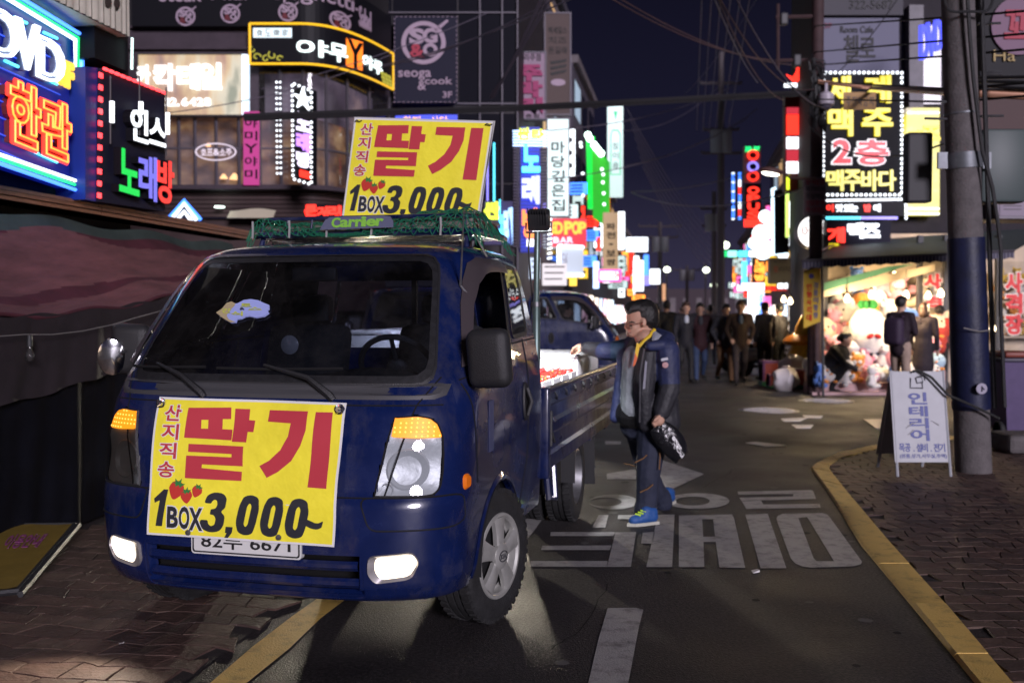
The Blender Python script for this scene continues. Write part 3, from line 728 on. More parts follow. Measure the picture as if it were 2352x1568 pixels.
def make_cab(root, full=True, lit=True, wheelcap=True):
    # ---- shell
    zs = list(np.unique(np.round(np.concatenate([np.linspace(.285, .76, 26), np.linspace(.76, 1.23, 26), np.linspace(1.23, 1.79, 34), np.linspace(1.79, 1.88, 9)]), 4)))
    th = np.linspace(-math.pi/2, math.pi/2, 109); grid = []
    for z in zs:
        W_, y0, y1 = Wz(z), yf(z), yr(z); rowp = []
        for k in range(40): rowp.append((-W_, y1+(y0+ND-y1)*k/40, z))
        for t in th: rowp.append((math.copysign(abs(math.sin(t))**(2/NN), math.sin(t))*W_, y0+ND*(1-max(0, math.cos(t))**(2/NN)), z))
        for k in range(1, 41): rowp.append((W_, y0+ND+(y1-y0-ND)*k/40, z))
        grid.append(rowp)
    WSp = WSd; HLd = inset(resamp(HL, 64), .004); SWi, QWi = inset(SW, .012), inset(QW, .012)
    vs = [p for r_ in grid for p in r_]; nw = len(grid[0]); fs = []; wh = []
    for i in range(len(grid)-1):
        for j in range(nw-1):
            q = (i*nw+j, i*nw+j+1, (i+1)*nw+j+1, (i+1)*nw+j); c_ = np.mean([vs[k] for k in q], 0)
            x, y, z = c_; onfront = 40 <= j < 40+108
            if onfront and inside((x/Wz(z), z), WSp): continue
            if (not onfront or y > -.60) and abs(x) > .6 and (inside((y, z), SWi) or inside((y, z), QWi)): continue
            if onfront and abs(x) < GR[0] and GR[1] < z < GR[2] and y < -.6: continue
            if onfront and inside((abs(x), z), HLd): continue
            if math.hypot(y, (z-.31)) < .385 and abs(x) > .5: continue
            if z < .40 and y > .2: continue
            fs.append(q)
    b = MB(); b.add(vs, fs)
    top = [grid[-1][k] for k in range(nw)]; b.add(top+[(0, .35, 1.895)], [(k, k+1, nw) for k in range(nw-1)])
    body = b.build('cab_body', paint, root, smooth=True, angle=50)
    # rear wall with its window
    b = MB(); Z = [.40, .60, 1.0, 1.30]; 
    for z0, z1 in ((.40, 1.30), (1.30, 1.70), (1.70, 1.88)):
        n_ = 6; P = []
        for i in range(n_+1):
            z = z0+(z1-z0)*i/n_; P.append([(x*Wz(z), yr(z), z) for x in ((-1, -.62, 0, .62, 1))])
        if (z0, z1) == (1.30, 1.70):
            b.grid([[r_[0], r_[1]] for r_ in P]); b.grid([[r_[3], r_[4]] for r_ in P])
        else: b.grid(P)
    b.build('rear_wall', paint, root)
    bw = MB(); z0, z1 = 1.30, 1.70
    bw.add([(-.62*Wz(z0), yr(z0)-.004, z0), (.62*Wz(z0), yr(z0)-.004, z0), (.62*Wz(z1), yr(z1)-.004, z1), (-.62*Wz(z1), yr(z1)-.004, z1)], [(0, 1, 2, 3)])
    rw = bw.build('rear_window', glass('rear_glass', (.34, .34, .42), dirt=.05), root)
    b = MB(); b.box((.13, .905, 1.5), (.03, .03, .40)); b.build('window_bar', blackp, rw)
    # ---- windscreen
    b = MB(); b.patch(WSi, wsmap, 8, .006, centre=(0, 1.492)); wg = b.build('windscreen', wsg, root, smooth=True, angle=180)
    b = MB(); b.ring(WSo, WSi, wsmap, .004, .008, 3); b.build('black_border', frit, wg, smooth=True, angle=180)
    b = MB(); b.ring(ws_inset(-.012), WSo, wsmap, .001, .007, 2); b.build('rubber_seal', blackp, wg, smooth=True)
    # ---- side windows, visors, door lines, handles, lamps
    for sg in (1, -1):
        sm = smap(sg)
        for nm, P, gl in (('door_window', SW, None if (full and sg > 0) else (sdg if not full else blindp)), ('quarter_window', QW, sdg if (sg > 0 or not full) else blindp)):
            Pi = inset(resamp(P, 60), .022); Po = resamp(P, 60); b = MB()
            b.ring(Po, Pi, sm, .006, .002, 2); fr = b.build('window_frame' if nm == 'door_window' else 'quarter_window_frame', blackp, root, smooth=True)
            if gl is not None:
                b = MB(); b.patch(Pi, sm, 3, .0); b.build('pane', gl, fr, smooth=True, angle=180)
            elif nm == 'door_window':                  # wound down: only the lowest strip of glass shows
                b = MB(); b.add([sm(-.40, 1.26, -.02), sm(.30, 1.365, -.02), sm(.33, 1.43, -.02), sm(-.36, 1.32, -.02)], [(0, 1, 2, 3)]); b.build('pane', sdg, fr)
        # rain visor along the top of the door window
        path = dens_line([(-.46, 1.27), (-.352, 1.425), (-.255, 1.555), (-.155, 1.665), (-.05, 1.755), (.06, 1.787), (.29, 1.79), (.50, 1.79)], 4); b = MB()
        inn = dens_line([(-.425, 1.285), (-.305, 1.435), (-.205, 1.555), (-.085, 1.650), (.035, 1.700), (.13, 1.715), (.29, 1.722), (.49, 1.722)], 4)
        b.grid([[sm(p[0], p[1], .012), sm((p[0]*2+q[0])/3, (p[1]*2+q[1])/3, .026), sm((p[0]+2*q[0])/3, (p[1]+2*q[1])/3, .034), sm(q[0], q[1], .036)] for p, q in zip(path, inn)])
        b.build('rain_visor', mat('visor_brown', (.055, .045, .050), .35), root, smooth=True)
        # seams
        seam = MB(); r_ = .0045
        for L in ([(.40, .45), (.56, .75), (.60, 1.20), (.60, 1.37)], [(-.50, 1.20), (-.47, 1.10), (-.42, .75)], [(-.50, 1.215), (.34, 1.35)], [(.34, 1.35), (.90, 1.365)], [(.34, 1.36), (.535, 1.79)], ):
            seam.tube([sm(y, z, .0) for y, z in dens_line(L, 10)], r_, 5)
        seam.build('panel_gap', dark, root)
        hd = MB(); pts = [sm(.50+.045*math.cos(a), 1.035+.095*math.sin(a), .004) for a in np.linspace(0, 2*math.pi, 24, endpoint=False)]
        hd.tube(pts, .010, 6, closed=True); h_ = hd.build('door_handle', blackp, root, smooth=True)
        b = MB(); b.patch([(.50+.042*math.cos(a), 1.035+.09*math.sin(a)) for a in np.linspace(0, 2*math.pi, 24, endpoint=False)], sm, 2, .003); b.build('handle_recess', dark, h_)
        b = MB(); b.tube([sm(.51, .96, .012), sm(.515, 1.035, .034), sm(.51, 1.105, .012)], .012, 6); b.build('grip', blackp, h_, smooth=True)
        mk_ = MB(); mk_.patch(rpoly([(-.575, .75), (-.535, .755), (-.535, .80), (-.575, .80)], .4), sm, 2, .012); mk_.ring(rpoly([(-.585, .74), (-.525, .745), (-.525, .81), (-.585, .81)], .4), rpoly([(-.575, .75), (-.535, .755), (-.535, .80), (-.575, .80)], .4), sm, .0, .012, 2)
        mk_.build('side_marker', amber, root, smooth=True)
        # wheel arch lip and liner
        A = np.linspace(R(-12), R(180), 40); b = MB()
        b.grid([[sm(.378*math.cos(a), .31+.378*math.sin(a), -.03), sm(.383*math.cos(a), .31+.383*math.sin(a), .006), sm(.40*math.cos(a), .31+.40*math.sin(a), .010), sm(.42*math.cos(a), .31+.42*math.sin(a), .0015)] for a in A])
        b.build('arch_lip', paint, root, smooth=True)
        b = MB(); b.grid([[(sg*(.905), .385*math.cos(a), .31+.385*math.sin(a)), (sg*.56, .385*math.cos(a), .31+.385*math.sin(a))] for a in A]); b.add([(sg*.56, .4*math.cos(a), .31+.4*math.sin(a)) for a in A], [tuple(range(len(A)))]); b.build('wheel_well', dark, root)
        # headlamp cluster
        mir = (lambda P: P) if sg > 0 else (lambda P: [(-x, z) for x, z in P])
        Po = resamp(mir(HL), 64); Pi = inset(Po, .008); hb = MB()
        hb.ring(Po, Pi, fmap, .001, .007, 2); hl = hb.build('headlight', blackp, root, smooth=True)
        b = MB(); c_ = (sum(p[0] for p in Pi)/64, sum(p[1] for p in Pi)/64)
        b.patch(Pi, lambda x, z, e: fmap(x, z, -.030*max(0, 1-((x-c_[0])**2+(z-c_[1]+.03)**2)/.021)), 7, 0, centre=c_); b.build('reflector', reflector, hl, smooth=True)
        b = MB(); cx_, cz_ = c_[0]-sg*.005, c_[1]-.040
        b.ring(oval(cx_, cz_, .088, .088, 40), oval(cx_, cz_, .080, .080, 40), fmap, -.016, -.012, 1); b.ring(oval(cx_, cz_, .080, .080, 40), oval(cx_, cz_, .02, .02, 40), fmap, -.012, -.05, 5); b.build('bowl', reflector, hl, smooth=True)
        b = MB(); b.patch(oval(cx_, cz_, .02, .02, 20), fmap, 2, -.045); b.build('bulb', greyp, hl)
        b = MB(); q = (c_[0]-sg*.085, c_[1]-.125); b.ring(oval(*q, .030, .030, 24), oval(*q, .024, .024, 24), fmap, -.008, -.002, 1); b.patch(oval(*q, .024, .024, 24), fmap, 2, -.010); b.build('side_lamp', reflector, hl, smooth=True)
        b = MB(); b.patch(resamp(mir(HLa), 40), fmap, 4, .004); b.build('turn_signal', ambers if lit else amber, hl)
        b = MB(); tp = mir(HLa); xs = [p[0] for p in tp]
        for i in range(9):
            for j in range(5):
                x = min(xs)+(max(xs)-min(xs))*(i+.5)/9; z = min(p[1] for p in tp)+(max(p[1] for p in tp)-min(p[1] for p in tp))*(j+.5)/5
                if inside((x, z), inset(resamp(tp, 30), .008)): b.ell(fmap(x, z, .005), (.0042, .003, .0042), nu=6, nv=4)
        stuff(b.build('signal_leds', em('amber_led', (1.0, .55, .10), 2.2) if lit else amber, hl))
        b = MB(); b.patch(Pi, fmap, 5, .008, centre=c_); b.build('lens', lens, hl, smooth=True, angle=180)
        # fog lamp
        Fo, Fi = resamp(mir(FG), 40), resamp(mir(FGi), 40)
        b = MB(); b.ring(scalep(Fo, 1.05), Fo, fmap, .0, .012, 2); b.ring(Fo, Fi, fmap, .012, .002, 2); fl = b.build('fog_lamp', mat('fog_bezel', (.42, .40, .40), .25, metal=.6), root, smooth=True)
        b = MB(); b.patch(Fi, fmap, 3, .004); b.build('lens', fogm if lit else reflector, fl, smooth=True)
        # bumper corner insert under the headlamp
        q = rpoly([(sg*.50, .735), (sg*.885, .735), (sg*.885, .60), (sg*.545, .60)], .25); b = MB(); b.tube([fmap(x, z, -.001) for x, z in resamp(q, 60)], .0045, 5, closed=True); b.build('bumper_gap', dark, root)
    # ---- front seams, cowl, grille, plate
    b = MB(); b.tube([fmap(x, 1.115, 0) for x in np.linspace(-.80, .80, 40)], .004, 5); b.build('panel_gap', dark, root)
    b = MB(); b.tube([fmap(x, .735, 0) for x in np.linspace(-.56, .56, 40)], .004, 5); b.build('panel_gap', dark, root)
    for sg in (1, -1):
        b = MB(); b.tube([fmap(sg*x, z, .0) for x, z in dens_line([(.60, .74), (.66, .95), (.70, 1.115), (.77, 1.23)], 6)], .0035, 5); b.build('panel_gap', dark, root)
    b = MB(); b.ring([(x*1.0, z) for x, z in resamp(rpoly([(-.80, 1.138), (.80, 1.138), (.82, 1.206), (-.82, 1.206)], .3), 70)], [(0.0+x*.97, 1.172+(z-1.172)*.6) for x, z in resamp(rpoly([(-.80, 1.138), (.80, 1.138), (.82, 1.206), (-.82, 1.206)], .3), 70)], fmap, .001, .007, 2)
    b.patch([(x*.97, 1.172+(z-1.172)*.6) for x, z in resamp(rpoly([(-.80, 1.138), (.80, 1.138), (.82, 1.206), (-.82, 1.206)], .3), 70)], fmap, 3, .007); b.build('cowl', greyp, root, smooth=True)
    gw, g0, g1 = GR
    b = MB(); b.box((0, -.62, (g0+g1)/2), (2*gw+.1, .10, g1-g0+.1)); b.build('grille_void', dark, root)
    Pg = resamp(rpoly([(-gw-.012, g0-.012), (gw+.012, g0-.012), (gw+.012, g1+.012), (-gw-.012, g1+.012)], .12), 120); b = MB(); b.ring(Pg, scalep(Pg, .955), fmap, .003, -.05, 4); b.build('grille_surround', paint, root, smooth=True)
    for z in (.448, .372):
        b = MB(); P = []
        for x in np.linspace(-gw+.01, gw-.01, 30):
            f0 = Ff(x, z); P.append([(x, f0+.06, z+.012), (x, f0+.014, z+.02), (x, f0+.004, z+.008), (x, f0+.004, z-.008), (x, f0+.016, z-.022), (x, f0+.06, z-.016)])
        b.grid(P); b.build('grille_bar', paint, root, smooth=True)
    # ---- wipers
    for x0, x1 in (((-.30), -.80), (.32, -.30)):
        b = MB(); p0 = fmap(x0, 1.150, .012); p1 = fmap(x0-.10, 1.205, .045); p2 = fmap((x0+x1)/2-.03, 1.262, .030)
        b.tube([fmap(x0+.02, 1.135, .0), p0, p1, p2], [.016, .018, .013, .007], 6); wi = b.build('wiper', blackp, root, smooth=True)
        b = MB(); b.tube([fmap(x, 1.258+.006*math.sin((x-x0)*4), .014) for x in np.linspace(x1+.04, x0-.02+(.05 if x0 > 0 else .0), 14)], .007, 5); b.build('blade', dark, wi, smooth=True)
    # ---- inside
    b = MB(); P = []
    for x in np.linspace(-.80, .80, 17):
        hump = .05*math.exp(-((x-.40)/.20)**2); P.append([(x, -.66+abs(x)*.12, 1.10), (x, -.60+abs(x)*.12, 1.225), (x, -.46, 1.215+hump), (x, -.30, 1.20+hump), (x, -.24, 1.12), (x, -.26, .80)])
    b.grid(P); b.build('dashboard', trim, root, smooth=True)
    b = MB(); b.box((0, .35, .62), (1.66, 1.1, .06)); b.build('cab_floor', trim, root)
    for x in (.40, -.40):
        b = MB(); b.rbox((x, .22, .86), (.50, .50, .18), .05); st = b.build('seat', seatm, root, smooth=True)
        b = MB(); b.rbox((x, .55, 1.16), (.50, .14, .58), .06, rot=(R(-14), 0, 0)); b.build('backrest', seatm, st, smooth=True)
        b = MB(); b.rbox((x, .63, 1.53), (.26, .10, .17), .045, rot=(R(-8), 0, 0)); b.tube([(x-.06, .62, 1.42), (x-.06, .62, 1.5)], .008, 6); b.tube([(x+.06, .62, 1.42), (x+.06, .62, 1.5)], .008, 6); b.build('headrest', blackp, st, smooth=True)
    b = MB(); c_ = Vector((.40, -.10, 1.235)); M = Euler((R(-58), 0, 0)).to_matrix()
    b.tube([c_+M @ Vector((.19*math.cos(a), .19*math.sin(a), 0)) for a in np.linspace(0, 2*math.pi, 32, endpoint=False)], .015, 8, closed=True)
    for a in (R(20), R(160), R(270)): b.tube([c_, c_+M @ Vector((.185*math.cos(a), .185*math.sin(a), 0))], .012, 6)
    b.ell(c_, (.06, .06, .03), rot=(R(-58), 0, 0)); b.tube([c_, c_+Vector((0, -.25, -.25))], .025, 8); b.build('steering_wheel', blackp, root, smooth=True)
    b = MB(); b.rbox((.0, -.19, 1.70), (.24, .03, .07), .015); b.tube([(0, -.18, 1.72), (0, -.17, 1.80)], .008, 6); b.build('inner_mirror', blackp, root, smooth=True)
    # ---- door mirrors
    for sg in (1, -1):
        c_ = (sg*.970, -.48, 1.312) if sg > 0 else (-.985, -.25, 1.325)
        b = MB(); b.rbox(c_, (.205, .10, .265), .055, rot=(R(4), R(-3)*sg, R(-8)*sg), seg=4); mh = b.build('door_mirror', blackp, root, smooth=True)
        b = MB(); b.box((c_[0], c_[1]+.052, c_[2]), (.16, .004, .21), rot=(R(4), 0, R(-8)*sg)); b.build('mirror_glass', chrome, mh)
        for dz_, r_ in ((-.09, .020), (.06, .013)):
            b = MB(); b.tube([(sg*(abs(c_[0])-.06), c_[1], c_[2]+dz_), (sg*.90, c_[1]+.06, c_[2]+dz_-.01), (sg*.85, c_[1]+.10, c_[2]+dz_)], r_, 8); b.build('mirror_arm', blackp, mh, smooth=True)
        if sg < 0:
            b = MB(); q = hitY(256, 820, -.33); b.lathe([(.001, -.012), (.05, -.008), (.071, .0), (.075, .012), (.06, .02), (.001, .022)], (0, 0, 0), 'y', n=32)
            M = Euler((R(8), 0, R(30))).to_matrix(); b.v = [tuple(M @ Vector((p[0]*.92, p[1], p[2]*1.28))+Vector(q)) for p in b.v]; cm = b.build('convex_mirror', chrome, root, smooth=True)
            b = MB(); b.tube([q, (q[0]+.06, q[1]+.03, q[2]+.03), (c_[0]+.02, c_[1], c_[2]-.02)], .008, 6); b.build('mirror_arm', blackp, cm, smooth=True)
    # ---- front wheels
    for sg in (1, -1):
        wheel_root = MB(); wheel_root.cyl((sg*.60, 0, .322), (sg*.72, 0, .322), .05, n=12); hub_ = wheel_root.build('front_wheel', steel, root)
        wheel(hub_, (sg*.805, 0.0, .322), sg, steer=R(-13) if full else 0, cap=True)
    b = MB(); b.box((0, .30, .48), (1.30, 1.9, .10)); b.cyl((-.6, 0, .32), (.6, 0, .32), .04, n=10); b.build('underbody', chassis, root)

def make_bed(root, full=True):
    y0, y1 = 1.02, 3.95; zf, zt = .60, 1.045; X = .915
    b = MB(); b.box((0, (y0+y1)/2, .66), (2*X-.06, y1-y0-.02, .08)); b.build('bed_floor', steel, root)
    for sg in (1, -1):
        b = MB(); prof = [(X-.035, zf-.02), (X, zf-.02), (X, zf+.06), (X-.018, zf+.08), (X-.018, zf+.17), (X, zf+.19), (X, zf+.25), (X-.018, zf+.27), (X-.018, zt-.10), (X, zt-.08), (X+.004, zt-.01), (X-.01, zt), (X-.035, zt), (X-.035, zf-.02)]
        b.grid([[(sg*x, y, z) for x, z in prof] for y in (y0+.05, (y0+y1)/2-.005)]); b.grid([[(sg*x, y, z) for x, z in prof] for y in ((y0+y1)/2+.005, y1-.02)])
        for y in (y0+.05, y1-.02): b.add([(sg*x, y, z) for x, z in prof[:-1]], [tuple(range(len(prof)-1))])
        sp = b.build('side_panel', paint2, root, smooth=True, angle=30)
        b = MB(); b.tube([(sg*(X-.012), y0+.05, zt+.014), (sg*(X-.012), y1-.02, zt+.014)], .014, 8); b.build('top_rail', mat('rail_metal', (.35, .33, .33), .28, metal=.9), sp, smooth=True)
        for k in range(9):
            y = y0+.18+k*.32; b = MB(); b.tube([(sg*(X+.006), y, zt-.015), (sg*(X+.020), y, zt-.04), (sg*(X+.016), y+.02, zt-.06), (sg*(X+.004), y+.02, zt-.05)], .006, 5); b.build('rope_hook', blackp, sp)
        b = MB(); b.rbox((sg*(X-.025), y0+.01, .80), (.07, .08, .54), .015); b.build('corner_post', paint2, root, smooth=True)
        b = MB(); b.tube([(sg*(X+.012), y0+.03, .93), (sg*(X+.012), y0+.03, .72)], .012, 6); b.tube([(sg*(X+.02), y0+.03, .80), (sg*(X+.03), y0+.06, .74)], .010, 6); b.build('latch', blackp, root, smooth=True)
        # underrun bar, tool boxes, mud flaps
        b = MB(); b.rbox((sg*.80, 1.42, .50), (.16, .40, .22), .02); b.build('battery_box', chassis, root)
        b = MB(); b.tube([(sg*.88, 1.12, .60), (sg*.90, 1.12, .40), (sg*.90, 1.30, .36), (sg*.88, 1.34, .56)], .022, 8); b.build('side_guard', paint2, root, smooth=True)
        b = MB(); b.box((sg*.72, 2.84, .42), (.36, .012, .46)); b.build('mud_flap', blackp, root)
        b = MB(); b.box((sg*.72, 1.94, .50), (.38, .012, .30)); b.build('mud_flap', blackp, root)
        for k in range(4): b = MB(); b.box((sg*(X-.10), 1.25+k*.75, .575), (.14, .05, .07)); b.build('cross_member', paint2, root)
        for nm, xw in (('outer_rear_wheel', .755), ('inner_rear_wheel', .525)):
            ax = MB(); ax.cyl((sg*(xw-.05), 2.40, .322), (sg*(xw+.03), 2.40, .322), .06, n=12); h_ = ax.build(nm, steel, root)
            wheel(h_, (sg*xw, 2.40, .322), sg, 0, cap=False, wd=.19)
        b = MB(); b.box((sg*.36, 2.2, .52), (.07, 3.4, .14)); b.build('chassis_rail', chassis, root)
        b = MB(); b.rbox((sg*.75, 3.98, .60), (.16, .05, .20), .02); b.build('tail_lamp', em('tail_red', (.5, .01, .005), .3), root)
    b = MB(); b.box((0, y1-.015, .81), (2*X-.09, .03, .46)); b.build('tail_gate', paint2, root)
    b = MB(); b.box((0, y0+.015, .83), (2*X-.14, .03, .50)); b.build('head_board', paint2, root)
    b = MB(); b.cyl((-.6, 2.40, .322), (.6, 2.40, .322), .06, n=10); b.ell((0, 2.4, .34), (.16, .15, .16)); b.build('rear_axle', chassis, root, smooth=True)

truck = thing('pickup_truck', TO, 'dark blue cab-over pickup truck with yellow strawberry banner on its front', 'truck', rotz=-TY, local=True)
make_cab(truck); make_bed(truck)
# licence plate (only its lower half shows under the banner)
pm = lambda x, z, e=0.0: (x, -.878-e, z)
b = MB(); v, f = poly2d([rrect(-.265, .470, .255, .585, .015)]); b.slab(v, f, pm, -.03, 0.0); pl = b.build('licence_plate', mat('plate_white', (.62, .63, .62), .4), truck)
v, f = poly2d([rrect(-.258, .477, .248, .578, .012), rrect(-.252, .483, .242, .572, .010)]); MB().slab(v, f, pm, .0005, .003).build('plate_rim', blackp, pl)
v, f, dx, dy = text2d('82무 6671', .01); MB().slab([(-.215+.42*p[0], .497+.062*p[1]) for p in v], f, pm, .0005, .003).build('plate_number', mat('ink', (.01, .01, .012), .6), pl, normals=False)
# aerial, tape, strap and door sticker
b = MB(); p0 = hitS(1052, 655); b.tube([smap(1)(p0[0], p0[1]-.05, .01), smap(1)(p0[0], p0[1], .012), tuple(hitY(1066, 480, -.32))], [.012, .006, .003], 6); b.build('aerial', steel, truck, smooth=True)
b = MB(); b.box(smap(1)(-.20, .98, .002), (.002, .085, .24), rot=(0, 0, 0)); b.build('faded_sticker', mat('faded_sticker', (.055, .065, .14), .5), truck)

# spot lamps for the two lit fog lamps
for sg in (1, -1):
    c_ = (sum(p[0] for p in FG)/len(FG)*sg, sum(p[1] for p in FG)/len(FG)); q = fmap(c_[0], c_[1], .03)
    ld = bpy.data.lights.new('fog_beam', 'SPOT'); ld.energy = 26; ld.color = (1, .86, .68); ld.spot_size = R(105); ld.spot_blend = .6; ld.shadow_soft_size = .05
    lo = bpy.data.objects.new('fog_beam', ld); col.objects.link(lo); lo.parent = truck; lo.location = q
    lo.rotation_euler = Vector((0, -1, -.42)).to_track_quat('-Z', 'Y').to_euler()
# ================================================================ WHAT THE TRUCK CARRIES
ylw = mat('banner_yellow', (.90, .80, .045), .5, var=.07, vscale=5, bump=1.0, bscale=4.5); bred = mat('banner_red', (.50, .042, .062), .5); bwht = mat('banner_white', (.72, .72, .72), .5)
bblk = mat('banner_black', (.022, .024, .032), .5); bgrn = mat('banner_green', (.03, .22, .05), .5); bred2 = mat('berry_red', (.55, .04, .03), .5)
def zz(P): # reading of the roof banner, rectified to u (right) 0..1, v (down) 0..1
    o = []
    for x, y in P:
        xl = 895-70*(y-828)/642; u = (x-xl)/970; o.append((u, (y-828-24*u)/690))
    return o
DD = [[(1065,880),(1290,880),(1282,933),(1232,933),(1230,985),(1285,985),(1278,1037),(1043,1028),(1050,984),(1060,984)],
      ]
LET = []
LET.append([zz([(1066,880),(1284,878),(1282,936),(1240,936),(1238,986),(1290,988),(1288,1040),(1042,1030),(1048,985)]), zz([(1133,940),(1168,940),(1165,984),(1130,984)])])
LET.append([zz([(1304,884),(1378,886),(1374,940),(1406,942),(1400,998),(1370,997),(1366,1048),(1290,1046)])])
LET.append([zz([(1065,1060),(1352,1068),(1346,1165),(1135,1160),(1133,1178),(1340,1192),(1334,1238),(1042,1230),(1052,1118),(1290,1122),(1291,1106),(1062,1100)])])
LET.append([zz([(1478,890),(1676,893),(1668,985),(1640,1060),(1590,1135),(1520,1190),(1462,1220),(1430,1162),(1480,1135),(1540,1082),(1580,1015),(1592,952),(1472,946)])])
LET.append([zz([(1716,896),(1800,897),(1766,1262),(1672,1258)])])
NUM = [[[(.035,.735),(.085,.665),(.11,.665),(.088,.93),(.052,.93),(.068,.745),(.04,.765)]]]
def z0(u): return [[(u+.002, .76), (u+.02, .685), (u+.062, .67), (u+.100, .69), (u+.112, .76), (u+.098, .88), (u+.082, .945), (u+.042, .96), (u+.004, .94), (u-.010, .87)], [(u+.046, .75), (u+.060, .725), (u+.070, .75), (u+.056, .88), (u+.044, .90), (u+.034, .88)]]
for u in (.495, .625, .755): NUM.append([[(a-(b-.8)*.02, b) for a, b in p] for p in z0(u)])
NUM.append([[(.315,.745),(.325,.69),(.36,.665),(.41,.67),(.432,.71),(.425,.775),(.402,.80),(.425,.83),(.42,.90),(.395,.945),(.345,.955),(.305,.935),(.292,.885),(.297,.865),(.336,.865),(.336,.89),(.352,.91),(.372,.895),(.377,.85),(.365,.825),(.345,.825),(.35,.785),(.372,.782),(.385,.755),(.382,.725),(.368,.715),(.355,.73),(.352,.745)]])
NUM.append([[(.432,.905),(.470,.905),(.466,.945),(.445,.985),(.425,.985),(.437,.950),(.428,.950)]])
NUM.append([[(.815,.835),(.835,.815),(.86,.815),(.90,.84),(.92,.838),(.94,.82),(.932,.87),(.91,.885),(.88,.880),(.85,.860),(.835,.862),(.812,.885)]])
def berry(cx_, cy_, s, tilt):
    P = [(math.cos(a)*(1+.0*a), math.sin(a)) for a in np.linspace(0, 2*math.pi, 24, endpoint=False)]
    P = [(x*(.9 if y < 0 else .9*(1-.45*y)), y) for x, y in P]; c_, q = math.cos(tilt), math.sin(tilt)
    body = [(cx_+s*(x*c_-y*q)*.7, cy_+s*(x*q+y*c_)) for x, y in P]
    L = [(-.75, -.65), (-.35, -.75), (-.5, -1.15), (-.05, -.9), (.25, -1.35), (.3, -.85), (.8, -.9), (.5, -.6), (.35, -.35), (.1, -.6), (-.2, -.3), (-.3, -.6)]
    leaf = [(cx_+s*(x*c_-y*q)*.7, cy_+s*(x*q+y*c_)) for x, y in L]; return body, leaf
def strawberry_banner(parent, mp, name='banner'):
    """mp(u, v, e): the printed sheet, its letters laid just proud of it"""
    b = MB(); b.grid([[mp(i/24, j/18, 0) for i in range(25)] for j in range(19)]); o = b.build(name, bwht, parent, smooth=True, angle=180, normals=False)
    b = MB(); b.grid([[mp(.012+.976*i/24, .016+.968*j/18, .0012) for i in range(25)] for j in range(19)]); b.build('yellow_ground', ylw, o, smooth=True, angle=180, normals=False)
    def put(polys, off, m, e, nm):
        if nm[:5] == 'digit' and len(polys[0]) > 7: polys = [rpoly(p, .45, 4) for p in polys]
        v, f = poly2d(polys, off); v, f = dense(v, f, .05); MB().slab(v, f, mp, e, e).build(nm, m, o, smooth=True, angle=180, normals=False)
    for p in LET: put(p, -.007, bwht, .0022, 'letter_outline'); put(p, .0, bred, .0032, 'letter')
    for i, p in enumerate(NUM): put(p, -.006, bwht, .0022 if i < 6 else .0036, 'digit_outline'); put(p, 0, bblk, .0030 if i < 6 else .0046, 'digit')
    m2 = lambda x, y, e: mp(x, y, e)
    for s, bx in (('B', (.118, .79, .172, .93)), ('O', (.182, .785, .235, .935)), ('X', (.240, .79, .300, .94))):
        lay(m2, s, bx, bwht, o, .0022, .0022, bold=.075, name='letter_outline', dens=.05); lay(m2, s, bx, bblk, o, .003, .003, bold=.035, dens=.05)
    for i, s in enumerate('산지직송'):
        a = .030+.137*i; bx = (.052-.004*i+.006, a+.025, .140-.004*i+.004, a+.135)
        lay(m2, s, bx, bwht, o, .0022, .0022, bold=.06, name='letter_outline', dens=.05); lay(m2, s, bx, bred, o, .003, .003, bold=.022, dens=.05)
    for cx_, cy_, s, t in ((.155, .665, .068, .25), (.215, .705, .050, -.15), (.268, .665, .045, .3)):
        bd, lf = berry(cx_, cy_, s, t); put([bd], -.004, bblk, .0024, 'strawberry_outline'); put([bd], 0, bred2, .0036, 'strawberry'); put([lf], 0, bgrn, .0048, 'strawberry_leaf')
    return o
# front banner: hangs from two suction hooks, follows the sloping front loosely
FB = [hitF(*p) for p in ((385, 908), (810, 922), (775, 1252), (350, 1222))]
def fbmap(u, v, e=0.0):
    a = np.array(FB[0])*(1-u)+np.array(FB[1])*u; c_ = np.array(FB[3])*(1-u)+np.array(FB[2])*u; p = a*(1-v)+c_*v
    x, z = p; y0_ = Ff(x, z); flat = -.815-.02*math.sin(v*3.0)-.085*v
    y = min(y0_-.014-.010*v, .35*y0_+.65*flat) - .008*math.sin(u*8+v*5)*math.sin(v*5+u*2) - (.006*math.sin(v*14+u*6))*(.4)
    return (x, y-e, z)
fb = strawberry_banner(truck, fbmap, 'front_banner')
for u, v in ((.022, .045), (.972, .045)):
    p = fbmap(u, v, .008); b = MB(); b.lathe([(.001, -.012), (.012, -.012), (.014, -.004), (.022, -.002), (.023, .006), (.001, .008)], p, 'y', n=20); b.tube([(p[0], p[1]-.012, p[2]), (p[0]+.012, p[1]-.02, p[2]-.004), (p[0]-.002, p[1]-.022, p[2]-.012)], .0025, 5); b.build('suction_hook', chrome, fb, smooth=True)
for u, v in ((.23, .965), (.715, .955)):
    p = fbmap(u, v, .004); b = MB(); b.lathe([(.013, 0), (.012, -.004), (.001, -.005)], p, 'y', n=16); b.build('magnet', steel, fb, smooth=True)
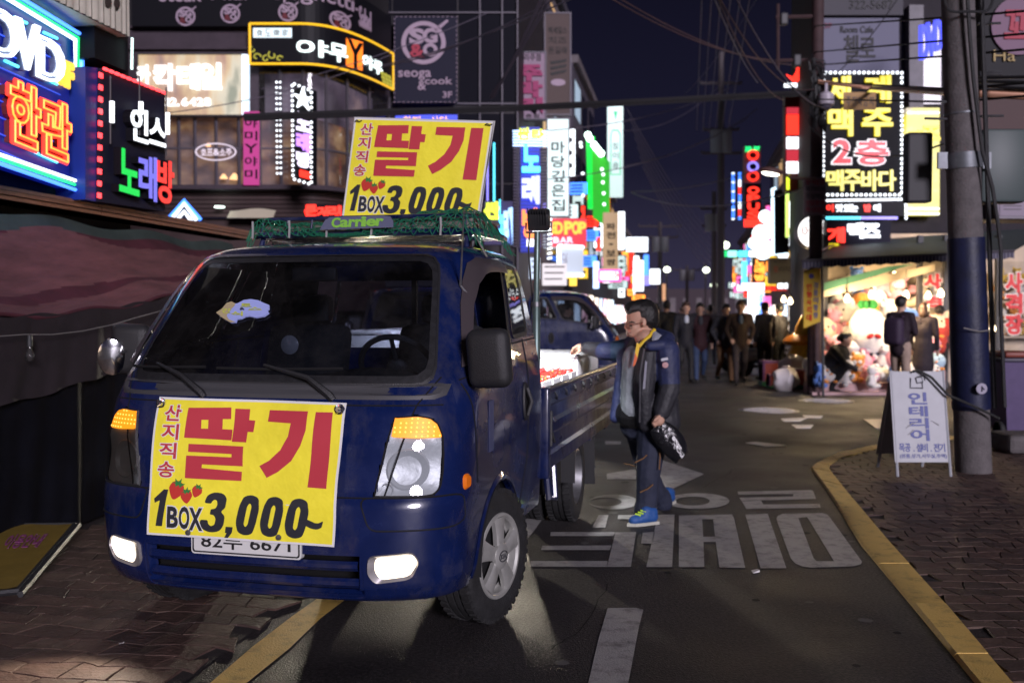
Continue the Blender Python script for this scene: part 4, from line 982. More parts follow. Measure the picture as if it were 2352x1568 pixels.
# roof board on the bed's front frame
BY = 1.16
RB = [hitY(*p, BY) for p in ((815, 271), (1133, 280), (1098, 505), (786, 500))]
def rbmap(u, v, e=0.0):
    p = (RB[0]*(1-u)+RB[1]*u)*(1-v)+(RB[3]*(1-u)+RB[2]*u)*v
    return (p[0], BY-e-.012*math.sin(u*math.pi)*math.sin(v*math.pi), p[2])
rb_h = float(RB[0][2]-RB[3][2]); k_ = rb_h*1.0
def rbmap2(u, v, e=0.0): return rbmap(u, v*1.13/1.13, e)
bo = MB(); 
for a, c_ in (((RB[0]), RB[3]), (RB[1], RB[2])): bo.tube([a+np.array([0, .04, .0]), np.array([c_[0]+(c_[0]-a[0])*4.0*.25, BY+.04, 1.0])], .016, 8)
brd = thing('banner_board', (0, 0, 0)); brd.parent = truck; ORG[brd.name] = (0, 0, 0); brd.name = 'banner_board'
for a, c_ in ((RB[0], RB[3]), (RB[1], RB[2])):
    t = MB(); d = (c_-a)/abs(c_[2]-a[2]); e_ = a+d*(a[2]-1.0); t.tube([(a[0]+.02*(1 if a is RB[0] else -1), BY+.03, a[2]-.01), (e_[0]+.02*(1 if a is RB[0] else -1), BY+.03, 1.0)], .014, 8); t.build('board_post', steel, brd, smooth=True)
t = MB(); t.tube([rbmap(-.004, .0, -.012), rbmap(1.004, .0, -.012), rbmap(1.004, .98, -.012), rbmap(-.004, .98, -.012)], .010, 6, closed=True); t.build('board_frame', mat('board_edge', (.5, .5, .5), .5), brd)
rbn = strawberry_banner(brd, rbmap, 'roof_banner')
for u in (.025, .965):
    p = rbmap(u, .035, .006); b = MB(); b.tube([(p[0]-.014, p[1], p[2]), (p[0], p[1]-.012, p[2]+.006), (p[0]+.014, p[1], p[2]-.004), (p[0]+.03, p[1]+.0, p[2]+.004)], .004, 5); b.build('tie', blackp, rbn)
# roof rack with a name plate
RY = .40
rk = thing('roof_rack', (0, 0, 0)); rk.parent = truck; ORG[rk.name] = (0, 0, 0)
ra, rb_ = hitY(578, 541, RY), hitY(1092, 531, RY); rz = float(ra[2]+rb_[2])/2; xa, xb = float(ra[0]), float(rb_[0]); RE = 1.02
t = MB(); t.tube([(xa, RE, rz), (xa, RY+.05, rz), (xa+.05, RY, rz), (xb-.05, RY, rz), (xb, RY+.05, rz), (xb, RE, rz)], .019, 10); t.build('rail', paint2, rk, smooth=True)
t = MB(); t.tube([(xa+.04, RE, rz+.09), (xa+.04, RY+.08, rz+.09), (xa+.09, RY+.03, rz+.09), (xb-.09, RY+.03, rz+.09), (xb-.04, RY+.08, rz+.09), (xb-.04, RE, rz+.09)], .012, 8); t.build('upper_rail', paint2, rk, smooth=True)
for k in range(5):
    y = RY+.12+k*.13; t = MB(); t.tube([(xa, y, rz+.004), (xb, y, rz+.004)], .010, 6); t.build('cross_bar', paint2, rk)
for k in range(9):
    x = xa+.06+(xb-xa-.12)*k/8; t = MB(); t.tube([(x, RY+.005, rz), (x, RY+.03, rz+.09)], .007, 6); t.build('stay', paint2, rk)
for x in (xa+.06, xb-.06):
    t = MB(); t.tube([(x, RY+.03, rz-.01), (x*1.02, RY+.0, 1.845)], .015, 8); t.build('rack_foot', paint2, rk, smooth=True)
npm = lambda px, py, e=0.0: tuple(np.array(hitY(px, py, RY-.065))+np.array([0, -e, 0]))
v, f = poly2d([[(734,528),(745,508),(757,499),(880,495),(896,497),(903,508),(903,522)]]); npl = MB().slab(v, f, npm, -.006, 0).build('name_plate', mat('plate_slate', (.10, .11, .18), .45), rk)
for i, (ch, a) in enumerate(zip('Carrier', (0, .155, .31, .43, .545, .625, .80))):
    wd_ = (.14, .13, .10, .10, .055, .15, .11)[i]; y0_, y1_ = 501-a*4.5, 522-a*5; 
    if ch in 'arre': y0_ += 5.5
    lay(npm, ch, (762+a*128, y0_, 762+(a+wd_)*128, y1_), mat('lime_print', (.22, .52, .06), .5), npl, .001, .004, bold=.035, skew=.12)
# green net over the load on the rack
def netz(x, y):
    t = (x-xa)/(xb-xa); return rz+.080+.030*math.sin(t*9+1)+.03*math.sin(t*4.1+y*7)+.045*math.exp(-((t-.98)/.10)**2)-.03*((y-.7)/.35)**2
net = MB(); nx_, ny_ = 78, 30; gm = mat('green_net', (.012, .14, .075), .6)
def npt(i, j):
    t = i/nx_; u = j/ny_; x = xa-.01+(xb-xa+.06)*t
    if u < .22: y = RY-.035-.004*math.sin(i*1.3); z = rz-.01+(netz(x, RY)-rz)*(u/.22)**.8+.01*math.sin(i*2.1+j)
    else: y = RY-.03+(u-.22)/.78*.72; z = netz(x, y)+.006*math.sin(i*1.9+j*2.7)
    drop = max(0, (t-.90)/.10); z -= drop**2*.13
    l = max(0, (.06-t)/.06); z -= l**2*.11
    return (x+.006*math.sin(j*1.7), y, z)
for i in range(nx_):
    for j in range(ny_):
        if (i+j) % 2: continue
        a = npt(i, j)
        for di, dj in ((1, 1), (1, -1)):
            q = (i+di, j+dj)
            if 0 <= q[1] <= ny_: net.tube([a, npt(*q)], .0030, 3, cap=False)
nt_ = stuff(net.build('cargo_net', gm, rk, normals=False))
t = MB(); P = []
for i in range(30):
    x = xa+.05+(xb-xa-.08)*i/29; P.append([(x, RY+.04+.66*j/9, rz+.012+(netz(x, RY+.04+.66*j/9)-rz)*.74*(1 if 0 < j < 9 else .2)+.012*math.sin(i*1.3+j*2.1)) for j in range(10)])
t.grid(P); t.build('folded_tarpaulin', mat('pale_tarp', (.20, .19, .17), .8, var=.4, vscale=9), rk, smooth=True, angle=180)
for k, u in enumerate((.02, .19, .36, .56, .86)):
    x = xa+(xb-xa)*u; t = MB(); t.tube([(x, RY-.04, rz-.02), (x+.006, RY-.045, rz+.03), (x+.002, RY-.04, rz+.075)], .006, 5); t.build('tie_cord', mat('cord_grey', (.3, .3, .3), .8), rk)
t = MB(); a = hitY(1090, 535, RY+.02); c_ = smap(1)(.28, 1.80, .006); d_ = (Vector((0, .022, 0)))
t.add([Vector(a)-d_, Vector(a)+d_, Vector(c_)+d_, Vector(c_)-d_], [(0, 1, 2, 3)]); t.build('rack_strap', mat('strap', (.28, .26, .24), .7), rk)

# boxes of strawberries on the bed: things of their own
foam = mat('foam_white', (.82, .82, .83), .7, bump=.2, bscale=90); film = mat('berry_fruit', (.55, .025, .02), .28, var=.35, vscale=30); leafm = mat('berry_leaf', (.06, .20, .03), .6)
def T2W(p): return TO + TX_*p[0] + TYd*p[1] + np.array([0, 0, p[2]])
deck = MB()
for (x0, x1, y0_, y1_, z) in ((-.86, .86, 1.12, 3.9, .985),): deck.box(((x0+x1)/2, (y0_+y1_)/2, z-.075), (x1-x0, y1_-y0_, .15))
dk = deck.build('display_deck', mat('plywood', (.35, .28, .20), .7, var=.2), truck)
random.seed(5)
def berry_pack(i, x, y, z, full, stacked=0):
    o = thing('strawberry_box', T2W((x, y, z)), None, 'box', 'white boxes of strawberries on the truck bed', rotz=-TY+random.uniform(-.05, .05), local=True)
    o['label'] = 'open white foam tray of strawberries on the truck bed' if full else 'closed white foam box stacked beside the open strawberry trays'
    b = MB(); sx_, sy_, h = (.20, .30, .075) if full else (.36, .44, .20)
    if full:
        for cx_, cy_, dx, dy in ((-sx_/2+.008, 0, .016, sy_), (sx_/2-.008, 0, .016, sy_), (0, -sy_/2+.008, sx_-.034, .016), (0, sy_/2-.008, sx_-.034, .016)): b.box((cx_, cy_, h/2), (dx, dy, h))
        b.box((0, 0, .008), (sx_-.034, sy_-.034, .014)); b.build('tray', foam, o)
        bb = MB(); bl = MB()
        for r_ in range(7):
            for q in range(4):
                p = (-sx_/2+.035+q*.043+random.uniform(-.006, .006), -sy_/2+.035+r_*.038+random.uniform(-.006, .006), .072+random.uniform(-.006, .012)); a = random.uniform(0, 6)
                bb.lathe([(.001, -.026), (.010, -.020), (.019, -.004), (.020, .006), (.014, .014), (.001, .015)], (0, 0, 0), 'z', n=8)
                M = Euler((R(75)+random.uniform(-.4, .4), 0, a)).to_matrix(); k = len(bb.v)-48
                for t_ in range(k, len(bb.v)): bb.v[t_] = tuple(M @ Vector(bb.v[t_])+Vector(p))
                c_ = M @ Vector((0, 0, .014))+Vector(p); bl.ell(c_, (.012, .012, .004), rot=(R(75), 0, a), nu=6, nv=4)
        stuff(bb.build('strawberries', film, o, smooth=True)); stuff(bl.build('strawberry_leaves', leafm, o))
    else:
        b.rbox((0, 0, h*.42), (sx_, sy_, h*.84), .012); b.build('box_body', foam, o, smooth=True)
        b = MB(); b.rbox((0, 0, h*.92), (sx_+.012, sy_+.012, h*.14), .01); b.build('lid', foam, o, smooth=True)
    return o
i = 0
for r_ in range(5):
    for q in range(3, 7):
        berry_pack(i, -.66+q*.222+random.uniform(-.004, .004), 1.36+r_*.325, .986, True); i += 1
for r_ in range(2):
    for q in range(4): berry_pack(i, -.62+q*.40, 3.10+r_*.50, .986, False); i += 1
for q in range(2): berry_pack(i, -.42+q*.40, 3.62, 1.188, False)
for r_ in range(4):
    for q in range(2): berry_pack(i, -.62+q*.39, 1.40+r_*.47, .986, False)
    if r_ > 0: berry_pack(i, -.50, 1.42+r_*.47, 1.188, False)
# work lamp on its pole at the bed's front corner
lp = thing('work_lamp', T2W((.80, 1.22, 1.0)), 'black floodlight on a grey green pole rising from the truck bed', 'lamp', rotz=-TY, local=True)
b = MB(); b.tube([(0, 0, -.10), (0, 0, .55), (0, 0, .56), (.006, 0, 1.00)], [.026, .026, .019, .019], 12); b.build('pole', galv, lp, smooth=True)
b = MB(); b.tube([(0, 0, .545), (0, 0, .575)], .03, 12); b.build('clamp', steel, lp, smooth=True)
b = MB(); b.rbox((.01, .03, 1.075), (.135, .10, .115), .014, rot=(R(28), 0, R(8))); hd = b.build('lamp_head', blackp, lp, smooth=True)
for k in range(8): b = MB(); b.box((.01-.056+k*.016, -.028, 1.075+.016), (.004, .025, .10), rot=(R(28), 0, R(8))); b.build('cooling_fin', blackp, hd)
b = MB(); b.box((.012, .078, 1.048), (.11, .004, .09), rot=(R(28), 0, R(8))); b.build('lamp_glass', em('flood_white', (.9, .95, 1.0), 6), hd)
b = MB(); b.tube([(-.045, .02, 1.0), (-.05, .01, .90), (-.03, .02, .6), (-.06, .05, .35), (-.02, .02, .2)], .006, 5); b.build('lamp_cable', blackp, lp, smooth=True)
b = MB(); b.tube([(-.07, .03, 1.06), (-.07, .03, 1.0), (.09, .03, 1.0), (.09, .03, 1.06)], .007, 5); b.build('bracket', steel, lp)
ld = bpy.data.lights.new('flood', 'SPOT'); ld.energy = 300; ld.color = (.95, .97, 1.0); ld.spot_size = R(92); ld.spot_blend = .5; ld.shadow_soft_size = .05
lo = bpy.data.objects.new('flood', ld); col.objects.link(lo); lo.parent = lp; lo.location = (.0, .14, 1.0); lo.rotation_euler = Vector((-.55, .62, -.80)).to_track_quat('-Z', 'Y').to_euler()
# reflection of a cloud-shaped sign, painted as a lettered decal on the windscreen
ink = MATS['ink']
def cm(px, py, e=0.0): q = hitF(px, py); return fmap(q[0], q[1], .012+e)
def zc(L): return [((800+x/5.2275)*.57422, (1150+y/5.2275)*.57422) for x, y in L]
tg = thing('cloud_reflection', T2W(cm(560, 735)), 'pale blue cloud-shaped sign reflection with yellow letters, painted on the windscreen', 'painted reflection')
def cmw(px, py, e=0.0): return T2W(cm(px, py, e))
v, f = poly2d([zc([(380,580),(500,500),(600,380),(700,350),(780,390),(830,380),(950,315),(1100,295),(1250,320),(1380,380),(1480,420),(1480,500),(1440,530),(1475,580),(1380,650),(1200,680),(1060,650),(980,660),(900,700),(810,715),(790,780),(680,785),(560,720),(480,660)])]); cb = MB().slab(v, f, cmw, 0, .008).build('reflection_body', mat('cloud_blue', (.34, .40, .78), .5), tg)
v, f = poly2d([zc([(380,580),(500,500),(600,380),(700,350),(780,390),(760,440),(640,560),(600,640),(640,720),(780,775),(680,785),(560,720),(480,660)])]); MB().slab(v, f, cmw, .0085, .0095).build('reflection_wing', mat('reflection_tan', (.42, .35, .20), .5), tg)
lime = mat('reflection_lime', (.50, .55, .10), .5)
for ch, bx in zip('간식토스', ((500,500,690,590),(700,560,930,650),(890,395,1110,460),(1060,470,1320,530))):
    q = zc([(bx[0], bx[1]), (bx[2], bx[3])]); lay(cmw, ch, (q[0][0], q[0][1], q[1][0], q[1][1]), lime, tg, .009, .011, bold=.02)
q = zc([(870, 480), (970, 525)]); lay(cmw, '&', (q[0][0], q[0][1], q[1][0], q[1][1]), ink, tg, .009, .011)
b = MB(); q = hitF(661, 783); c_ = fmap(q[0], q[1], -.03); b.lathe([(.042, .0), (.044, -.006), (.036, -.010), (.022, -.016), (.001, -.018)], c_, 'y', n=28); b.build('suction_mount', mat('clear_sucker', (.25, .26, .28), .15, spec=.8), truck, smooth=True)
# ================================================================ LEFT SIDE: STALL UNDER TARPAULIN, NEON SIGNS
def shear(wall, sl, xc): return lambda px, py, e=0.0: wall.map(px, py+sl*(px-xc), e)
def lay_sh(wall, ch, box, sl, m, parent, **k): return lay(shear(wall, sl, (box[0]+box[2])/2), ch, box, m, parent, **k)
neonW = em('neon_white', (.80, .88, 1.0), 2.6); neonB = em('neon_blue', (.06, .22, 1.0), 3.0); neonG = em('neon_green', (.02, .85, .22), 1.6)
neonR = em('neon_red', (1.0, .035, .02), 2.2); neonO = em('neon_orange', (1.0, .30, .04), 2.6); neonY = em('neon_yellow', (1.0, .62, .06), 1.4); neonC = em('neon_cyan', (.10, .75, 1.0), 2.2); neonV = em('neon_violet', (.30, .26, 1.0), 1.5); neonP = em('neon_pink', (1.0, .15, .5), 1.6)
lime_e = em('neon_lime', (.78, .95, .05), 1.7); ledW = em('led_white', (.88, .93, 1.0), 2.6); ledR = em('led_red', (1.0, .05, .06), 3.5); litW = em('lightbox_white', (.74, .93, .92), 1.0)
navy = mat('sign_navy', (.012, .012, .028), .6, spec=.2); royal = em('sign_royal', (.003, .015, .40), .42, base=(.004, .01, .10)); blackp2 = mat('sign_black', (.006, .006, .009), .5, spec=.15); inkm = MATS['ink']
wall_dark = mat('wall_dark', (.035, .028, .032), .85, var=.35, vscale=3, bump=.3, bscale=12)
# building behind the stall
OFFW = -5.45
lb = thing('shop_building', street(OFFW-.5, 8.0), 'dark low shop building behind the tarpaulin stall, carrying the neon signs', 'building')
W1 = streetwall(OFFW)
def streetbox(off0, off1, a0, a1, z0, z1, name, m, parent):
    b = MB(); P = [street(o, a, z) for z in (z0, z1) for o, a in ((off0, a0), (off1, a0), (off1, a1), (off0, a1))]
    b.add(P, [(0,3,2,1),(4,5,6,7),(0,1,5,4),(1,2,6,5),(2,3,7,6),(3,0,4,7)]); return b.build(name, m, parent)
def aP(px, off, py=714): p = streetwall(off).map(px, py); return float(p@SU), float(p[2])
_ae = aP(302, OFFW)[0]
streetbox(OFFW-6, OFFW, 1.0, _ae, 2.2, 8.5, 'upper_wall', wall_dark, lb)
streetbox(OFFW-6, OFFW-.02, 1.0, aP(575, OFFW)[0], 0, 2.19, 'ground_wall', wall_dark, lb)
# bronze eave: three stepped ribs
wood = mat('bronze_eave', (.23, .105, .060), .42, metal=.35, var=.3, vscale=5, stretch=(1, 1, 8))
EO = -5.12; zt = aP(0, EO, 430)[1]; zb = aP(0, EO, 467)[1]; a1 = aP(585, EO)[0]
zt = (zt+aP(513, EO, 512)[1])/2; zb = (zb+aP(513, EO, 534)[1])/2
ev = thing('eave_beam', street(EO, 8, zb), 'bronze ribbed eave beam running above the striped tarpaulin', 'eave')
h3 = (zt-zb)/3
for seg0, seg1 in ((1.5, aP(235, EO)[0]-.004), (aP(235, EO)[0]+.004, a1)):
    for k in range(3): streetbox(EO-.30, EO+.02*(k % 2)-.012*k, seg0, seg1, zb+k*h3+.004, zb+(k+1)*h3-.006, 'eave_board', wood, ev)
    streetbox(EO-.32, EO-.03, seg0, seg1, zb+.004, zt-.008, 'eave_core', dark, ev)
# corrugated white upper housing
ws_ = mat('corrugated_white', (.46, .43, .36), .55, var=.18, vscale=4)
WU = streetwall(-4.9); cu_ = MB(); a0_, a1_ = aP(150, -4.9)[0], aP(305, -4.9)[0]; z0_ = aP(305, -4.9, 160)[1]
zc0 = [aP(150, -4.9, 20)[1], aP(305, -4.9, 88)[1]]
hs = thing('corrugated_box', street(-5.2, (a0_+a1_)/2, zc0[1]), 'cream corrugated metal housing with rust stains above the neon shop signs', 'housing')
P = []
for k in range(121):
    t = k/120; a = a0_-2+(a1_-a0_+2)*t; o = -4.9+.012*math.sin(t*2*math.pi*34); P.append([street(o, a, zc0[1]), street(o, a, zc0[1]+2.4)])
cu_.grid(P); cu_.add([street(-4.92, a1_, zc0[1]), street(-6.0, a1_, zc0[1]), street(-6.0, a1_, zc0[1]+2.4), street(-4.92, a1_, zc0[1]+2.4)], [(0,1,2,3)]); cu_.add([street(-4.92, a0_-2, zc0[1]), street(-4.92, a1_, zc0[1]), street(-6, a1_, zc0[1]), street(-6, a0_-2, zc0[1])], [(0,1,2,3)])
cu_.build('corrugated_sheet', ws_, hs, smooth=True)
for cx_, cy_, s in ((248, -2, 13), (268, 2, 12)):
    p = [(cx_+s*(.5*math.cos(a))*(1+.3*math.sin(3*a)), cy_+s*1.5*math.sin(a)) for a in np.linspace(0, 2*math.pi, 24, endpoint=False)]
    v, f = poly2d([p]); MB().slab(v, f, streetwall(-4.885).map, 0, .004).build('rust_stain', mat('rust_stain', (.05, .035, .03), .9), hs)
# dark soffit recess with a white strip light
b = MB(); q = WU; streetbox(-5.5, -5.0, aP(225, -5.0)[0], aP(300, -5.0)[0], aP(300, -5.0, 168)[1], zc0[1]-.01, 'dark_recess', blackp2, hs)
edge_tubes(streetwall(-4.97).map, [(299, 88), (298, 160)], em('strip_light', (.75, 1, .95), 1.6), hs, r=.012, e=.02, closed=False, name='strip_light')

# DVD sign
WD = Wall(atY(175, 714, 8.6), math.pi/2+R(1.9)); 
Q = [(-150,-110),(173,84),(175,437),(-150,326)]
dv = thing('neon_sign', WD.map(30, 395), 'big blue neon sign reading DVD with red letters and green and white tube border', 'sign')
panel(WD.map, None, royal, dv, -.12, 0.0, poly=[(a, b_) for a, b_ in Q])
def frame_line(t): # shrink the outline towards its middle
    c_ = (0, 180); return [(c_[0]+(x-c_[0])*(1-t), c_[1]+(y-c_[1])*(1-t*1.05)) for x, y in Q]
for t, m_, r_, e_ in ((-.02, neonB, .017, .05), (.035, neonG, .014, .045), (.08, neonW, .016, .05)): edge_tubes(WD.map, frame_line(t), m_, dv, r=r_, e=e_)
edge_tubes(WD.map, [(178,90),(178,440)], neonC, dv, r=.022, e=.03, closed=False)
for k in range(9):                                       # back tubes that light the panel
    y = 60+k*38; edge_tubes(WD.map, [(-120, y-70), (20, y-8), (135, y+44)], em('neon_blue_dim', (.03, .10, .9), .9), dv, r=.006, e=.012, closed=False, name='back_tube')
for x0, x1, y0_ in ((25, 55, 40), (95, 125, 75), (5, 35, 140), (90, 125, 178), (20, 60, 320), (75, 125, 350)):
    edge_tubes(WD.map, [(x0, y0_), (x1, y0_+(x1-x0)*.45)], neonC, dv, r=.012, e=.02, closed=False)
plate_b = mat('letter_grey', (.10, .12, .2), .5)
for ch, bx in (('D', (-42, 28, 20, 130)), ('V', (16, 52, 68, 158)), ('D', (68, 94, 126, 186))):
    lay_sh(WD, ch, bx, .42, plate_b, dv, e0=.005, e1=.045, bold=.03, name='letter_body'); lay_sh(WD, ch, bx, .42, neonW, dv, e0=.05, e1=.085, tube=.022)
for ch, bx in (('3', (124, 140, 140, 192)), ('F', (142, 148, 158, 200))): lay_sh(WD, ch, bx, .42, neonY, dv, e0=.02, e1=.05, tube=.06, bold=.02)
redb = mat('letter_maroon', (.12, .012, .012), .5)
for ch, bx in (('한', (0, 198, 66, 330)), ('관', (74, 236, 138, 358))):
    lay_sh(WD, ch, bx, .40, redb, dv, e0=.005, e1=.05, bold=.04, name='letter_body'); lay_sh(WD, ch, bx, .40, neonR, dv, e0=.05, e1=.08, tube=.045, bold=.03); lay_sh(WD, ch, bx, .40, neonO, dv, e0=.075, e1=.09, tube=.014, bold=.03, name='neon_core')
# 인스 노래방 sign
WI = streetwall(-5.0); QI = [(231,157),(379,216),(379,486),(227,463)]
ns = thing('song_room_sign', WI.map(300, 470), 'navy sign with white upper letters and green, violet and red lower letters', 'sign')
panel(WI.map, None, navy, ns, -.22, 0, poly=QI); 
panel(WI.map, None, mat('sign_blue_side', (.01, .03, .22), .4), ns, -.30, -.02, poly=[(201,153),(229,156),(225,463),(201,458)], name='side_panel')
stuff_pts = along([(231,157),(379,216)], 11); b = MB()
for x, y in stuff_pts: b.tube([WI.map(x-4, y-1.6, .02), WI.map(x+4, y+1.6, .02)], .014, 6)
stuff(b.build('led_row', ledR, ns))
b = MB()
for x, y in along([(229,160),(225,463)], 11):
    for d in (-4, 0, 4): b.box(WI.map(x, y+d, .012), (.012, .05, .014), rot=(0, 0, -ST))
stuff(b.build('led_row', ledR, ns))
for (x, y0_, y1_) in ((244, 235, 281), (311, 236, 262), (373, 261, 308)):
    edge_tubes(WI.map, [(x, y0_-60), (x, y1_+50)], greyp, ns, r=.008, e=.04, closed=False, name='led_rod'); b = MB()
    for k in range(14): b.box(WI.map(x, y0_+(y1_-y0_)*k/13, .055), (.03, .03, .010), rot=(0, 0, -ST))
    stuff(b.build('led_stick', ledW, ns))
sl_ = .30
for ch, bx, m_ in (('인', (283, 252, 321, 325), em('channel_white', (.9, .95, 1), 1.7)), ('스', (326, 274, 362, 333), MATS['channel_white']), ('노', (257, 348, 300, 443), em('channel_green', (.01, .62, .08), 1.15)), ('래', (302, 360, 341, 457), em('channel_violet', (.18, .17, .72), 1.1)), ('방', (344, 370, 381, 466), em('channel_red', (.95, .05, .04), 1.15))):
    lay_sh(WI, ch, bx, sl_, blackp2, ns, e0=.0, e1=.075, bold=.035, name='letter_case'); lay_sh(WI, ch, bx, sl_, m_, ns, e0=.076, e1=.085, bold=.02)

# stall closed under tarpaulins
TF, TB_ = -4.15, -5.16
z_e = lambda a: np.interp(a, [aP(0, TF)[0], aP(395, TF)[0]], [aP(0, TF, 728)[1], aP(395, TF, 682)[1]]) if aP(0, TF)[0]-9 < a else 1.5
ae0, ae1 = aP(0, TF)[0], aP(395, TF)[0]; se0, se1 = aP(0, TF, 728)[1], aP(395, TF, 682)[1]
def zedge(a): return se0+(se1-se0)*(a-ae0)/(ae1-ae0) - .03*math.sin((a-ae0)*1.6)
A0, A1 = 2.5, aP(560, TB_)[0]-.3
stall = thing('covered_stall', street(-4.6, 7), 'closed street stall draped in a striped red tarpaulin over dark sheeting', 'stall')
tarpR = mat('tarp_red', (.125, .050, .052), .85, var=.30, vscale=3.5, bump=.6, bscale=7, stretch=(1.5, .6, 3)); tarpM = mat('tarp_maroon', (.062, .012, .020), .85, var=.3, vscale=3, bump=.2, bscale=6); tarpG = mat('tarp_green', (.035, .05, .045), .7, var=.3, vscale=3)
tarpD = mat('tarp_brown', (.014, .009, .012), .85, var=.3, vscale=4, bump=.3, bscale=9); tarpN = mat('tarp_navy', (.0022, .0024, .0048), .75, spec=.15, var=.4, vscale=5, bump=.25, bscale=8)
NU, NV = 150, 60; b = MB(); P = []
for i in range(NV+1):
    v = i/NV; r_ = []
    for j in range(NU+1):
        a = A0+(A1-A0)*j/NU; zt_ = zb-.06-.05*math.sin(a*2.1)**2; ze = zedge(a)
        sag = .16*math.sin(math.pi*v)*(1+.3*math.sin(a*1.3)); fold = .018*math.sin(v*17+a*1.7+2*math.sin(a*.9))*math.sin(math.pi*v)+.02*math.sin(a*6.3+v*5)*v
        o = TB_+(TF-TB_)*(v**1.15)+.03*math.sin(a*3+v*6)*v*(1-v)
        r_.append(street(o, a, zt_+(ze-zt_)*v-sag+fold))
    P.append(r_)
def band(i0, i1, m, nm):
    b = MB(); b.grid(P[i0:i1+1]); return b.build(nm, m, stall, smooth=True, angle=180)
# stripes of the sheet run with its sag
def stripe_mi(i, j):
    v = i/NV; a = j/NU; w_ = v+.10*math.sin(a*5)+.05*math.sin(a*13)
    if v < .17+.05*math.sin(a*19)+.05*math.sin(a*7+1): return 2 if v < .10 else 1
    if .60-.30*max(0, a-.45) < w_-.06 < .72-.42*max(0, a-.45): return 1
    return 0
b = MB(); b.grid(P); k = 0; b.m = [stripe_mi(i, j) for i in range(NV) for j in range(NU)]
b.build('striped_tarpaulin', [tarpR, tarpM, tarpG], stall, smooth=True, angle=180)
hemb = MB(); hemb.tube([P[NV][j] for j in range(NU+1)], .014, 6); hemb.build('tarpaulin_hem', tarpM, stall, smooth=True)
def drape(zf0, zf1, m, nm, e0, amp, seed):
    b = MB(); Q_ = []
    for i in range(25):
        v = i/24; r_ = []
        for j in range(NU*2+1):
            a = A0+(A1-A0)*j/(NU*2); fo = amp*(.25+.75*v)*(math.sin(a*7+seed)+.6*math.sin(a*15.5+seed*2+v*2)+.35*math.sin(a*31+v*5))
            r_.append(street(TF+e0+fo+.04*v*math.sin(a*2.2), a, zf0(a)+(zf1(a)-zf0(a))*v+.010*math.sin(a*11+v*9)))
        Q_.append(r_)
    b.grid(Q_); return b.build(nm, m, stall, smooth=True, angle=180)
drape(lambda a: zedge(a)+.005, lambda a: zedge(a)-.50+.05*math.sin(a*1.9+1), tarpD, 'brown_valance', .012, .012, 1.0)
drape(lambda a: zedge(a)-.03, lambda a: .035+.02*math.sin(a*5), tarpN, 'navy_curtain', -.03, .026, 2.4)
# wire with bare bulbs, unlit
wr = thing('string_lights', street(TF+.06, 6.2, 1.2), 'thin pale wire of unlit bare bulbs sagging along the covered stall', 'string lights')
WT = streetwall(TF+.08); pts = [(-140,790),(0,772),(55,768),(120,768),(190,760),(256,746),(310,730),(373,713),(430,700)]
edge_tubes(WT.map, dens_line(pts, 4), mat('pale_wire', (.20, .19, .18), .6), wr, r=.003, e=0, closed=False, name='wire')
for x, y in ((68, 770), (263, 745)):
    b = MB(); p = WT.map(x, y); b.cyl(p, p-np.array([0, 0, .07]), .016, .02, n=10); so_ = b.build('bulb_socket', blackp, wr, smooth=True)
    b = MB(); b.lathe([(.012, .0), (.014, -.02), (.026, -.05), (.028, -.07), (.018, -.09), (.001, -.096)], p-np.array([0, 0, .07]), n=14); b.build('glass_bulb', glass('bulb_glass', (.85, .85, .85), dirt=.05), so_, smooth=True)
# frame sign lying at the stall's foot
fq = [gnd(*p) for p in ((-110, 1262), (165, 1252), (185, 1262), (55, 1372), (-110, 1470))]
c0, c1, c2, c3 = gnd(-160, 1260), gnd(170, 1256), gnd(45, 1368), gnd(-260, 1400)
fs_ = thing('fallen_banner', (c1+c2)/2, 'yellow printed banner in a black frame lying at the foot of the covered stall', 'banner')
def fm(u, v, e=0.0): p = (c0*(1-u)+c1*u)*(1-v)+(c3*(1-u)+c2*u)*v; return (p[0], p[1], .05+.10*(1-v)+e)
b = MB(); b.grid([[fm(i/10, j/6, .004*math.sin(i*2+j)) for i in range(11)] for j in range(7)]); b.build('printed_sheet', mat('banner_ochre', (.17, .115, .02), .6, var=.15, vscale=8), fs_, smooth=True)
pur = mat('print_purple', (.22, .05, .16), .6); v, f, dx, dy = text2d('이용안내', .02); MB().slab([(.62+.26*p[0], .42-.22*p[1]) for p in v], f, fm, .007, .009).build('lettering', pur, fs_, normals=False)
for p in ([(.35, .95), (.42, .70), (.40, .5)], [(.42, .70), (.50, .55)], [(.41, .76), (.34, .6)], [(.58, .95), (.62, .75), (.66, .66)], [(.62, .75), (.58, .62)]):
    b = MB(); b.tube([fm(u, v, .009) for u, v in p], .006, 4); b.build('printed_branch', mat('print_brown', (.16, .08, .03), .6), fs_)
for a, c_ in (((1.0, -.02), (1.0, 1.03)), ((0, 1.03), (1.01, 1.03)), ((1.03, -.02), (1.05, 1.08)), ((0, -.02), (1.0, -.02))):
    b = MB(); b.tube([fm(*a, -.012), fm(*c_, -.012)], .018, 6); b.build('frame_bar', blackp, fs_)
# triangle neon further along the eave
WTn = front(15.2, 425); tn = thing('neon_arrow', WTn.map(424, 505), 'blue and white neon chevron above the end of the eave', 'neon sign')
for p, m_ in (([(386,505),(424,460),(462,505)], neonB), ([(393,506),(424,468),(452,506)], neonW), ([(405,508),(424,486),(440,508)], neonW)): edge_tubes(WTn.map, p, m_, tn, r=.028, e=.02, closed=False)
panel(WTn.map, None, navy, tn, -.06, 0, poly=[(380,512),(424,455),(468,512)])
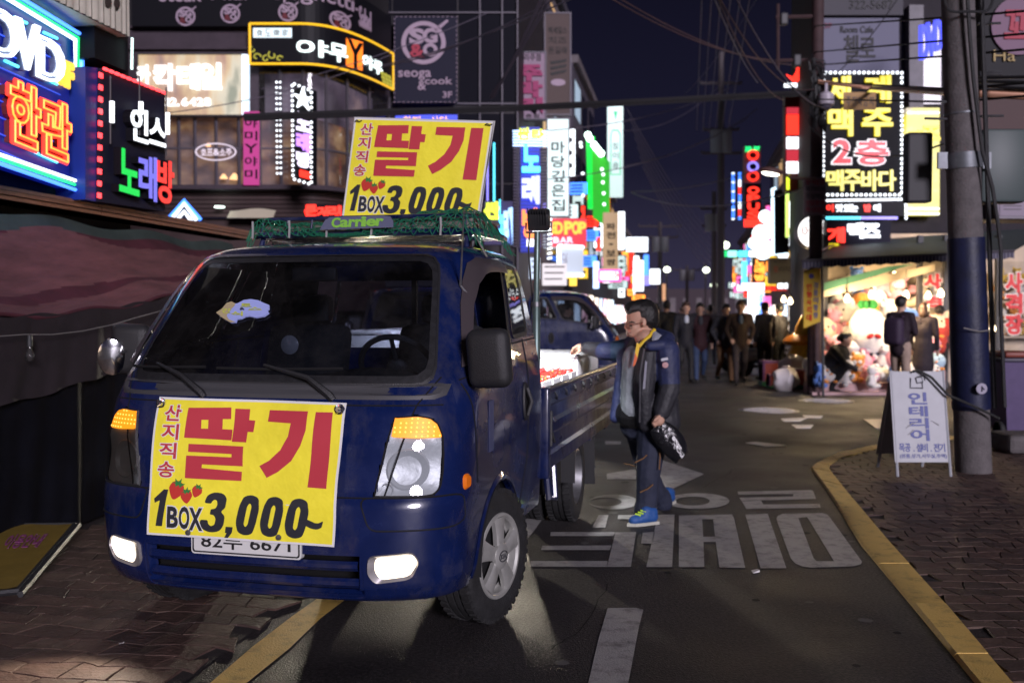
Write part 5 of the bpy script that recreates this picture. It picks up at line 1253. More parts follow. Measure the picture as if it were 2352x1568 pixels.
# ================================================================ ROUND-CORNER BUILDING ACROSS THE JUNCTION
def YA(px): return 19.6 + (2.0*((px-700)/173)**1.9 if px > 700 else 0.0)
def zA(py): return CAM_H + (714-py)/2287*19.6
def amap(px, py, e=0.0):
    Y = YA(px); X = (px-CX)/FPX*Y; h = 1.0
    d = np.array([((px+h-CX)*YA(px+h)-(px-h-CX)*YA(px-h))/FPX, YA(px+h)-YA(px-h)]); d /= np.linalg.norm(d)
    return np.array([X+d[1]*e, Y-d[0]*e, zA(py)])
def aband(y0_, y1_, x0, x1, m, name, parent, e=0.0, t=.0):
    n_ = max(2, int((x1-x0)/8)); b = MB(); xs = np.linspace(x0, x1, n_+1)
    if t:
        b.grid([[amap(x, y0_, e-t), amap(x, y0_, e), amap(x, y1_, e), amap(x, y1_, e-t), amap(x, y0_, e-t)] for x in xs])
        for x in (x0, x1): b.add([amap(x, y0_, e-t), amap(x, y0_, e), amap(x, y1_, e), amap(x, y1_, e-t)], [(0, 1, 2, 3)])
    else: b.grid([[amap(x, y0_, e), amap(x, y1_, e)] for x in xs])
    return b.build(name, m, parent)
stone = mat('stone_mauve', (.050, .036, .048), .8, var=.2, vscale=3, bump=.2, bscale=10); siding = mat('siding_brown', (.042, .022, .022), .7, var=.25, vscale=3)
glassd = mat('window_dark', (.010, .010, .015), .15, spec=.35); alum = mat('alu_frame', (.10, .09, .11), .5, metal=.4)
room = em_pattern('lit_room', [(.02, .012, .012), (.10, .045, .03), (.30, .15, .07), (.62, .40, .2)], .55, 1.6, stretch=(1, 1, 1.6))
bA = thing('corner_building', (-5.2, 20.2, 0), 'corner building with rounded glass bay and stacked restaurant signs', 'building')
aband(714, 500, 240, 905, siding, 'ground_wall', bA, -.2)
aband(500, 440, 250, 905, siding, 'siding_back', bA, -.06)
for k in range(6): aband(499-k*10, 491-k*10, 250, 905, siding, 'siding_board', bA, .0, .05)
aband(440, 428, 250, 905, stone, 'ledge', bA, .18, .25)
aband(428, 262, 250, 905, room, 'room_glow', bA, -.55)
aband(428, 265, 250, 905, glass('shop_glass', (.62, .60, .64), dirt=.05), 'window_glass', bA, -.02)
for x in (380, 415, 452, 500, 552, 600, 648, 700, 752, 800, 850, 895):
    b = MB(); b.tube([amap(x, 430, .0), amap(x, 165 if x > 600 else 262, .0)], .035, 4); b.build('mullion', alum, bA)
for y in (345,): aband(y, y-4, 250, 905, alum, 'transom', bA, .02, .06)
aband(264, 160, 598, 905, em_pattern('lit_room_violet', [(.015, .012, .025), (.06, .045, .075), (.16, .12, .18), (.40, .28, .30)], .55, 1.1), 'room_glow', bA, -.5)
aband(264, 160, 598, 905, MATS['shop_glass'], 'window_glass', bA, -.02)
aband(262, 70, 240, 598, stone, 'stone_wall', bA, -.05)
aband(168, 64, 590, 905, stone, 'stone_wall', bA, -.08)
aband(70, -420, 240, 905, mat('cladding_dark', (.010, .008, .011), .5, var=.3, vscale=2), 'upper_cladding', bA, -.10)
for y in (72, 120, 264): aband(y, y-5, 250, 598, stone, 'string_course', bA, .05, .12)
aband(440, 434, 250, 905, stone, 'gutter', bA, .32, .12)
for x, y in ((515, 478),):                                # soffit downlight
    p = amap(x, y, .25); b = MB(); b.lathe([(.09, 0), (.10, -.02), (.001, -.03)], p, n=16); b.build('downlight', em('downlight', (.8, 1, .9), 6), bA)
b = MB(); b.grid([[amap(x, 505, .35), amap(x, 484+3*math.sin(x*.05), .12)] for x in range(535, 640, 8)]); b.build('lit_soffit', mat('soffit_cream', (.62, .56, .42), .6), bA, smooth=True)
for x, y, r_ in ((360, 372, .06), (505, 404, .07), (530, 405, .09), (470, 330, .05)):
    b = MB(); b.lathe([(r_*.3, r_), (r_, 0), (r_*1.1, -r_*.3), (.001, -r_*.2)], amap(x, y, -.35), n=16); b.build('pendant_lamp', em('pendant', (1.0, .55, .25), 3.0), bA, smooth=True)
# --- top fascia with pan logos
pk = mat('print_pink', (.36, .27, .35), .6); mar = mat('print_maroon', (.14, .02, .03), .6)
fa = thing('restaurant_fascia', amap(560, 72), 'long black fascia with pan logos and dish names on the corner building', 'sign')
aband(72, -30, 318, 845, blackp2, 'panel', fa, .16, .12)
aband(72, -30, 845, 885, blackp2, 'panel', fa, .16, .12)
def laid(mp, s, box, m, parent, **k): return lay(mp, s, box, m, parent, dens=6, **k)
for s, bx in (('Steak', (381, -16, 476, 18)), ('Pilaf', (498, -14, 585, 14)), ('Spaghetti', (640, -22, 800, 24)), ('Salad', (812, -8, 838, 40))):
    laid(lambda x, y, e=0.0: amap(x, y, e+.165), s, bx, pk, fa, e0=0, e1=.02, bold=.008, name='lettering')
for x in (487, 612, 806): panel(lambda a, c_, e: amap(a, c_, e+.165), None, pk, fa, 0, .02, poly=oval(x, 4, 3, 3, 10), name='dot')
def pan_logo(parent, mp, cx_, cy_, r, fine=False):
    k = r/25.0
    v, f = poly2d([oval(cx_, cy_, r, r*.97, 40), oval(cx_, cy_, r*.80, r*.78, 40)]); v, f = dense(v, f, 6); MB().slab(v, f, mp, 0, .02).build('pan_ring', pk, parent)
    panel(mp, None, pk, parent, 0, .02, poly=[(cx_+r*.62, cy_-r*.72), (cx_+r*1.05, cy_-r*1.05), (cx_+r*1.13, cy_-r*.97), (cx_+r*.72, cy_-r*.60)], name='pan_handle')
    laid(mp, 'S', (cx_-r*.58, cy_-r*.60, cx_-r*.05, cy_+r*.02), pk, parent, e0=0, e1=.02, bold=.05); laid(mp, 'G', (cx_+r*.0, cy_-r*.62, cx_+r*.58, cy_-r*.02), pk, parent, e0=0, e1=.02, bold=.05)
    laid(mp, '&', (cx_-r*.60, cy_+r*.08, cx_-r*.02, cy_+r*.66), mar if not fine else mat('print_red', (.36, .03, .06), .6), parent, e0=0, e1=.02, bold=.03)
    v, f = poly2d([oval(cx_+r*.30, cy_+r*.32, r*.33, r*.30, 24), oval(cx_+r*.30, cy_+r*.32, r*.17, r*.15, 24)]); MB().slab(v, f, mp, 0, .02).build('fork_curl', pk, parent)
for x, y in ((440, 51), (541, 45), (671, 41), (771, 46)): pan_logo(fa, lambda a, c_, e=0.0: amap(a, c_, e+.165), x, y, 22)
# --- lit photograph sign (cocktail bar)
wsn = front(19.4, 445); ck = board('cocktail_sign', wsn, (318, 126, 556, 264), 'warm glowing bar sign with big white letters beside a lit white edge', t=.15, m=em_pattern('bar_photo', [(.10, .02, .01), (.55, .22, .04), (.95, .62, .2), (1.0, .9, .6), (.25, .30, .12)], .42, .9, stretch=(2.2, 1, .8)), frame=greyp)
panel(wsn.map, (556, 126, 569, 264), em('edge_glow', (.7, .85, 1), 1.5), ck, -.14, .03, name='lit_edge')
for ch, bx in zip('카칵테일', ((318, 152, 345, 196), (356, 150, 402, 208), (410, 150, 458, 206), (460, 148, 508, 205))): lay(wsn.map, ch, bx, em('letter_lit', (1, .98, .95), 1.4), ck, e0=.01, e1=.06, bold=.035)
for ch, x in zip('22.6428', (378, 392, 408, 418, 436, 453, 470)): lay(wsn.map, ch, (x, 226, x+(14 if ch != '.' else 4), 244) if ch != '.' else (x, 240, x+4, 244), MATS['letter_lit'], ck, e0=.01, e1=.03, bold=.03)
# --- curved black sign with yellow edge
cs = thing('curved_sign', amap(730, 162, .3), 'curved black restaurant sign with glowing yellow border and white letters', 'sign')
aband(161, 72, 589, 873, blackp2, 'panel', cs, .32, .26)
edg = em('edge_yellow', (1.0, .55, .02), 1.0); 
for y in (72, 161): b = MB(); b.tube([amap(x, y, .33) for x in np.linspace(589, 873, 50)], .022, 6); b.build('border_tube', edg, cs, smooth=True)
for x in (589, 873): b = MB(); b.tube([amap(x, 72, .33), amap(x, 161, .33)], .022, 6); b.build('border_tube', edg, cs)
cm_ = lambda x, y, e=0.0: amap(x, y, e+.325); lt = em('letter_pale', (.85, 1, .98), 1.8)
panel(cm_, (597, 82, 683, 103), em('plaque_white', (.8, .95, 1.0), 1.0), cs, 0, .012, name='plaque', dens=20)
for i, ch in enumerate('食도樂家'): laid(cm_, ch, (604+i*19, 85, 619+i*19, 100), inkm, cs, e0=.013, e1=.02)
for ch, bx in zip('야무야무', ((695, 108, 738, 143), (742, 108, 772, 146), (805, 110, 826, 140), (829, 112, 846, 142))): laid(cm_, ch, bx, lt, cs, e0=0, e1=.03, bold=.02)
panel(cm_, None, em('shirt_orange', (1.0, .22, .02), 1.5), cs, 0, .02, poly=[(772, 88), (804, 84), (803, 150), (771, 152)], name='orange_panel', dens=12)
laid(cm_, 'Y', (774, 90, 802, 150), blackp2, cs, e0=.02, e1=.03, bold=.02)
for cx_, cy_, r_, a0 in ((604, 146, 10, 0), (625, 150, 9, 1.4), (640, 142, 11, 2.2), (655, 150, 8, 0.4), (596, 130, 8, 1.8)):
    b = MB(); b.tube([cm_(cx_+r_*(1-.7*t)*math.cos(a0+t*5), cy_-r_*.9*(1-.7*t)*math.sin(a0+t*5), .01) for t in np.linspace(0, 1, 14)], .014, 5); b.build('vine_curl', em('vine', (.45, .42, .05), .8), cs, smooth=True)
for k in range(9): panel(cm_, None, MATS['vine'], cs, 0, .01, poly=oval(848+(k % 3)*8+(k//3)*2, 135+(k//3)*9, 4, 4.5, 8), name='printed_leaf', dens=10)
# --- pink banner, oval window sign, red lower letters
pkb = board('pink_banner', front(19.2, 576), (559, 256, 595, 425), 'narrow pink vertical banner hanging between the bar windows', cat='banner', t=.04, m=em('banner_pink', (.62, .06, .30), .45))
row(front(19.2, 576).map, '야미Y야미', (563, 268, 591, 415), blackp2, pkb, vertical=True, gap=.3, e0=.005, e1=.02, bold=.01)
ov = thing('oval_window_sign', amap(501, 372, .05), 'oval outline sign with small white letters on the upper window', 'sign')
v, f = poly2d([oval(501, 352, 47, 20, 40), oval(501, 352, 44, 17.5, 40)]); MB().slab(v, f, lambda x, y, e=0.0: amap(x, y, e+.04), 0, .02).build('oval_rim', em('white_dim', (.8, .7, .8), .8), ov)
row(lambda x, y, e=0.0: amap(x, y, e+.04), '호프&소주', (466, 345, 538, 360), MATS['white_dim'], ov, e0=0, e1=.02, bold=.01)
W2 = front(18.6, 740); rl = thing('red_letter_sign', W2.map(740, 500), 'red glowing letters over the ground floor, half hidden by the net', 'sign')
for ch, bx in zip('큰거리', ((702, 472, 728, 496), (730, 476, 752, 498), (754, 474, 782, 498))): lay(W2.map, ch, bx, neonR, rl, e0=0, e1=.05, bold=.05)
panel(W2.map, (698, 468, 786, 502), blackp2, rl, -.1, -.02)
# --- LED framed vertical sign standing out from the bay
WL = front(18.4, 690, R(-42)); lv = thing('led_vertical_sign', WL.map(700, 424), 'narrow vertical sign edged with white light dots standing out from the round bay', 'sign')
panel(WL.map, None, blackp2, lv, -.10, 0, poly=[(672, 190), (718, 208), (718, 425), (674, 412)])
bulbs(WL.map, along([(673, 192), (717, 209), (717, 424), (675, 411), (673, 192)], 46), ledW, lv, r=.026, e=.02)
for ch, bx, m_ in (('★', (683, 208, 714, 245), ledW), ('노', (686, 262, 713, 300), em('channel_lilac', (.85, .75, 1), 2.0)), ('래', (686, 308, 713, 346), em('channel_purple', (.55, .25, 1), 1.8)), ('방', (686, 352, 713, 384), MATS['channel_lilac'])): lay_sh(WL, ch, bx, .25, m_, lv, e0=.01, e1=.04, bold=.05)
panel(WL.map, None, neonR, lv, .0, .02, poly=[(690, 390), (713, 396), (713, 412), (690, 406)], name='red_plate')
b = MB()
for x in (654, 646):
    for k in range(18): b.ell(amap(x, 200+k*12, .25), (.022,)*3, nu=6, nv=4)
ls = tag(stuff(b.build('light_string', ledW)), 'strings of white light dots hanging on the round bay', 'string lights')

# ================================================================ DARK GLASS BUILDING WITH THE PAN SIGN
WB = front(22.7, 1000); bB = thing('glass_building', WB.map(1030, 714), 'dark glass-clad building between the round bay and the lane', 'building')
b = MB(); 
P3 = [WB.map(868, 700), WB.map(1190, 700)]
A_, B_ = P3[0]*[1, 1, 0], P3[1]*[1, 1, 0]; C_, D_ = B_+SU*4, A_+SU*6
hB = 13.0
b.add([A_, B_, C_, D_]+[p+np.array([0, 0, hB]) for p in (A_, B_, C_, D_)], [(0,1,5,4),(1,2,6,5),(2,3,7,6),(3,0,4,7),(4,5,6,7)]); b.build('facade', mat('facade_dark', (.018, .014, .019), .6, var=.25, vscale=2), bB)
for i, (x0, x1) in enumerate(((872, 900), (903, 1050), (1054, 1100), (1103, 1150), (1153, 1186))):
    for y0_, y1_ in ((-160, 30), (34, 236), (262, 420), (424, 560)):
        panel(WB.map, (x0, y0_, x1, y1_), glassd, bB, .0, .03, name='glass_panel')
for y in (238, 30): panel(WB.map, (868, y, 1190, y+3), alum, bB, .0, .08, name='rail')
for x in (1101, 1152, 1187): panel(WB.map, (x, -160, x+3, 620), alum, bB, .0, .12, name='mullion')
for x, m_ in ((1120, neonV), (1135, neonC)):
    edge_tubes(WB.map, [(x, 330), (x, 470)], m_, bB, r=.02, e=.10, closed=False, name='neon_strip')
sg_ = board('pan_sign', front(22.3, 976), (905, 38, 1050, 236), 'black square sign with white pan logo and lower-case letters', t=.12, m=navy)
wb_ = front(22.3, 976).map
for i, p in enumerate(along([(905, 38), (1050, 38), (1050, 236), (905, 236), (905, 38)], 120)):
    if i % 2: continue
b = MB()
for p in along([(906, 39), (1049, 39), (1049, 235), (906, 235), (906, 39)], 64): b.box(wb_(p[0], p[1], .008), (.05 if p[1] < 40 or p[1] > 234 else .012, .01, .012 if p[1] < 40 or p[1] > 234 else .05))
stuff(b.build('dashed_edge', pk, sg_))
pan_logo(sg_, wb_, 973, 99, 51, True)
for s, bx in (('seoga', (915, 163, 990, 184)), ('&', (960, 186, 978, 207)), ('cook', (976, 178, 1038, 194)), ('3F', (1017, 211, 1038, 225))): lay(wb_, s, bx, pk, sg_, e0=.0, e1=.02, bold=.012, name='lettering')
bs = board('blue_light_sign', front(22.2, 980), (908, 264, 1050, 300), 'glowing blue sign with orange ends behind the roof banner', t=.1, m=em('blue_panel', (.05, .08, .8), 1.0))
row(front(22.2, 980).map, '환전 상담', (925, 268, 1030, 296), em('orange_letter', (1, .5, .1), 1.6), bs, e0=.01, e1=.03)
# ================================================================ THE LANE BEYOND: HOUSES AND HANGING SIGNS
wallm = [mat('wall_lane_%d' % i, c_, .8, var=.25, vscale=1.5, bump=.2, bscale=5) for i, c_ in enumerate([(.10, .08, .10), (.06, .05, .07), (.13, .11, .12), (.05, .044, .06)])]
winl = [em('win_cool', (.5, .65, .8), .5), em('win_warm', (.9, .55, .25), .5), glassd, glassd]
def lane_house(off, a0, a1, h, side, mi, label, floors=4, lit=()):
    o = thing('lane_house', street(off, (a0+a1)/2), label, 'house', 'houses along the lane')
    d = 7.0*side
    P = [street(off, a0), street(off, a1), street(off+d, a1), street(off+d, a0)]; b = MB()
    b.add(P+[p+np.array([0, 0, h]) for p in P], [(0,1,5,4),(1,2,6,5),(2,3,7,6),(3,0,4,7),(4,5,6,7)]); b.build('wall', wallm[mi % 4], o)
    fh = h/floors; nb = max(1, int((a1-a0)/2.2))
    for k in range(floors):
        for j in range(nb):
            a = a0+(a1-a0)*(j+.5)/nb; z = k*fh+fh*.55; w_ = (a1-a0)/nb*.36
            q = [street(off-side*.03, a-w_, z-fh*.24), street(off-side*.03, a+w_, z-fh*.24), street(off-side*.03, a+w_, z+fh*.26), street(off-side*.03, a-w_, z+fh*.26)]
            m_ = em_pattern('shop_front_%d' % ((j+mi) % 3), [[(.15,.1,.1),(.9,.75,.6),(1,.95,.9)], [(.1,.12,.2),(.6,.75,.95),(1,1,1)], [(.2,.06,.1),(.9,.5,.6),(1,.9,.8)]][(j+mi) % 3], 2.4, 1.2) if k == 0 else winl[(j*3+k+mi) % 4]
            b = MB(); b.add(q, [(0, 1, 2, 3)]); wn = b.build('shop_front' if k == 0 else 'window', m_, o)
    b = MB(); Q = [street(off-side*.2, a0, h), street(off-side*.2, a1, h), street(off+d, a1, h), street(off+d, a0, h)]
    b.add(Q+[p+np.array([0, 0, .3]) for p in Q], [(0,1,5,4),(1,2,6,5),(2,3,7,6),(3,0,4,7),(4,5,6,7),(0,3,2,1)]); b.build('parapet', wallm[(mi+1) % 4], o)
    return o
LO, RO = -4.3, 4.4
lane_house(LO, 24.5, 31, 10.5, -1, 0, 'mauve four-storey house behind the blue song-room sign', 4)
lane_house(LO-.3, 31.2, 38, 12.5, -1, 2, 'pale tall house with a concrete roof edge behind the green-lit sign', 5)
lane_house(LO, 38.2, 47, 11, -1, 1, 'grey house behind the tall white bottle sign', 4)
lane_house(LO, 47.2, 60, 8, -1, 3, 'low dark house further down the lane past the bottle sign', 3)
lane_house(LO, 60.2, 85, 7, -1, 1, 'long low house near the far end of the lane, left row', 3)
lane_house(RO+.3, 26, 33, 11, 1, 3, 'dark house behind the white-edged black board', 4)
lane_house(RO, 33.2, 42, 12, 1, 1, 'grey house behind the traffic-light coloured ring sign', 5)
lane_house(RO, 42.2, 55, 9, 1, 0, 'mauve house behind the string of blue vertical lights', 4)
lane_house(RO, 55.2, 85, 7, 1, 3, 'long dark house near the far end of the lane, right row', 3)
# far closing row
b = MB(); q0, q1 = atY(1380, 714, 120), atY(1800, 714, 120)
fb_ = thing('far_block', (q0+q1)/2*np.array([1, 1, 0]), 'low dim block closing the far end of the lane', 'building')
b.add([(q0[0], 120, 0), (q1[0], 120, 0), (q1[0], 126, 0), (q0[0], 126, 0), (q0[0], 120, 4.2), (q1[0], 120, 4.2), (q1[0], 126, 4.2), (q0[0], 126, 4.2)], [(0,1,5,4),(1,2,6,5),(2,3,7,6),(3,0,4,7),(4,5,6,7)]); b.build('wall', mat('far_wall', (.05, .036, .045), .9), fb_)
for k in range(14):
    x = q0[0]+(q1[0]-q0[0])*(k+.5)/14; b = MB(); b.box((x, 119.95, 1.8), (.7, .06, 2.6)); b.build('pillar', wallm[2], fb_)
def vsign(name, box, Y, label, m, chars=None, cm_=None, cbox=None, t=.22, frame=None, gap=.18, bold=.02, vertical=True, cat='sign', yaw=0.0, **k):
    wl = front(Y, (box[0]+box[2])/2, yaw); o = board(name, wl, box, label, cat, t, m, frame)
    if chars: row(wl.map, chars, cbox or (box[0]+4, box[1]+4, box[2]-4, box[3]-4), cm_, o, vertical=vertical, gap=gap, e0=.01, e1=.05, bold=bold, **k)
    # bracket back to the house front
    return o, wl.map
# left row, nearest first
o, m_ = vsign('tavern_sign', (1176, 122, 1252, 272), 23.5, 'unlit white tavern sign with fat purple letters', mat('sign_lilac', (.27, .19, .26), .6), '주막리', mat('purple_paint', (.30, .03, .12), .6), (1188, 150, 1242, 262), bold=.06, gap=.1, frame=alum)
lay(m_, '포리주점', (1190, 124, 1242, 140), inkm, o, e0=.01, e1=.02, name='lettering'); lay(m_, '신촌점', (1190, 262, 1238, 271), inkm, o, e0=.01, e1=.02, name='lettering')
o, m_ = vsign('brown_sign', (1253, 32, 1309, 262), 27.5, 'tall brown unlit menu sign with handwritten lines and a drawn fish', mat('sign_taupe', (.085, .058, .055), .7), None, frame=alum)
for i, s in enumerate(('벡세일스', '치즈', '돈길래')): lay(m_, s, (1260, 62+i*23, 1302, 78+i*23), inkm, o, e0=.01, e1=.02, name='lettering')
for k in range(3): panel(m_, None, inkm, o, .01, .02, poly=[(1264, 142+k*13), (1302, 136+k*12), (1300, 142+k*12), (1266, 148+k*13)], name='brush_stroke')
v, f = poly2d([oval(1282, 190, 17, 8, 20)]); MB().slab(v, f, m_, .01, .02).build('drawn_fish', pk, o)
blu = em('sign_deepblue', (.006, .02, .38), .8, base=(.01, .02, .2)); wn_ = em('blue_white', (.45, .62, 1.0), 2.8)
o, m_ = vsign('song_room_tower', (1196, 292, 1240, 578), 22.6, 'tall blue neon sign with cyan, violet and orange letters stacked on it', blu, t=.35)
for i, (ch, bx, mm) in enumerate((('노', (1201, 338, 1238, 393), neonC), ('래', (1201, 408, 1237, 466), em('channel_bluewhite', (.42, .45, 1.0), 2.4)), ('방', (1201, 482, 1238, 545), em('channel_orange', (1.0, .25, .05), 1.7)))): lay(m_, ch, bx, mm, o, e0=.02, e1=.10, bold=.05)
for i, (ch, bx) in enumerate((('싼', (1190, 297, 1216, 322)), ('타', (1222, 300, 1248, 322)))): lay(m_, ch, bx, lime_e, o, e0=.05, e1=.12, bold=.05)
for k in range(6): edge_tubes(m_, [(1178, 302+k*6.5), (1258, 303+k*6.5)], wn_, o, r=.018, e=.03, closed=False)
for k in range(28): edge_tubes(m_, [(1196, 345+k*8.2), (1240, 345+k*8.2)], em('neon_blue_line', (.05, .08, .8), .7), o, r=.010, e=.012, closed=False)
for k in range(32):
    for x0, x1 in ((1179, 1195), (1241, 1258)): panel(m_, (x0, 340+k*7.2, x1, 343.4+k*7.2), mat('louvre', (.10, .08, .13), .5), o, -.2, .02, name='louvre')
panel(m_, (1210, 550, 1234, 566), ledW, o, .01, .03, name='lit_plate')
o, m_ = vsign('white_house_sign', (1258, 274, 1306, 496), 25.5, 'tall white light box with black brush letters', litW, '마당깊은집', inkm, (1267, 322, 1297, 488), gap=.22, bold=.012, frame=alum)
o, m_ = vsign('corner_song_sign', (1112, 462, 1178, 562), 20.8, 'low sign of lime and pale blue letters peeping out behind the green net', mat('sign_violet', (.04, .03, .12), .5))
for ch, bx, mm in (('싼', (1114, 466, 1146, 502), lime_e), ('노', (1146, 465, 1158, 540), neonC), ('래', (1158, 482, 1176, 560), em('channel_ice', (.35, .6, 1), 2.0))): lay(m_, ch, bx, mm, o, e0=.01, e1=.06, bold=.06)
wg_ = front(31, 1368, R(-40)); gs = thing('green_sign', wg_.map(1368, 470), 'green glowing corner sign topped with round lamps', 'sign')
grn = em('sign_green', (.01, .62, .06), 1.5)
panel(wg_.map, None, grn, gs, -.2, 0, poly=[(1346, 318), (1358, 312), (1358, 478), (1350, 480)]); panel(wg_.map, None, em('sign_green2', (.03, .42, .03), 1.1), gs, -.2, 0, poly=[(1360, 330), (1392, 372), (1392, 520), (1362, 500)])
bulbs(wg_.map, [(1357, 312), (1361, 320), (1371, 334), (1376, 341), (1381, 347), (1387, 354)], em('bulb_mint', (.7, 1, .85), 6), gs, r=.11, e=.15)
bulbs(wg_.map, [(1340, 330), (1341, 338), (1389, 390), (1392, 402), (1391, 420), (1345, 400), (1346, 450), (1393, 445), (1394, 470)], ledW, gs, r=.05, e=.15)
o, m_ = vsign('bottle_sign', (1396, 242, 1431, 452), 38, 'very tall white light box printed with a green bottle outline', litW)
v, f = poly2d([[(1402,402),(1402,310),(1406,298),(1420,298),(1426,310),(1426,402)], [(1404,400),(1404,312),(1407,301),(1419,301),(1424,312),(1424,400)]]); MB().slab(v, f, m_, .01, .03).build('bottle_outline', em('bottle_green', (.02, .6, .25), .8), o)
panel(m_, None, MATS['bottle_green'], o, .01, .03, poly=[(1409, 256), (1419, 256), (1414, 276)], name='bottle_top'); row(m_, '참이슬', (1407, 325, 1421, 390), mat('sign_teal', (.05, .2, .18), .6), o, vertical=True, gap=.3, e0=.01, e1=.03)
for x, y in ((1405, 470), (1413, 466), (1420, 458), (1398, 475), (1425, 448)): pass
redl = em('sign_redpink', (.75, .05, .08), .9)
o, m_ = vsign('red_pop_sign', (1268, 502, 1346, 566), 27.5, 'red light box with orange tube letters over the white word BAR', redl, yaw=R(-8))
for ch, bx in zip('EDPOP', ((1268, 512, 1276, 535), (1276, 511, 1292, 536), (1298, 510, 1314, 537), (1315, 510, 1330, 537), (1331, 511, 1345, 535))): lay(m_, ch, bx, neonO, o, e0=.01, e1=.06, bold=.05)
for ch, bx in zip('BAR', ((1272, 545, 1284, 558), (1287, 545, 1301, 558), (1304, 545, 1316, 558))): lay(m_, ch, bx, em('white_soft', (.8, .8, 1), 1.2), o, e0=.01, e1=.04, bold=.03)
b = MB()
for k in range(9): b.tube([m_(1258, 506+k*11, .05), m_(1268, 504+k*11, .05)], .03, 6)
stuff(b.build('lit_rungs', ledW, o))
o, m_ = vsign('grey_lit_sign', (1284, 566, 1340, 630), 25.8, 'pale grey light box with a white lit edge and a rounded stroke', em('sign_paleblue', (.55, .62, .75), .75))
bulbs(m_, along([(1283, 565), (1283, 632), (1340, 632)], 26)+along([(1283, 565), (1340, 568)], 12), ledW, o, r=.05, e=.03); lay(m_, '도시', (1292, 580, 1302, 612), mat('sign_plum', (.25, .12, .2), .6), o, e0=.01, e1=.02, name='lettering')
o, m_ = vsign('pancake_sign', (1386, 488, 1420, 620), 30, 'beige vertical sign with black letters for pancake and pork', em('sign_beige', (.45, .30, .16), .8), '파전·보쌈', inkm, (1393, 510, 1413, 612), gap=.3, bold=.02)
for nm, bx, Y, lab, mm in (('lit_strip_sign', (1421, 486, 1435, 572), 31, 'narrow bright white strip sign beside the beige pancake sign', ledW), ('small_lit_sign', (1440, 545, 1488, 577), 47, 'small wide white light box under an orange roof edge', ledW), ('far_white_sign', (1456, 598, 1478, 668), 50, 'upright white light box far down the lane beside a blue one', ledW),
        ('far_blue_sign', (1480, 585, 1490, 632), 52, 'slim blue light box beside the far upright white one', neonB), ('far_lilac_sign', (1479, 632, 1492, 655), 54, 'small lilac light box under the slim blue one', neonV), ('far_cube_sign', (1494, 618, 1516, 652), 56, 'square white light box far down the lane', ledW), ('far_orange_sign', (1512, 652, 1530, 690), 62, 'dim orange light box at the far left shops', em('sign_peach', (.9, .45, .25), .9)),
        ('pale_menu_sign', (1246, 605, 1302, 655), 24, 'pale menu board above the second blue truck', em('menu_pale', (.75, .7, .72), .8)), ('led_column', (1364, 600, 1376, 662), 34, 'column of blue white lights at the left of the pink light board', wn_), ('cool_box_sign', (1216, 592, 1240, 640), 22.5, 'bluish white light box low beside the song-room tower', em('cool_box', (.6, .75, .95), .9)),
        ('red_small_sign', (1372, 545, 1380, 575), 33, 'tiny red and white light box below the green sign', neonR), ('yellow_lamp_sign', (1309, 638, 1325, 656), 26, 'small warm yellow light box under the pale grey sign', neonY), ('pink_spot_sign', (1385, 590, 1393, 610), 33, 'small pink light box beside the beige pancake sign', neonP)):
    o, m_ = vsign(nm, bx, Y, lab, mm, t=.3)
    if bx[2]-bx[0] > 20:
        for k in range(3): panel(m_, (bx[0]+5, bx[1]+6+k*(bx[3]-bx[1])*.28, bx[2]-5-3*k, bx[1]+9+k*(bx[3]-bx[1])*.28), greyp, o, .01, .02, name='text_line')
o, m_ = vsign('pink_led_sign', (1376, 622, 1424, 644), 29, 'white and red light board edged with pink dots', ledW); bulbs(m_, along([(1376, 621), (1425, 621), (1425, 645), (1376, 645), (1376, 621)], 40), neonP, o, r=.04, e=.02); lay(m_, '어', (1410, 624, 1422, 642), neonR, o, e0=.01, e1=.03, bold=.05)
# right row
o, m_ = vsign('ring_sign', (1710, 336, 1747, 418), 33, 'sign with two red rings and a blue ring under green letters', mat('sign_greyred', (.30, .12, .12), .6))
row(m_, '보니따', (1711, 337, 1746, 348), neonG, o, vertical=False, gap=.1, e0=.01, e1=.04, bold=.05)
for y, mm in ((357, neonR), (383, neonV), (405, neonR)):
    v, f = poly2d([oval(1729, y, 13, 12, 28), oval(1729, y, 8.5, 7.5, 28)]); MB().slab(v, f, m_, .01, .06).build('ring', mm, o)
    panel(m_, None, redb if mm is neonR else navy, o, .01, .03, poly=oval(1729, y, 8, 7, 20), name='ring_core')
o, m_ = vsign('red_letter_column', (1712, 422, 1748, 522), 33.4, 'column of red letters on black below the ring sign', blackp2, 'OPUS1', neonR, (1718, 428, 1742, 522), gap=.18, bold=.04)
for nm, x0, x1, lab in (('blue_string', 1680, 1688, 'string of blue lights hanging left of the ring sign'), ('violet_string', 1694, 1704, 'string of white, violet and red lights next to the ring sign')):
    b = MB(); wl = front(36, x0)
    for k in range(26): b.rbox(wl.map((x0+x1)/2, 398+k*4.2, 0), (.10, .06, .04), .01, mi=(k//4 % 3 if nm[0] == 'v' else (0 if k % 5 else 1)))
    tag(stuff(b.build(nm, [neonB, ledW, neonR])), lab, 'string lights')
o = thing('globe_cluster', front(30, 1752).map(1752, 592), 'cluster of bright white globe lamps on a bracket', 'lamp'); wl = front(30, 1752)
for x, y, r_ in ((1757, 497, .19), (1748, 537, .27), (1771, 528, .26), (1731, 558, .17), (1752, 575, .28), (1771, 570, .22)): b = MB(); b.ell(wl.map(x, y), (r_, r_*.6, r_), nu=20, nv=12); b.build('globe', em('globe_white', (.85, .97, 1), 2.6), o, smooth=True)
b = MB(); b.tube([wl.map(1760, 490, -.2), wl.map(1760, 600, -.2)], .03, 6); b.build('bracket', greyp, o)
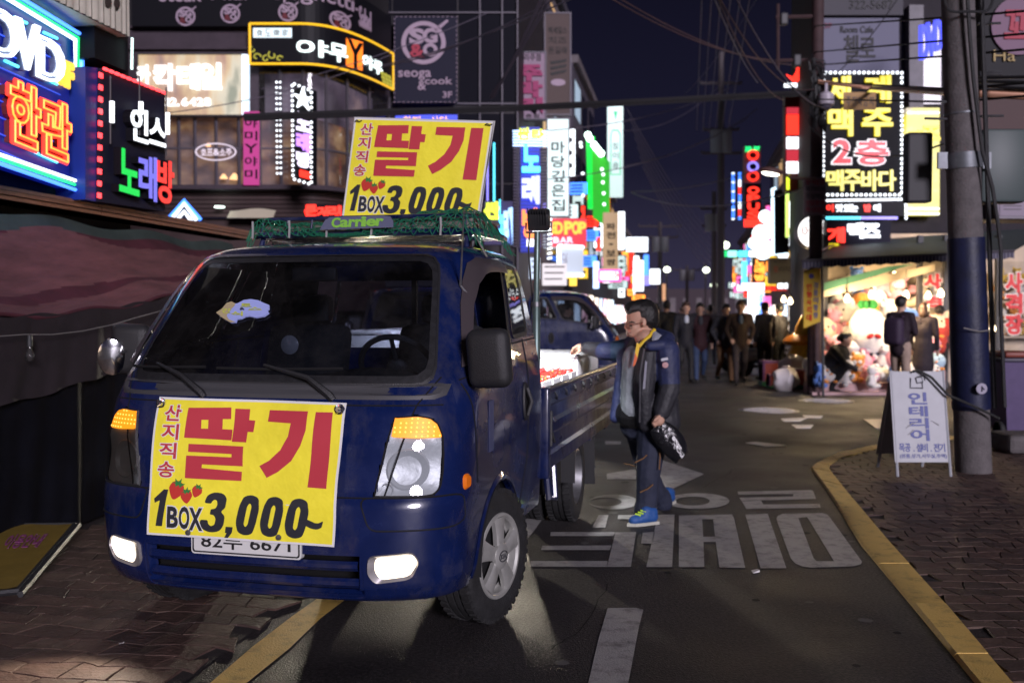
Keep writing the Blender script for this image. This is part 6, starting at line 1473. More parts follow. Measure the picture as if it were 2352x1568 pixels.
o, m_ = vsign('green_strip_sign', (1656, 574, 1746, 592), 40, 'horizontal strip sign fading from green to white', blackp2)
for x0, x1, mm in ((1657, 1668, neonG), (1671, 1692, em('mint', (.3, 1, .75), 2.2)), (1695, 1718, neonC), (1720, 1744, ledW)): panel(m_, (x0, 576, x1, 590), mm, o, .01, .05, name='lit_letter_block')
o, m_ = vsign('orange_song_sign', (1731, 592, 1757, 648), 30.5, 'orange neon letters stacked on a dark board', blackp2, '노래방', neonO, (1734, 596, 1755, 646), gap=.15, bold=.05)
for nm, bx, Y, lab, mm in (('white_bar_sign', (1708, 650, 1756, 666), 30, 'wide white light box under the orange neon letters', ledW), ('white_column_sign', (1723, 668, 1739, 736), 30, 'bright white column light box beside a blue-lettered one', ledW), ('blue_script_sign', (1741, 668, 1756, 732), 30.2, 'white light box with blue script beside the bright column', em('script_white', (.75, .85, 1), 1.3)), ('magenta_sign', (1758, 680, 1771, 706), 29, 'magenta light box low at the corner of the lane', neonP), ('led_ladder_sign', (1708, 600, 1716, 650), 34, 'green and blue lit ladder sign next to the orange neon letters', neonC)):
    o, m_ = vsign(nm, bx, Y, lab, mm, t=.3)
    if 'script' in nm: row(m_, '소주방', (1743, 672, 1754, 728), neonB, o, vertical=True, gap=.2, e0=.01, e1=.03, bold=.03)
wl = front(25.5, 1790); o = thing('edge_lit_board', wl.map(1790, 586), 'black board with a white lit edge on two sides', 'sign')
panel(wl.map, (1775, 436, 1812, 584), blackp2, o, -.25, 0); edge_tubes(wl.map, [(1781, 433), (1774, 434), (1775, 585), (1810, 584)], em('neon_ice', (.65, .85, 1), 2.6), o, r=.04, e=.02, closed=False)
panel(wl.map, (1804, 436, 1812, 545), em('edge_lime', (.7, .95, .2), 1.6), o, .0, .02, name='lit_edge')
o, m_ = vsign('grey_cafe_sign', (1768, 592, 1816, 650), 24.5, 'dull grey sign with one red letter among grey ones', mat('sign_grey', (.18, .18, .175), .6)); 
for i, (ch, mm) in enumerate(zip('오리지', (mat('red_print', (.45, .03, .03), .6), greyp, greyp))): lay(m_, ch, (1776+i*13, 612, 1787+i*13, 624), mm, o, e0=.01, e1=.02, bold=.01)
lay(m_, 'The Second', (1776, 598, 1806, 603), greyp, o, e0=.01, e1=.02, name='lettering')
# stack of red and white box signs
o, m_ = vsign('stacked_box_sign', (1803, 212, 1846, 440), 24.0, 'stack of red and white light boxes climbing the building edge', mat('sign_darkred', (.10, .015, .02), .5))
for y0_, y1_, mm in ((214, 246, redb), (248, 262, redl), (264, 310, neonR), (316, 342, ledW), (345, 370, redl), (372, 398, ledW), (402, 436, lime_e)): panel(m_, (1806, y0_, 1843 if mm is not lime_e else 1812, y1_), mm, o, .01, .05, name='light_box')
o = thing('red_bird_neon', front(24, 1824).map(1824, 205), 'small red neon bird with white script below it', 'neon sign'); m_ = front(24, 1824).map
panel(m_, None, neonR, o, 0, .05, poly=[(1805, 172), (1820, 178), (1828, 165), (1831, 146), (1837, 148), (1836, 165), (1841, 170), (1838, 186), (1824, 190), (1814, 182)], name='bird'); panel(m_, (1801, 192, 1830, 201), ledW, o, 0, .04, name='script')
# white dotted and ball signs by the shop corner
wl = front(20.5, 1866); o = thing('round_sign', wl.map(1867, 570), 'round white glowing sign with red letters', 'sign')
panel(wl.map, None, em('round_white', (1, .97, .95), 1.7), o, -.22, 0, poly=oval(1867, 533, 35, 36, 40)); v, f = poly2d([oval(1867, 533, 37, 38, 40), oval(1867, 533, 35, 36, 40)]); MB().slab(v, f, wl.map, -.24, .02).build('rim', alum, o)
for ch, bx in zip('야구', ((1841, 518, 1866, 545), (1868, 520, 1893, 545))): lay(wl.map, ch, bx, mat('red_print2', (.6, .02, .03), .5), o, e0=.005, e1=.02, bold=.0)
lay(wl.map, '사격', (1853, 503, 1880, 512), mat('blue_print', (.2, .35, .6), .5), o, e0=.005, e1=.02, name='lettering')
# far street furniture: green bottle balloon
p = gnd(1612, 741); o = thing('bottle_balloon', p, 'lit green bottle-shaped balloon standing far down the lane', 'balloon')
s_ = p[1]/2287; b = MB(); b.lathe([(.001, 0), (13*s_, 0), (13*s_, 26*s_), (11*s_, 33*s_), (5*s_, 40*s_), (4*s_, 50*s_), (5*s_, 52*s_), (.001, 53*s_)], p, n=20); b.build('bottle', em('balloon_green', (.08, .8, .3), 1.0), o, smooth=True); b = MB(); b.lathe([(13.3*s_, 8*s_), (13.3*s_, 24*s_)], p, n=20); b.build('label_band', em('balloon_white', (.85, 1, .9), 1.2), o)

# ================================================================ RIGHT: BEER SIGN BUILDING
WR = front(20.9, 2000); bR = thing('beer_building', WR.map(2100, 714), 'building over the shooting gallery, carrying the big beer sign', 'building')
b = MB(); A_ = WR.map(1868, 714)*[1, 1, 0]; B_ = np.array([16.0, 20.9, 0]); C_ = B_+SU*8; D_ = A_+SU*5
b.add([A_, B_, C_, D_]+[p_+np.array([0, 0, 10.5]) for p_ in (A_, B_, C_, D_)], [(0,1,5,4),(1,2,6,5),(2,3,7,6),(3,0,4,7),(4,5,6,7)]); b.build('wall', mat('wall_right', (.020, .016, .022), .8, var=.3, vscale=2), bR)
for x0, x1, y0_, y1_ in ((2080, 2160, 60, 240), (2165, 2250, -40, 150), (2255, 2352, 180, 300)): panel(WR.map, (x0, y0_, x1, y1_), glassd, bR, 0, .03, name='window')
panel(WR.map, (2078, 20, 2110, 500), mat('duct_steel', (.10, .09, .11), .5, var=.3, vscale=4), bR, 0, .25, name='duct')
panel(WR.map, (1876, -20, 2068, 40), mat('board_dim', (.028, .025, .038), .6), bR, 0, .15, name='upper_board'); lay(WR.map, '322-5687', (1945, 6, 2045, 26), inkm, bR, e0=.151, e1=.17, name='lettering'); 
wl = front(20.6, 1972); o = board('room_cafe_sign', wl, (1880, 42, 2065, 165), 'pale unlit cafe sign with handwritten black letters', t=.12, m=mat('sign_slate', (.11, .11, .17), .6))
lay(wl.map, 'Room Cafe', (1930, 61, 2005, 76), inkm, o, e0=.005, e1=.02, name='lettering', bold=.01); lay(wl.map, '3F', (1893, 54, 1910, 66), mat('maroon_print', (.2, .03, .06), .6), o, e0=.005, e1=.02, name='lettering')
for ch, bx in (('첼', (1938, 82, 1972, 142)), ('로', (1974, 88, 2010, 132))): lay(wl.map, ch, bx, inkm, o, e0=.005, e1=.02, bold=.01)
wl = front(20.2, 1980); o = board('beer_sign', wl, (1886, 168, 2074, 452), 'big black beer sign with yellow letters, a red number and white bulb border', t=.3, m=mat('sign_blackblue', (.006, .006, .009), .6, spec=.15))
bulbs(wl.map, along([(1890, 168), (2070, 168), (2070, 448), (1890, 448), (1890, 168)], 84), ledW, o, r=.032, e=.03)
yl = em('letter_yellow', (1.0, .82, .02), .9); ylb = em('letter_yellow_pale', (1.0, .90, .22), 1.0)
for ch, bx in (('세', (1902, 178, 1950, 240)), ('계', (1985, 176, 2042, 236)), ('맥', (1902, 250, 1955, 312)), ('주', (1980, 252, 2046, 312))): lay(wl.map, ch, bx, yl, o, e0=.01, e1=.07, bold=.03)
for ch, bx in (('2', (1914, 324, 1950, 374)), ('층', (1966, 324, 2036, 378))): lay(wl.map, ch, bx, em('letter_halo', (.95, .97, 1), 1.0), o, e0=.01, e1=.04, bold=.07, name='letter_halo'); lay(wl.map, ch, bx, em('letter_red', (.80, .008, .02), .9), o, e0=.04, e1=.07, bold=.03)
for i, ch in enumerate('맥주바다'): lay(wl.map, ch, (1898+i*40, 392, 1935+i*40, 438), ylb, o, e0=.01, e1=.06, bold=.022)
o = board('led_text_sign', wl, (1896, 462, 2078, 496), 'thin black sign of red and white script edged with bulbs below the beer sign', t=.25, m=blackp2); bulbs(wl.map, along([(1896, 461), (2079, 458), (2080, 505)], 34), ledW, o, r=.028, e=.03)
for ch, x, mm in zip('이맛있는밤에', (1898, 1920, 1938, 1954, 1984, 2006), (neonR, ledW, ledW, ledW, neonR, ledW)): lay(wl.map, ch, (x, 470, x+15, 486), mm, o, e0=.01, e1=.03, bold=.03)
panel(wl.map, (1897, 498, 1975, 504), neonC, o, .0, .05, name='light_bar'); panel(wl.map, (1975.5, 498, 2060, 504), neonV, o, .0, .05, name='light_bar')
wl = front(19.9, 1970); o = board('dog_beer_sign', wl, (1898, 508, 2046, 580), 'dark blue sign with a large red letter and white letters above the awning', t=.2, m=navy)
for ch, bx, mm in (('개', (1901, 524, 1937, 556), neonR), ('맥', (1948, 514, 1980, 546), ledW), ('즈', (1984, 516, 2018, 544), ledW), ('굴', (1902, 560, 1926, 574), yl)): lay(wl.map, ch, bx, mm, o, e0=.01, e1=.05, bold=.05)
# yellow sign reflected in glass, put in as a glowing printed panel
wl = front(20.5, 2120); o = board('yellow_glass_reflection', wl, (2082, 248, 2158, 494), 'glass side panel with a yellow and red lettered sign reflection put in as glow', t=.2, m=em_pattern('reflected_yellow', [(.35, .3, .4), (.8, .7, .05), (.95, .85, .1), (.75, .65, .7)], .8, 1.3))
for ch, bx, mm in (('맥', (2086, 300, 2120, 345), yl), ('주', (2118, 290, 2158, 340), yl), ('층', (2086, 350, 2125, 390), redl), ('바', (2088, 400, 2120, 440), yl)): lay(wl.map, ch, bx, mm, o, e0=.01, e1=.02, bold=.03)
for y in (258, 478, 490): panel(wl.map, (2084, y, 2156, y+3), ledW, o, .0, .03, name='bright_line')
wl = front(19.0, 2136, R(35)); o = thing('blue_dvd_sign', wl.map(2136, 142), 'blue glowing letters DVD jutting out beside the utility pole', 'sign')
for ch, bx in zip('DVD', ((2110, 60, 2128, 138), (2126, 54, 2146, 130), (2144, 48, 2160, 118))): lay(wl.map, ch, bx, em('dvd_blue', (.10, .12, 1.0), 1.3), o, e0=.0, e1=.06, bold=.01)
# right near shop: dark round logo sign, street plate, neon, notice
WN = front(13.6, 2310); nb_ = thing('corner_shop', np.array([9.2, 14.2, 0]), 'dark corner shop behind the utility pole with a round pink emblem sign', 'building')
def NM(px, py, e=0.0): return WN.map(px, py, e)
panel(NM, (2258, -60, 2700, 205), blackp2, nb_, -.6, 0, name='sign_band')
panel(NM, None, mat('emblem_pink', (.17, .09, .15), .6), nb_, .01, .04, poly=oval(2336, 62, 62, 66, 40), name='emblem_disc'); lay(NM, '꼬', (2305, 30, 2352, 88), mat('print_red', (.36, .03, .06), .6), nb_, e0=.045, e1=.06, bold=.05)
lay(NM, 'Ha', (2280, 116, 2330, 142), mat('gold_print', (.30, .20, .03), .5), nb_, e0=.01, e1=.03, name='lettering')
panel(NM, (2258, 205, 2700, 330), mat('shop_maroon', (.04, .01, .01), .6), nb_, -.8, -.1, name='shop_band')
panel(NM, (2258, 330, 2700, 500), mat('shop_dim', (.05, .045, .06), .6), nb_, -.9, -.3, name='shop_wall')
o = thing('street_name_plate', NM(2330, 372), 'blue street name plate with white letters beside the pole', 'street sign')
panel(NM, (2284, 332, 2420, 372), mat('plate_blue', (.02, .05, .30), .4), o, -.02, .02); lay(NM, '로7안길', (2290, 338, 2352, 354), mat('plate_letter', (.5, .5, .65), .5), o, e0=.025, e1=.03, name='lettering'); lay(NM, 'ro 7an-gil', (2290, 360, 2345, 368), MATS['plate_letter'], o, e0=.025, e1=.03, name='lettering')
o = thing('orange_neon_sign', NM(2330, 412), 'orange neon letters on a dark red board under the street plate', 'neon sign'); panel(NM, (2284, 374, 2420, 412), redb, o, -.1, -.02)
for ch, bx in (('영', (2288, 364, 2322, 406)), ('희', (2330, 364, 2364, 404))): lay(NM, ch, bx, neonO, o, e0=.0, e1=.03, tube=.05, bold=.0)
o = thing('notice_board', NM(2330, 502), 'framed pale paper notice on the corner shop wall', 'notice'); panel(NM, (2290, 418, 2400, 502), alum, o, -.05, 0); panel(NM, (2296, 424, 2390, 496), mat('notice_paper', (.24, .20, .26), .6), o, .0, .01, name='paper')
for k in range(6): panel(NM, (2304, 440+k*8, 2345, 442+k*8), greyp, o, .011, .014, name='text_line')

# small light boxes crowding both rows down to the far end
random.seed(11); cols = [('white', ledW), ('white', ledW), ('blue', neonB), ('red', neonR), ('orange', neonO), ('pink', neonP), ('amber', neonY), ('violet', neonV), ('pale', litW), ('pale', litW), ('pale', litW)]
for k in range(100):
    side = -1 if k % 2 else 1; a = 28+57*(k/100)**1.05+random.uniform(-.6, .6); off = (LO+.5 if side < 0 else RO-.5)+random.uniform(-.15, .15); z = random.uniform(2.3, 6.2 if a < 55 else 4.6); tall = random.random() < .6; w_, h_ = (.45, random.uniform(.9, 2.0)) if tall else (random.uniform(.8, 1.3), .45)
    p = street(off, a, z); n_, m_ = random.choice(cols); o = thing('lane_light_box', p, '%s light box jutting out over the lane from the %s row' % (n_, 'left' if side < 0 else 'right'), 'sign', 'small light boxes down the lane', rotz=-ST, local=True)
    b = MB(); b.box((0, 0, h_/2), (w_, .2, h_)); b.build('case', blackp2, o); b = MB(); b.box((0, -.108, h_/2), (w_*.86, .02, h_*.92)); f_ = b.build('lit_face', m_, o)
    for j in range(3): b = MB(); b.box((0, -.122, h_*(.25+.25*j)), (w_*.5, .008, h_*.10 if tall else h_*.14)); b.build('dark_mark', greyp, f_)
    b = MB(); b.box((side*(w_/2+.2), 0, h_*.5), (.4, .05, .05)); b.build('bracket', alum, o)
# ================================================================ SHOOTING GALLERY UNDER THE AWNING
SH = front(20.4, 2080); awnm = mat('awning_slate', (.050, .062, .070), .7, var=.15, vscale=4, bump=.1, bscale=20)
sh = thing('shooting_gallery', SH.map(2080, 800)*np.array([1, 1, 0]), 'open shooting gallery glowing with warm bulbs under a dark striped awning', 'shop')
creamw = mat('shop_cream', (.55, .45, .34), .7, var=.15, vscale=3)
b = MB(); q0, q1 = SH.map(1885, 714), SH.map(2460, 714)
b.add([(q0[0], 20.45, 0), (q1[0], 20.45, 0), (q1[0], 20.45, 3.1), (q0[0], 20.45, 3.1)], [(0, 1, 2, 3)]); b.build('back_wall', creamw, sh)
for x in (1893, 2110, 2170, 2290):
    p = front(19.6, x).map(x, 800); b = MB(); b.box((p[0], 19.6, 1.5), (.10, .10, 3.0)); b.build('post', greyp, sh)
for x0, x1 in ((2112, 2168), (2292, 2420)):
    wl = front(19.5, x0); panel(wl.map, (x0, 600, x1, 860), glass('booth_glass', (.85, .85, .83), dirt=.03), sh, 0, .01, name='glass_screen')
gl_red = mat('sticker_red', (.62, .02, .02), .5); gl_wht = mat('sticker_white', (.8, .76, .7), .5)
wl = front(19.45, 2140)
for ch, bx in (('사', (2124, 630, 2161, 662)), ('격', (2124, 680, 2161, 712)), ('장', (2124, 724, 2161, 758))): lay(wl.map, ch, bx, gl_wht, sh, e0=.0, e1=.004, bold=.10, name='letter_halo'); lay(wl.map, ch, bx, gl_red, sh, e0=.005, e1=.010, bold=.05)
for ch, bx in (('사', (2311, 628, 2347, 670)), ('격', (2311, 676, 2346, 718)), ('장', (2311, 724, 2347, 766))): lay(wl.map, ch, bx, gl_wht, sh, e0=.0, e1=.004, bold=.10, name='letter_halo'); lay(wl.map, ch, bx, gl_red, sh, e0=.005, e1=.010, bold=.05)
aw = thing('awning', front(17.6, 2080).map(2080, 612), 'dark slate awning with a striped scalloped valance over the shooting gallery', 'awning')
P = []; NA = 60
for j in range(NA+1):
    px = 1843+(2330-1843)*j/NA; f0 = front(17.6).map(px, 599-23*j/NA); r_ = []
    bx_ = 1925+(2400-1925)*j/NA; k0 = front(20.3).map(bx_, 556-34*j/NA)
    for i in range(9):
        t = i/8; p = f0*(1-t)+k0*t; p = p+np.array([0, 0, .05*math.sin(math.pi*t)*0-.05*math.sin(math.pi*t)]); r_.append(p)
    P.append(r_)
b = MB(); b.grid(P); b.build('canopy', awnm, aw, smooth=True)
vs1, vs2 = mat('valance_navy', (.03, .03, .06), .7), mat('valance_grey', (.13, .12, .16), .7); b = MB()
for j in range(NA*2):
    t0, t1 = j/(NA*2), (j+1)/(NA*2); a = P[0][0]*(1-t0)+P[-1][0]*t0; c_ = P[0][0]*(1-t1)+P[-1][0]*t1; d = .13+.012*math.sin(j*.9)
    b.add([a, c_, c_-np.array([0, .0, d]), a-np.array([0, .0, d])], [(0, 1, 2, 3)], j % 2)
vl = stuff(b.build('valance', [vs1, vs2], aw)); 
b = MB(); b.tube([P[j][0] for j in range(0, NA+1, 6)], .025, 6); b.build('front_bar', alum, aw)
b = MB(); b.tube([P[0][0], P[0][8]], .02, 6); b.build('side_bar', alum, aw)
# under-awning inner green and cream sheets
wl = front(18.6, 1960); g2 = thing('inner_awning', wl.map(1960, 660), 'green and cream inner sheet sloping under the dark awning', 'awning')
panel(wl.map, None, mat('sheet_green', (.10, .28, .18), .7), g2, -.03, 0, poly=[(1893, 650), (2040, 612), (2100, 606), (1990, 640), (1893, 668)], name='green_sheet')
panel(wl.map, None, mat('sheet_cream', (.62, .50, .36), .7), g2, -.06, -.035, poly=[(1893, 668), (1990, 641), (2150, 606), (2150, 622), (2000, 660), (1893, 682)], name='cream_sheet')
# hanging lit bulbs
warm = em('bulb_warm', (1.0, .78, .46), 9.0); k = 0
for x, y, Y in ((1946, 684, 18.6), (2002, 675, 18.9), (2081, 676, 18.2), (2132, 677, 19.2), (2161, 672, 18.4), (2054, 632, 19.6), (2280, 752, 19.0), (1815, 690, 22.5), (1800, 686, 22.8)):
    wl = front(Y, x); p = wl.map(x, y); o = thing('hanging_bulb', p, 'bare lit bulb hanging on a wire inside the shooting gallery' if x > 1850 else 'bare lit bulb in the small stall behind the yellow banner', 'bulb', 'hanging lit bulbs')
    b = MB(); b.lathe([(.001, -.085), (.045, -.07), (.058, -.03), (.05, .01), (.025, .05), (.022, .07)], p, n=14); b.build('glass', warm, o, smooth=True)
    b = MB(); b.cyl(p+np.array([0, 0, .07]), p+np.array([0, 0, .13]), .026, n=10); b.build('socket', blackp, o); b = MB(); b.tube([p+np.array([0, 0, .13]), p+np.array([0, 0, .45])], .006, 4); b.build('cord', blackp, o)
    if x in (1946, 2081, 2161, 2054, 1815):
        ld = bpy.data.lights.new('bulb_light', 'POINT'); ld.energy = 46; ld.color = (1, .72, .40); ld.shadow_soft_size = .06; lo = bpy.data.objects.new('bulb_light', ld); col.objects.link(lo); lo.parent = o; lo.location = (0, -.16, -.16)
# spotlights low in the heap, lit towards the toys
# heap of plush prizes
random.seed(21)
def plushmat(n, c_): return mat('plush_'+n, c_, .95, sheen=.4, var=.15, vscale=12, bump=.5, bscale=60)
PC = [('white', (.78, .75, .72)), ('cream', (.75, .62, .42)), ('pink', (.72, .30, .38)), ('yellow', (.78, .52, .06)), ('red', (.60, .05, .06)), ('blue', (.08, .18, .50)), ('brown', (.28, .14, .06)), ('orange', (.75, .28, .04)), ('pale blue', (.40, .58, .72))]
protos = {}
def plush(px, py, Y, s, ci, kind, yaw):
    n, c_ = PC[ci]; m_ = plushmat(n, c_); wl = front(Y, px); p = wl.map(px, py)
    key = (ci, kind)
    lab = {'bear': '%s plush bear with round ears in the prize heap', 'pillow': '%s long plush cushion in the prize heap', 'ball': '%s round plush toy with stubby feet in the prize heap'}[kind] % n
    if key in protos:
        o = copy_tree(protos[key])
    else:
        o = thing('plush_toy', (0, 0, 0), lab, 'plush toy', 'plush prizes heaped in the shooting gallery', local=True); protos[key] = o
        if kind == 'bear':
            b = MB(); b.ell((0, 0, .22), (.19, .16, .23)); b.build('body', m_, o, smooth=True); b = MB(); b.ell((0, -.02, .55), (.18, .16, .165)); h_ = b.build('head', m_, o, smooth=True)
            for sx_ in (-1, 1):
                b = MB(); b.ell((sx_*.14, 0, .69), (.06, .035, .06), nu=10, nv=6); b.build('ear', m_, h_, smooth=True); b = MB(); b.ell((sx_*.20, -.06, .30), (.065, .065, .13), rot=(.5, sx_*.5, 0), nu=10, nv=6); b.build('arm', m_, o, smooth=True)
                b = MB(); b.ell((sx_*.12, -.14, .07), (.075, .13, .075), nu=10, nv=6); b.build('foot', m_, o, smooth=True); b = MB(); b.ell((sx_*.06, -.165, .58), (.018, .012, .018), nu=8, nv=5); b.build('eye', blackp, h_)
            b = MB(); b.ell((0, -.16, .51), (.06, .04, .045), nu=10, nv=6); b.build('muzzle', plushmat('white', PC[0][1]), h_, smooth=True)
        elif kind == 'pillow':
            b = MB(); b.ell((0, 0, .17), (.42, .17, .17), nu=18, nv=10); b.build('body', m_, o, smooth=True)
            for sx_ in (-1, 1): b = MB(); b.ell((sx_*.38, 0, .17), (.09, .15, .15), nu=12, nv=8); b.build('end_cap', plushmat('white', PC[0][1]) if ci else plushmat('pink', PC[2][1]), o, smooth=True)
        else:
            b = MB(); b.ell((0, 0, .24), (.26, .24, .24), nu=18, nv=10); b.build('body', m_, o, smooth=True)
            for sx_ in (-1, 1): b = MB(); b.ell((sx_*.12, -.12, .03), (.08, .10, .05), nu=10, nv=6); b.build('foot', plushmat('orange', PC[7][1]), o, smooth=True); b = MB(); b.ell((sx_*.08, -.215, .30), (.022, .014, .026), nu=8, nv=5); b.build('eye', blackp, o)
            b = MB(); b.ell((0, -.24, .23), (.05, .04, .03), nu=8, nv=5); b.build('snout', plushmat('orange', PC[7][1]), o, smooth=True)
    o.location = tuple(p); o.scale = (s,)*3; o.rotation_euler = (random.uniform(-.25, .15), random.uniform(-.3, .3), yaw); return o
kinds = ['bear', 'pillow', 'ball']
rows_ = [(905, 18.0, 1868, 2120, 8, .62), (880, 18.3, 1860, 2165, 10, .75), (850, 18.7, 1862, 2165, 10, .85), (815, 19.1, 1868, 2160, 9, .95), (780, 19.5, 1880, 2160, 9, 1.0), (745, 19.8, 1890, 2155, 8, .95), (708, 20.05, 1900, 2150, 7, .80), (675, 20.2, 1905, 2110, 6, .7)]
bed_steps = []
for ri, (py, Y, x0, x1, n_, s) in enumerate(rows_):
    for k in range(n_):
        px = x0+(x1-x0)*(k+random.uniform(.2, .8))/n_
        if ri in (0, 1) and 1900 < px < 1985 and ri == 0: continue
        plush(px, py+random.uniform(-4, 4)+(-18 if ri == 0 else 0), Y, s*random.uniform(.8, 1.1), random.choice([0, 0, 0, 1, 2, 3, 0, 5, 7, 8, 0, 1, 0, 2]), random.choice(kinds), random.uniform(-.9, .9))
    if ri < 7:
        a, c_ = front(Y, x0).map(x0-4, py), front(Y, x1).map(x1+4, py)
        b = MB(); z = max(.05, a[2]); b.box(((a[0]+c_[0])/2, Y+.12, z/2), (abs(c_[0]-a[0]), .34, z)); b.build('display_step', mat('step_cloth', (.45, .30, .30), .9), sh)
# right-hand booth shelves of small prizes
for ri, py in enumerate((770, 730, 690, 650)):
    a, c_ = front(20.1, 2295).map(2295, py), front(20.1, 2420).map(2420, py); b = MB(); b.box(((a[0]+c_[0])/2, 20.2, a[2]-.03), (c_[0]-a[0], .3, .04)); b.build('shelf', creamw, sh)
    for k in range(4): plush(2300+k*26+random.uniform(-5, 5), py, 20.1, .42, random.choice([0, 1, 2, 3, 7]), random.choice(['bear', 'ball']), random.uniform(-.5, .5))
# big white radish plush with green leaves, and the tall yellow inflatable
wl = front(18.9, 1992); p = wl.map(1992, 812); o = thing('radish_plush', p, 'big white radish-shaped plush with a green leaf tuft and red bow', 'plush toy')
b = MB(); b.lathe([(.001, 0), (.22, .03), (.33, .18), (.36, .40), (.33, .62), (.22, .80), (.10, .86), (.001, .88)], p, n=24); b.build('body', plushmat('white', PC[0][1]), o, smooth=True)
for k in range(6): a = k*1.05; b = MB(); b.ell((p[0]+.10*math.cos(a), p[1]+.08*math.sin(a), p[2]+.93), (.10, .045, .09), rot=(0, .6*math.cos(a), a), nu=10, nv=6); b.build('leaf', mat('felt_green', (.03, .22, .05), .9), o, smooth=True)
for s in (-1, 1): b = MB(); b.ell((p[0]+s*.07, p[1]-.36, p[2]+.34), (.07, .03, .045), rot=(0, s*.4, 0), nu=10, nv=6); b.build('bow_loop', mat('felt_red', (.4, .02, .02), .9), o, smooth=True)
p = gnd(1822, 872); o = thing('yellow_inflatable', p, 'tall yellow and orange inflatable toy leaning beside the yellow banner', 'inflatable'); q = p[1]/2287
b = MB(); b.tube([p+np.array([0, 0, .05]), p+np.array([.08, 0, .45]), p+np.array([.16, 0, .85]), p+np.array([.20, 0, 1.15]), p+np.array([.24, 0, 1.42])], [.20, .22, .19, .16, .06], 16); b.build('body', mat('vinyl_yellow', (.75, .45, .05), .35), o, smooth=True)
b = MB(); b.lathe([(.001, .80), (.30, .82), (.38, .90), (.28, 1.0), (.15, 1.06)], p+np.array([.14, 0, -.05]), n=18); b.build('skirt', mat('vinyl_orange', (.72, .25, .02), .35), o, smooth=True)
# yellow upright banner with printing
wl = front(17.9, 1866, R(-20)); o = thing('yellow_flag_banner', wl.map(1866, 752), 'yellow upright banner with red and blue vertical printing at the awning corner', 'banner')
panel(wl.map, None, mat('flag_yellow', (.70, .46, .05), .6), o, -.01, 0, poly=[(1846, 622), (1884, 614), (1884, 738), (1846, 754)], name='cloth'); panel(wl.map, None, mat('flag_blue', (.10, .08, .30), .6), o, .002, .008, poly=oval(1864, 634, 6, 6, 16), name='badge')
row(wl.map, '인형사격대', (1853, 650, 1864, 738), gl_red, o, vertical=True, gap=.2, e0=.003, e1=.01, bold=.03); row(wl.map, '경품이팡팡', (1869, 646, 1879, 732), mat('flag_blue2', (.1, .12, .3), .6), o, vertical=True, gap=.2, e0=.003, e1=.01, bold=.02)
b = MB(); b.tube([wl.map(1889, 606, 0), wl.map(1891, 870, 0)*[1, 1, 0]], .025, 8); b.build('flag_pole', greyp, o)
# crates and prize boxes along the kerb of the gallery
crm, crp, crg = mat('crate_red', (.32, .06, .05), .6, var=.2), mat('crate_purple', (.16, .06, .20), .6), mat('crate_green', (.02, .18, .11), .6)
def crate(x0, x1, yb, h, lab, m_=crm, cap=crp):
    a, c_ = gnd(x0, yb), gnd(x1, yb); w_ = c_[0]-a[0]; d = min(.45, w_); o = thing('prize_crate', ((a[0]+c_[0])/2, a[1]+d/2, 0), lab, 'crate', 'crates in front of the shooting gallery'); cx_, cy_ = (a[0]+c_[0])/2, a[1]+d/2
    b = MB(); b.rbox((cx_, cy_, h*.09), (w_*1.04, d*1.04, h*.17), .01); b.build('base', crg, o)
    b = MB(); b.rbox((cx_, cy_, h*.17+h*.36), (w_*.96, d*.96, h*.71), .012); b.build('crate_body', m_, o)
    b = MB(); b.rbox((cx_-w_*.40, cy_, h*.5), (w_*.16, d*1.0, h*.9), .01); b.build('side_board', cap, o)
    b = MB(); b.rbox((cx_, cy_, h*.93), (w_, d, h*.10), .01); b.build('lid', cap, o)
crate(1751, 1788, 886, .52, 'tall red crate with a purple side board at the end of the row'); crate(1766, 1795, 892, .28, 'low red crate on a green base beside the tall one'); crate(1822, 1862, 893, .40, 'red crate on a green base left of the crouching person')
crate(2000, 2040, 895, .62, 'tall dark red crate pair standing right of the crouching person'); crate(1915, 1955, 902, .14, 'flat purple box lying beside the crouching person', crp); crate(1960, 1995, 890, .18, 'flat red box between the crouching person and the tall crates')
for x, y, r_, lab in ((1820, 865, .33, 'bulging clear plastic bag of toys beside the crates'), (1805, 884, .26, 'smaller clear plastic bag on the ground in front of the bulging one'), (1968, 872, .28, 'clear plastic bag of pink toys by the tall crates')):
    p = gnd(x, y+14); b = MB(); b.ell((p[0], p[1], r_*.85), (r_, r_*.8, r_*.9), nu=20, nv=12)
    rr = random.Random(x); b.v = [tuple(np.array(v_)+np.array([math.sin(v_[2]*23+v_[0]*17), math.cos(v_[0]*21), math.sin(v_[1]*19+v_[0]*13)])*.03) for v_ in b.v]; o = thing('toy_bag', p, lab, 'bag'); b.build('bag', mat('bag_film', (.66, .62, .64), .25, alpha=.85), o, smooth=True); b = MB(); b.cyl((p[0], p[1], r_*1.65), (p[0], p[1], r_*1.85), .03, .08, n=10); b.build('bag_neck', MATS['bag_film'], o)

